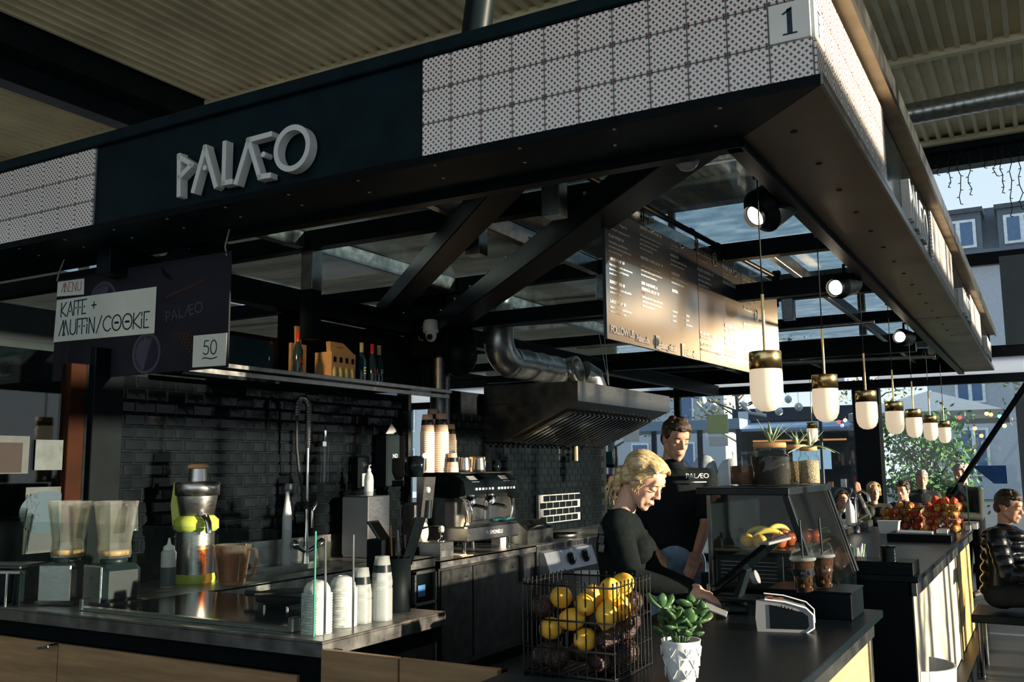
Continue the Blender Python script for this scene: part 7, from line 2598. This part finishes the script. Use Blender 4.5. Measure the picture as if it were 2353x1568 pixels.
HC = thing('far_house', 'lower pale house row behind the trees on the left of the square', 'house', (-26, 52, 0))
MB().bx(-16, 10, 0, 8, 0, 6.5).build('wall', 'render_grey', HC)
MB().prism([(-16, -0.2, 6.5), (-16, 4, 8.8), (-16, 8, 6.5)], (26, 0, 0)).build('roof', 'slate', HC)
for i in range(9):
    for fl in range(2):
        x, z = -14.5 + i * 2.8, 1.0 + fl * 3.0
        f_ = MB().bx(x - 0.55, x + 0.55, -0.08, 0.02, z, z + 1.9).build('window', 'frame_white', HC)
        MB().bx(x - 0.45, x + 0.45, -0.1, -0.075, z + 0.1, z + 1.8).build('pane', 'pane_blue', f_)

mat('bark', (0.06, 0.05, 0.04), 0.9, var=0.3, scale=10)
# ---- trees: crown of real leaves, trunk and branches
mat('bark', (0.06, 0.05, 0.04), 0.9, var=0.3, scale=10)
mat('leaf_olive', (0.16, 0.20, 0.05), 0.6, var=0.4, scale=2, col2=(0.42, 0.40, 0.10))


def tree(label, x, y, h, cr, nl, leafm, seed, zlow=0.45):
    r_ = random.Random(seed)
    t = thing('leafy_tree', label, 'tree', (x, y, -0.02), 0, 'trees on the square')
    MB().tube([(0, 0, 0), (0.04, 0.02, h * 0.35), (-0.03, 0, h * 0.7), (0, 0, h * 0.95)], [0.09, 0.07, 0.045, 0.015], 8).build('trunk', 'bark', t)
    m = MB()
    tips = []
    for i in range(22):
        a = r_.uniform(0, 2 * PI)
        z = h * r_.uniform(zlow, 0.9)
        e = V((math.cos(a) * cr * r_.uniform(0.5, 1.0), math.sin(a) * cr * r_.uniform(0.5, 1.0), z + r_.uniform(0.1, 0.5)))
        m.tube([V((0, 0, z - 0.3)), V((e.x * 0.5, e.y * 0.5, z + 0.05)), e], [0.028, 0.016, 0.006], 5)
        tips.append(e)
    m.build('branches', 'bark', t)
    m = MB()
    for i in range(nl):
        e = r_.choice(tips)
        f_ = r_.uniform(0.35, 1.1)
        c_ = V((e.x * f_, e.y * f_, e.z)) + V((r_.gauss(0, 0.16), r_.gauss(0, 0.16), r_.gauss(0, 0.14)))
        s_ = r_.uniform(0.035, 0.075)
        u = V((r_.gauss(0, 1), r_.gauss(0, 1), r_.gauss(0, 1))).normalized()
        w = u.cross(V((r_.gauss(0, 1), r_.gauss(0, 1), r_.gauss(0, 1)))).normalized()
        m.add([c_ - u * s_, c_ + w * s_ * 0.45, c_ + u * s_, c_ - w * s_ * 0.45], [(0, 1, 2, 3)])
    o = m.build('crown', leafm, t, recalc=False)
    o['kind'] = 'stuff'
    return t


tree('sunlit olive-leaved tree behind the parasol at right', 0.6, 25, 5.2, 1.9, 2600, 'leaf_olive', 1)
tree('sparse tree left of the parasol peak', -4.2, 27, 5.0, 1.8, 1300, 'leaf_olive', 2)
tree('bare-looking tree behind the kiosk roof', -7.2, 25, 5.2, 2.0, 900, 'leaf_olive', 3)
tree('thin tree seen above the pale stall roof', -10.5, 24, 5.0, 1.9, 800, 'leaf_olive', 4)
tree('low leafy tree with fairy lights outside the glass', -1.85, 17.6, 2.35, 0.85, 2600, 'leaf_green', 5, 0.30)
tree('tree between the kiosk and the far houses', -13.8, 27, 5.6, 2.2, 1500, 'leaf_olive', 6)

# trees and houses out to the right of the hall, where the low sun comes from
for i, (x, y, h) in enumerate(((11.5, 6.95, 5.5), (12.6, 7.55, 5.2), (11.2, 8.35, 5.8), (13.0, 8.9, 5.4), (11.8, 9.7, 5.5), (12.4, 10.5, 5.3), (13.5, 2.2, 5.4))):
    r_ = random.Random(40 + i)
    t = thing('street_tree', 'bare street tree right of the hall, %s in the row' % ('first', 'second', 'third', 'fourth', 'fifth', 'sixth', 'seventh')[i], 'tree', (x, y, -0.02), 0, 'bare street trees beside the hall')
    MB().tube([(0, 0, 0), (0.03, 0.05, 1.4), (-0.02, 0.02, 2.6), (0, 0.1, h)], [0.13, 0.11, 0.08, 0.015], 8).build('trunk', 'bark', t)
    m = MB()
    for k_ in range(14):
        a = r_.uniform(0, 2 * PI)
        z = r_.uniform(1.5, h * 0.85)
        L2 = r_.uniform(0.5, 1.3)
        e = V((math.cos(a) * L2 * 0.6, math.sin(a) * L2, z + L2 * 0.9))
        m.tube([V((0, 0.03, z)), V((e.x * 0.4, e.y * 0.45, z + L2 * 0.35)), e], [0.03, 0.018, 0.005], 5)
    m.build('branches', 'bark', t)
HR = thing('side_house', 'low dark house row along the right side of the square', 'house', (34, 2, -0.02))
MB().bx(0, 6, -22, 24, 0, 3.4).build('wall', 'render_dark', HR)
MB().prism([(-0.2, -22, 3.4), (3, -22, 4.2), (6, -22, 3.4)], (0, 46, 0)).build('roof', 'slate', HR)

# ---- parasol
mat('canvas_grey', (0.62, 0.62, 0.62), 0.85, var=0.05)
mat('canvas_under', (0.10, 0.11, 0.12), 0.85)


def parasol(label, px, Y, ztop, zed, w):
    a = at(px, 900, Y=Y)
    t = thing('market_parasol', label, 'parasol', (a.x, Y, -0.02), 0, 'big market parasols')
    v = [(0, 0, ztop)] + [(w * sx, w * sy, zed) for sx, sy in ((-1, -1), (1, -1), (1, 1), (-1, 1))]
    MB().add(v, [(0, 1, 2), (0, 2, 3), (0, 3, 4), (0, 4, 1)]).build('canopy', 'canvas_grey', t, recalc=False)
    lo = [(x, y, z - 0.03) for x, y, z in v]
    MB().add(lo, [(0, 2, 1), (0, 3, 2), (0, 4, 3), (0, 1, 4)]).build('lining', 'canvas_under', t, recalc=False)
    m = MB()
    for i in range(4):
        a_, b_ = V(v[1 + i]), V(v[1 + (i + 1) % 4])
        m.prism([a_, b_, b_ - V((0, 0, 0.16)), a_ - V((0, 0, 0.16))], V((0, 0.005, 0)))
    m.build('valance', 'canvas_grey', t)
    MB().cyl((0, 0, 0), (0, 0, ztop), 0.035, n=10).build('pole', 'frame_white', t)
    for i in range(1, 5):
        MB().bar((0, 0, ztop - 0.1), V(v[i]) * 0.97 + V((0, 0, -0.05)), 0.03, 0.03).build('rib', 'bark', t)
    return t


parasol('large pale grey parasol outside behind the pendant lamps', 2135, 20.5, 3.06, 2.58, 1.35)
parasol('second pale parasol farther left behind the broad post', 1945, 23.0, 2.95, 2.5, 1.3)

# coloured bulbs under the parasol edges, each a bulb
cols = {'red': (1, 0.05, 0.03), 'yellow': (1, 0.7, 0.2), 'green': (0.1, 0.9, 0.4), 'blue': (0.2, 0.15, 1.0), 'orange': (1, 0.35, 0.08)}
for k_, c_ in cols.items():
    mat('bulb_' + k_, c_, 0.3, emit=c_, estr=3.0, var=0)
bulbs = [(2205, 960, 'red', 'at the parasol centre'), (2267, 951, 'yellow', 'left of a pair under the parasol edge'), (2277, 953, 'orange', 'right of a pair under the parasol edge'), (2297, 957, 'green', 'near the parasol corner'), (2307, 960, 'blue', 'at the parasol corner'), (2308, 979, 'yellow', 'below the parasol corner'), (1927, 970, 'red', 'beside the kiosk awning'), (1942, 966, 'yellow', 'right of the kiosk awning top'), (1935, 978, 'blue', 'lowest beside the kiosk awning'), (2195, 1047, 'yellow', 'low among the leaves'), (2152, 1025, 'orange', 'in the dark below the parasol'), (2255, 1002, 'orange', 'in front of the grey panel'), (2240, 985, 'orange', 'high in the dark stall'), (2228, 1035, 'orange', 'in the middle of the dark stall')]
for px, py, k_, lab in bulbs:
    t = thing('fairy_bulb', 'small %s glowing bulb %s' % (k_, lab), 'light bulb', at(px, py, Y=17.9 if px < 2200 else 18.4), 0, 'coloured fairy bulbs')
    MB().ell((0, 0, 0), 0.035, 10).build('globe', 'bulb_' + k_, t)
    MB().cyl((0, 0, 0.03), (0, 0, 0.07), 0.014, n=8).build('socket', 'rubber', t)

tag(MB().tube([at(1927, 966, Y=17.9) + V((0, 0, 0.06)), at(1935, 974, Y=17.9) + V((0, 0, 0.06)), at(1942, 962, Y=17.9) + V((0, 0, 0.06)), V((-2.5, 15.7, 2.6))], 0.004, 5).build('bulb_cable', 'rubber'), 'thin cable carrying the bulbs beside the kiosk awning', 'cable')
tag(MB().tube([at(2297, 957, Y=18.4) + V((0, 0, 0.06)), at(2307, 960, Y=18.4) + V((0, 0, 0.06)), at(2308, 979, Y=18.4) + V((0, 0, 0.06)), V((0.75, 15.7, 2.4))], 0.004, 5).build('bulb_cable', 'rubber'), 'thin cable carrying the bulbs at the parasol corner', 'cable')

# ---- kiosk outside
mat('kiosk_navy', (0.010, 0.022, 0.045), 0.45, var=0.2)
mat('awning_blue', (0.34, 0.44, 0.58), 0.6, var=0.06)
mat('screen_blue', (0.25, 0.42, 0.60), 0.4, emit=(0.4, 0.62, 0.85), estr=0.5)
ka, kb = at(1690, 960, Y=22), at(1975, 960, Y=22)
KS = thing('market_kiosk', 'dark navy market kiosk with pale awning outside behind the jars', 'kiosk', ((ka.x + kb.x) / 2, 22, -0.02))
kw = (kb.x - ka.x) / 2
MB().bx(-kw, kw, 0.0, 2.0, 0.0, 2.75).build('body', 'kiosk_navy', KS)
MB().bx(-kw - 0.05, kw + 0.05, -0.1, 0.05, 2.62, 2.92, 0.01).build('sign_band', 'kiosk_navy', KS)
MB().bx(-kw + 0.1, -kw + 0.34, -0.115, -0.1, 2.68, 2.86).build('number_tile', 'paper_white', KS)
MB().prism([(-kw + 0.1, 0, 2.60), (-kw + 0.1, -0.9, 2.42), (-kw + 0.1, -0.9, 2.36), (-kw + 0.1, 0, 2.54)], (2 * kw - 0.2, 0, 0)).build('awning', 'awning_blue', KS)
MB().bx(-kw + 0.25, kw - 0.25, -0.01, 0.02, 1.1, 2.3).build('hatch', 'black_gloss', KS)
MB().bx(-0.1, 0.75, -0.03, -0.01, 1.5, 1.95).build('screen', 'screen_blue', KS)
mat('warm_strip', (0.3, 0.12, 0.04), 0.5, emit=(1, 0.42, 0.12), estr=0.45)
MB().bx(-kw + 0.4, kw - 0.3, -0.04, -0.015, 2.14, 2.18).build('light_strip', 'warm_strip', KS)
for i in range(9):
    MB().bx(-kw + 0.4 + i * 0.28, -kw + 0.5 + i * 0.28, -0.2, -0.1, 1.1, 1.1 + 0.12 + 0.06 * (i % 3)).build('product', ('wood_warm', 'paper_white', 'berry_red')[i % 3], KS)
MB().bx(-kw, kw, -0.35, 0.0, 1.02, 1.1).build('counter', 'kiosk_navy', KS)
for i in range(6):
    MB().bx(0.25, 1.0, -0.37, -0.355, 0.25 + i * 0.12, 0.27 + i * 0.12).build('slat', 'awning_blue', KS)
# pale stall roof left of the kiosk
ka, kb = at(1400, 975, Y=21), at(1700, 975, Y=21)
KL = thing('market_stall', 'open market stall with pale blue flat roof left of the kiosk', 'market stall', ((ka.x + kb.x) / 2, 21, -0.02))
kw2 = (kb.x - ka.x) / 2
MB().bx(-kw2 - 0.6, kw2, 0, 2.2, 2.42, 2.66, 0.01).build('roof', 'awning_blue', KL)
for x in (-kw2, -kw2 * 0.3, kw2 * 0.4, kw2 - 0.05):
    MB().bx(x - 0.05, x + 0.05, 0, 0.1, 0, 2.42).build('post', 'kiosk_navy', KL)
MB().bx(-kw2, kw2, 0.3, 0.9, 0, 0.95).build('table', 'kiosk_navy', KL)
mat('tarp_grey', (0.40, 0.43, 0.45), 0.7, var=0.3, scale=4)
for i in range(5):
    x = -kw2 + 0.35 + i * (2 * kw2 - 0.5) / 4.5
    MB().ell((x, 0.6, 1.35 + 0.1 * (i % 2)), (0.32, 0.25, 0.42), 10).build('goods_sack', 'tarp_grey' if i % 2 else 'canvas_grey', KL)
# white swirl lamps and arcs on wires above the stalls
for i, px in enumerate((1440, 1475, 1492, 1615, 1640, 1710, 1745, 1812, 1835, 1790)):
    py = (935, 925, 950, 920, 935, 930, 942, 918, 935, 946)[i]
    t = thing('paper_lantern', 'white paper lantern above the stalls, number %s from the left' % ('one two three four five six seven eight nine ten'.split()[sorted((1440, 1475, 1492, 1615, 1640, 1710, 1745, 1812, 1835, 1790)).index(px)]), 'lantern', at(px, py, Y=19.5), 0, 'white paper lanterns above the stalls')
    MB().ell((0, 0, 0), (0.085, 0.085, 0.085), 12).build('globe', 'frame_white', t)
    MB().cyl((0, 0, 0.08), (0, 0, 0.45), 0.004, n=5).build('wire', 'rubber', t)
la, lb = at(1380, 900, Y=19.5), at(1880, 880, Y=19.5)
t = thing('lantern_line', 'overhead line on two masts carrying the paper lanterns above the stalls', 'cable', (0, 19.5, -0.02))
MB().tube([(la.x, 0, 3.3), ((la.x + lb.x) / 2, 0, 3.12), (lb.x, 0, 3.3)], 0.006, 5).build('line', 'rubber', t)
for q_ in (la.x, lb.x):
    MB().cyl((q_, 0, 0), (q_, 0, 3.4), 0.035, n=8).build('mast', 'kiosk_navy', t)
for a, b, c_ in (((1440, 948), (1465, 925), (1500, 945)), ((1600, 925), (1625, 950), (1645, 962)), ((1700, 925), (1725, 950), (1760, 955))):
    MB().tube([at(*k_, Y=19.42) - t.location for k_ in (a, b, c_)], 0.035, 6).build('garland', 'frame_white', t)

def thin_paper(name, col):
    m = bpy.data.materials.new(name)
    m.use_nodes = True
    nt = m.node_tree
    b = nt.nodes['Principled BSDF']
    b.inputs['Base Color'].default_value = (*col, 1)
    tl = nt.nodes.new('ShaderNodeBsdfTranslucent')
    nz = nt.nodes.new('ShaderNodeTexNoise')
    nz.inputs['Scale'].default_value = 30
    mr = nt.nodes.new('ShaderNodeMix')
    mr.data_type = 'RGBA'
    mr.inputs[6].default_value = (*[c * 0.9 for c in col], 1)
    mr.inputs[7].default_value = (*col, 1)
    nt.links.new(nz.outputs['Fac'], mr.inputs[0])
    nt.links.new(mr.outputs[2], tl.inputs[0])
    mx = nt.nodes.new('ShaderNodeMixShader')
    mx.inputs[0].default_value = 0.7
    nt.links.new(b.outputs[0], mx.inputs[1])
    nt.links.new(tl.outputs[0], mx.inputs[2])
    nt.links.new(mx.outputs[0], nt.nodes['Material Output'].inputs[0])
    M[name] = m


thin_paper('leaf_note', (0.74, 0.78, 0.55))
thin_paper('note_white', (0.88, 0.9, 0.88))
# ---- papers taped on the facade glass
for (x0, y0, x1, y1, mt, lab) in ((1627, 952, 1672, 998, 'leaf_note', 'large pale green notice taped to the facade glass'), (1630, 1003, 1672, 1026, 'note_white', 'small white notice below the green one on the glass'), (1433, 986, 1468, 1016, 'note_white', 'white notice hanging on the glass left of the tall person'), (1450, 972, 1470, 984, 'note_white', 'small white slip above the left notice')):
    if mt not in M:
        mat(mt, (0.66, 0.70, 0.48), 0.7, var=0.1)
    a, b = at(x0, y1, Y=15.58), at(x1, y0, Y=15.58)
    tag(MB().bx(a.x, b.x, 15.58, 15.592, a.z, b.z).build('taped_notice', mt), lab, 'notice', 'notices on the facade glass')
# leaflet rack
t = thing('leaflet_rack', 'black wire rack with leaflets beside the kitchen wall end', 'rack', at(1395, 1220, Y=10.9))
bz_ = -t.location.z
MB().bx(-0.16, -0.13, 0, 0.03, bz_, 1.05).build('upright', 'steel', t)
MB().bx(0.13, 0.16, 0, 0.03, bz_, 1.05).build('upright', 'steel', t)
for i, z in enumerate((0.78, 0.5, 0.22)):
    MB().bx(-0.13, 0.13, -0.05, 0.0, z, z + 0.04, 0.003).build('pocket', 'black_metal', t)
    for k_ in range(2):
        MB().bx(-0.11 + k_ * 0.12, -0.01 + k_ * 0.12, -0.03, -0.02, z + 0.02, z + 0.2).build('leaflet', ('paper_white', 'teal_cloth', 'paper_white', 'print_red', 'paper_white', 'leaf_pale')[i * 2 + k_], t)

# ---- neighbouring stall far left, behind the taped window
NB = thing('neighbour_stall', 'neighbouring stall with red and white checked fascia seen through the left window', 'market stall', (-9.4, 4.4, 0))
MB().bx(-0.6, 0.0, -4, 4.5, 2.05, 2.9).build('canopy', 'black_paint', NB)
mat('check_red', (0.50, 0.06, 0.04), 0.4)
q = at(85, 872, X=-9.4)
red = MB().box((0, 0, 0), (0.01, 0.10, 0.05), None, 0.0).mesh('check_tile')
red.materials.append(M['check_red'])
whi = MB().box((0, 0, 0), (0.01, 0.10, 0.05), None, 0.0).mesh('check_tile')
whi.materials.append(M['paper_white'])
for i in range(34):
    for j in range(5):
        link('check_tile', (red, whi, whi)[(i + j) % 3] if (i * 7 + j) % 11 else red, NB, (0.01, -2.3 + i * 0.105 + (0.05 if j % 2 else 0), q.z - 0.12 + j * 0.053))
MB().bx(-0.6, 0.0, -4, 4.5, 0.0, 1.1).build('counter', 'black_paint', NB)
MB().bx(-2.6, -2.5, -4, 4.5, 0.0, 2.9).build('back_wall', 'black_paint', NB)
for i in range(14):
    MB().ell((-0.3 - 0.12 * (i % 3), -3.2 + i * 0.42, 1.75 + 0.09 * (i % 4)), 0.032, 8).build('warm_bulb', 'warm_strip', NB)
# taped papers on the left window, shade put into their darkened colours
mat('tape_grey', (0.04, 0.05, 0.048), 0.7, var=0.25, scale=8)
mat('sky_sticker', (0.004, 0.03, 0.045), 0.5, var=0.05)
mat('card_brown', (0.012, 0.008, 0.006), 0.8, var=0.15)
mat('paper_shaded', (0.055, 0.07, 0.068), 0.7, var=0.25, scale=14)
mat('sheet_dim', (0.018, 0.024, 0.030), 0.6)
wx = WX - 0.045


def wpanel(x0, y0, x1, y1, name, mt, parent=None, off=0.0, th=0.004):
    a, b = at(x0, y1, X=wx + off), at(x1, y0, X=wx + off)
    return MB().bx(wx + off, wx + off + th, a.y, b.y, a.z, b.z).build(name, mt, parent)


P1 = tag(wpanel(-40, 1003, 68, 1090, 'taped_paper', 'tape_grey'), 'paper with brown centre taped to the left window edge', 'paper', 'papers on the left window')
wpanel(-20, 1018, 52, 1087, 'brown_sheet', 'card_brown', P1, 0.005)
tag(wpanel(78, 1012, 145, 1081, 'taped_paper', 'paper_shaded'), 'square white torn paper taped to the left window', 'paper', 'papers on the left window')
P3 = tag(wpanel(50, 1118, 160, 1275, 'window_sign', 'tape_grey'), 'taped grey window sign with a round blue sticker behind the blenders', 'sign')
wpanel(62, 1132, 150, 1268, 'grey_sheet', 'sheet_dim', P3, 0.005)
c_ = at(106, 1178, X=wx + 0.012)
m = MB()
n = 28
m.add([(wx + 0.0115, c_.y + 0.155 * math.cos(2 * PI * i / n), c_.z + 0.115 * math.sin(2 * PI * i / n)) for i in range(n)], [tuple(range(n))])
m.build('blue_sticker', 'sky_sticker', P3, recalc=False)
for body, dz, sz_ in (('AOK', 0.075, 0.035), ('By', 0.02, 0.085), ('Be', -0.04, 0.085), ('Vin', -0.09, 0.05)):
    text('lettering', body, sz_, 'print_dark', P3, (wx + 0.013, c_.y - 0.12, c_.z + dz), (0, 1, 0), (0, 0, 1))
# blue round sticker on the counter screen at far left
q = at(18, 1376, Y=2.868)
t = thing('round_sticker', 'turquoise round sticker low on the glass screen at far left', 'sticker', q)
m = MB().add([(0.055 * math.cos(2 * PI * i / 24), 0, 0.045 * math.sin(2 * PI * i / 24)) for i in range(24)], [tuple(range(24))])
m.build('disc', 'sky_sticker', t, recalc=False)
text('lettering', 'AOK', 0.022, 'print_dark', t, (-0.03, -0.001, 0.005), (1, 0, 0), (0, 0, 1))
# slanting black pole at right
t = tag(MB().tube([at(2360, 880, Y=11.5), at(2190, 1135, Y=11.5), at(2150, 1195, Y=11.5)], 0.03, 8).build('slanted_pole', 'black_metal'), 'slanting black parasol pole in front of the grey panel', 'pole')
mat('tarp_blue', (0.01, 0.10, 0.34), 0.6, var=0.2)
a, b = at(2235, 1112, Y=13.5), at(2312, 1070, Y=13.5)
t = tag(MB().prism([(a.x, 13.5, b.z), (b.x, 13.5, b.z), (b.x, 13.5, a.z), (b.x - 0.15, 13.5, a.z)], (0, 0.05, 0)).build('blue_tarp', 'tarp_blue'), 'blue tarpaulin behind the slanted pole', 'tarpaulin')

# ================================================================ guests around the stall
def guest(label, head, hf, seat, top, hair='hair_brown', skin='skin_tan', raise_l=False, puff=False, s=1.0, hfn=short_hair, hands=None, face=True, vox=0.007, fem=False, beard=False):
    h = V(head)
    f = V((hf[0], hf[1], 0)).normalized()
    ax = V((-f.y, f.x, 0))          # to the person's left
    neck = h + V((0, 0, -0.15)) - f * 0.04
    sh = neck + V((0, 0, -0.07)) - f * 0.01
    pel = V((sh.x, sh.y, 0)) - f * 0.05 + V((0, 0, seat))
    J = dict(head=h, hf=hf, neck=neck, pelvis=pel)
    for a, k_ in (('l', 1), ('r', -1)):
        J['sh' + a] = sh + ax * (0.17 * k_)
        if raise_l and a == 'l':
            J['el' + a] = sh + ax * 0.26 + f * 0.18 + V((0, 0, 0.02))
            J['wr' + a] = sh + ax * 0.16 + f * 0.22 + V((0, 0, 0.27))
            J['hd' + a] = V((0, 0, 1)) + f * 0.2
            J['pn' + a] = -f
        else:
            J['el' + a] = sh + ax * (0.22 * k_) + f * 0.08 + V((0, 0, -0.28))
            J['wr' + a] = sh + ax * (0.10 * k_) + f * 0.32 + V((0, 0, -0.26))
            J['hd' + a] = f - ax * (0.4 * k_)
            J['pn' + a] = V((0, 0, -1))
        hp = pel + ax * (0.09 * k_) + V((0, 0, -0.03))
        J['hip' + a] = hp
        if seat < 0.8:
            J['kn' + a] = hp + f * 0.42 + V((0, 0, 0.02))
            J['an' + a] = V((hp.x + f.x * 0.40, hp.y + f.y * 0.40, max(0.09, seat - 0.48)))
        else:
            J['kn' + a] = V((hp.x + 0.02, hp.y, 0.5))
            J['an' + a] = V((hp.x, hp.y, 0.09))
    fn = (lambda b, mx_, s_, hr: short_hair(b, mx_, s_, hr, True)) if beard else hfn
    o, _, _, _ = person(label, J, top, 'tee_black', skin, hair, 'long', fem, vox, fn, face, s, 'jacket', puff)
    return o


mat('jacket_grey', (0.03, 0.034, 0.038), 0.8, var=0.2)
mat('jacket_green', (0.018, 0.024, 0.018), 0.8, var=0.2)
# seated man in a puffer jacket at the right edge
hd_ = at(2318, 1165, Y=8.3)
guest('dark-haired seated person in a glossy black puffer jacket at the right edge', hd_, (0.93, -0.3, -0.2), 0.62, 'puffer', puff=True)
t = thing('bench', 'dark bench under the seated person at the right edge', 'bench', (hd_.x - 0.05, 8.33, 0))
MB().bx(-0.25, 0.35, -0.3, 0.3, 0.40, 0.46, 0.006).build('seat', 'black_metal', t)
for x in (-0.2, 0.3):
    for y in (-0.25, 0.25):
        MB().cyl((x, y, 0), (x, y, 0.4), 0.018, n=8).build('leg', 'steel_dark', t)
t = thing('side_table', 'small dark table in front of the seated person', 'table', (hd_.x + 0.62, 8.25, 0))
MB().bx(-0.26, 0.4, -0.35, 0.35, 0.86, 0.89, 0.004).build('table_top', 'black_stone', t)
MB().cyl((0.05, 0, 0), (0.05, 0, 0.86), 0.03, n=12).build('leg', 'steel_dark', t)
MB().lathe([(0.22, 0.0), (0.2, 0.015), (0.03, 0.02)], 20, c=(0.05, 0, 0)).build('base', 'steel_dark', t)
guest('curly-haired person with one arm raised behind the display case', at(1935, 1148, Y=12.3), (0.35, -0.93, -0.1), 0.95, 'jacket_grey', 'hair_brown', 'skin', True, hfn=pony_hair, fem=True)
guest('grey-haired bearded person behind the slanted pole', at(2208, 1090, Y=12.6), (-0.5, -0.85, -0.15), 0.95, 'jacket_green', 'hair_grey', 'skin', beard=True)
guest('person in dark clothes sitting behind the apple baskets', at(2075, 1128, Y=13.2), (-0.3, -0.9, -0.1), 0.62, 'jacket_grey', 'hair_brown', 'skin')
guest('person with pale cap of hair behind the leafy tree pot', at(2118, 1102, Y=14.0), (0.2, -0.95, -0.1), 0.95, 'jacket_grey', 'hair_grey', 'skin')
guest('light-haired person near the tap behind the sink ledge', at(2008, 1130, Y=12.9), (0.4, -0.9, 0), 0.95, 'jacket_green', 'hair_blonde', 'skin', hfn=pony_hair, fem=True)
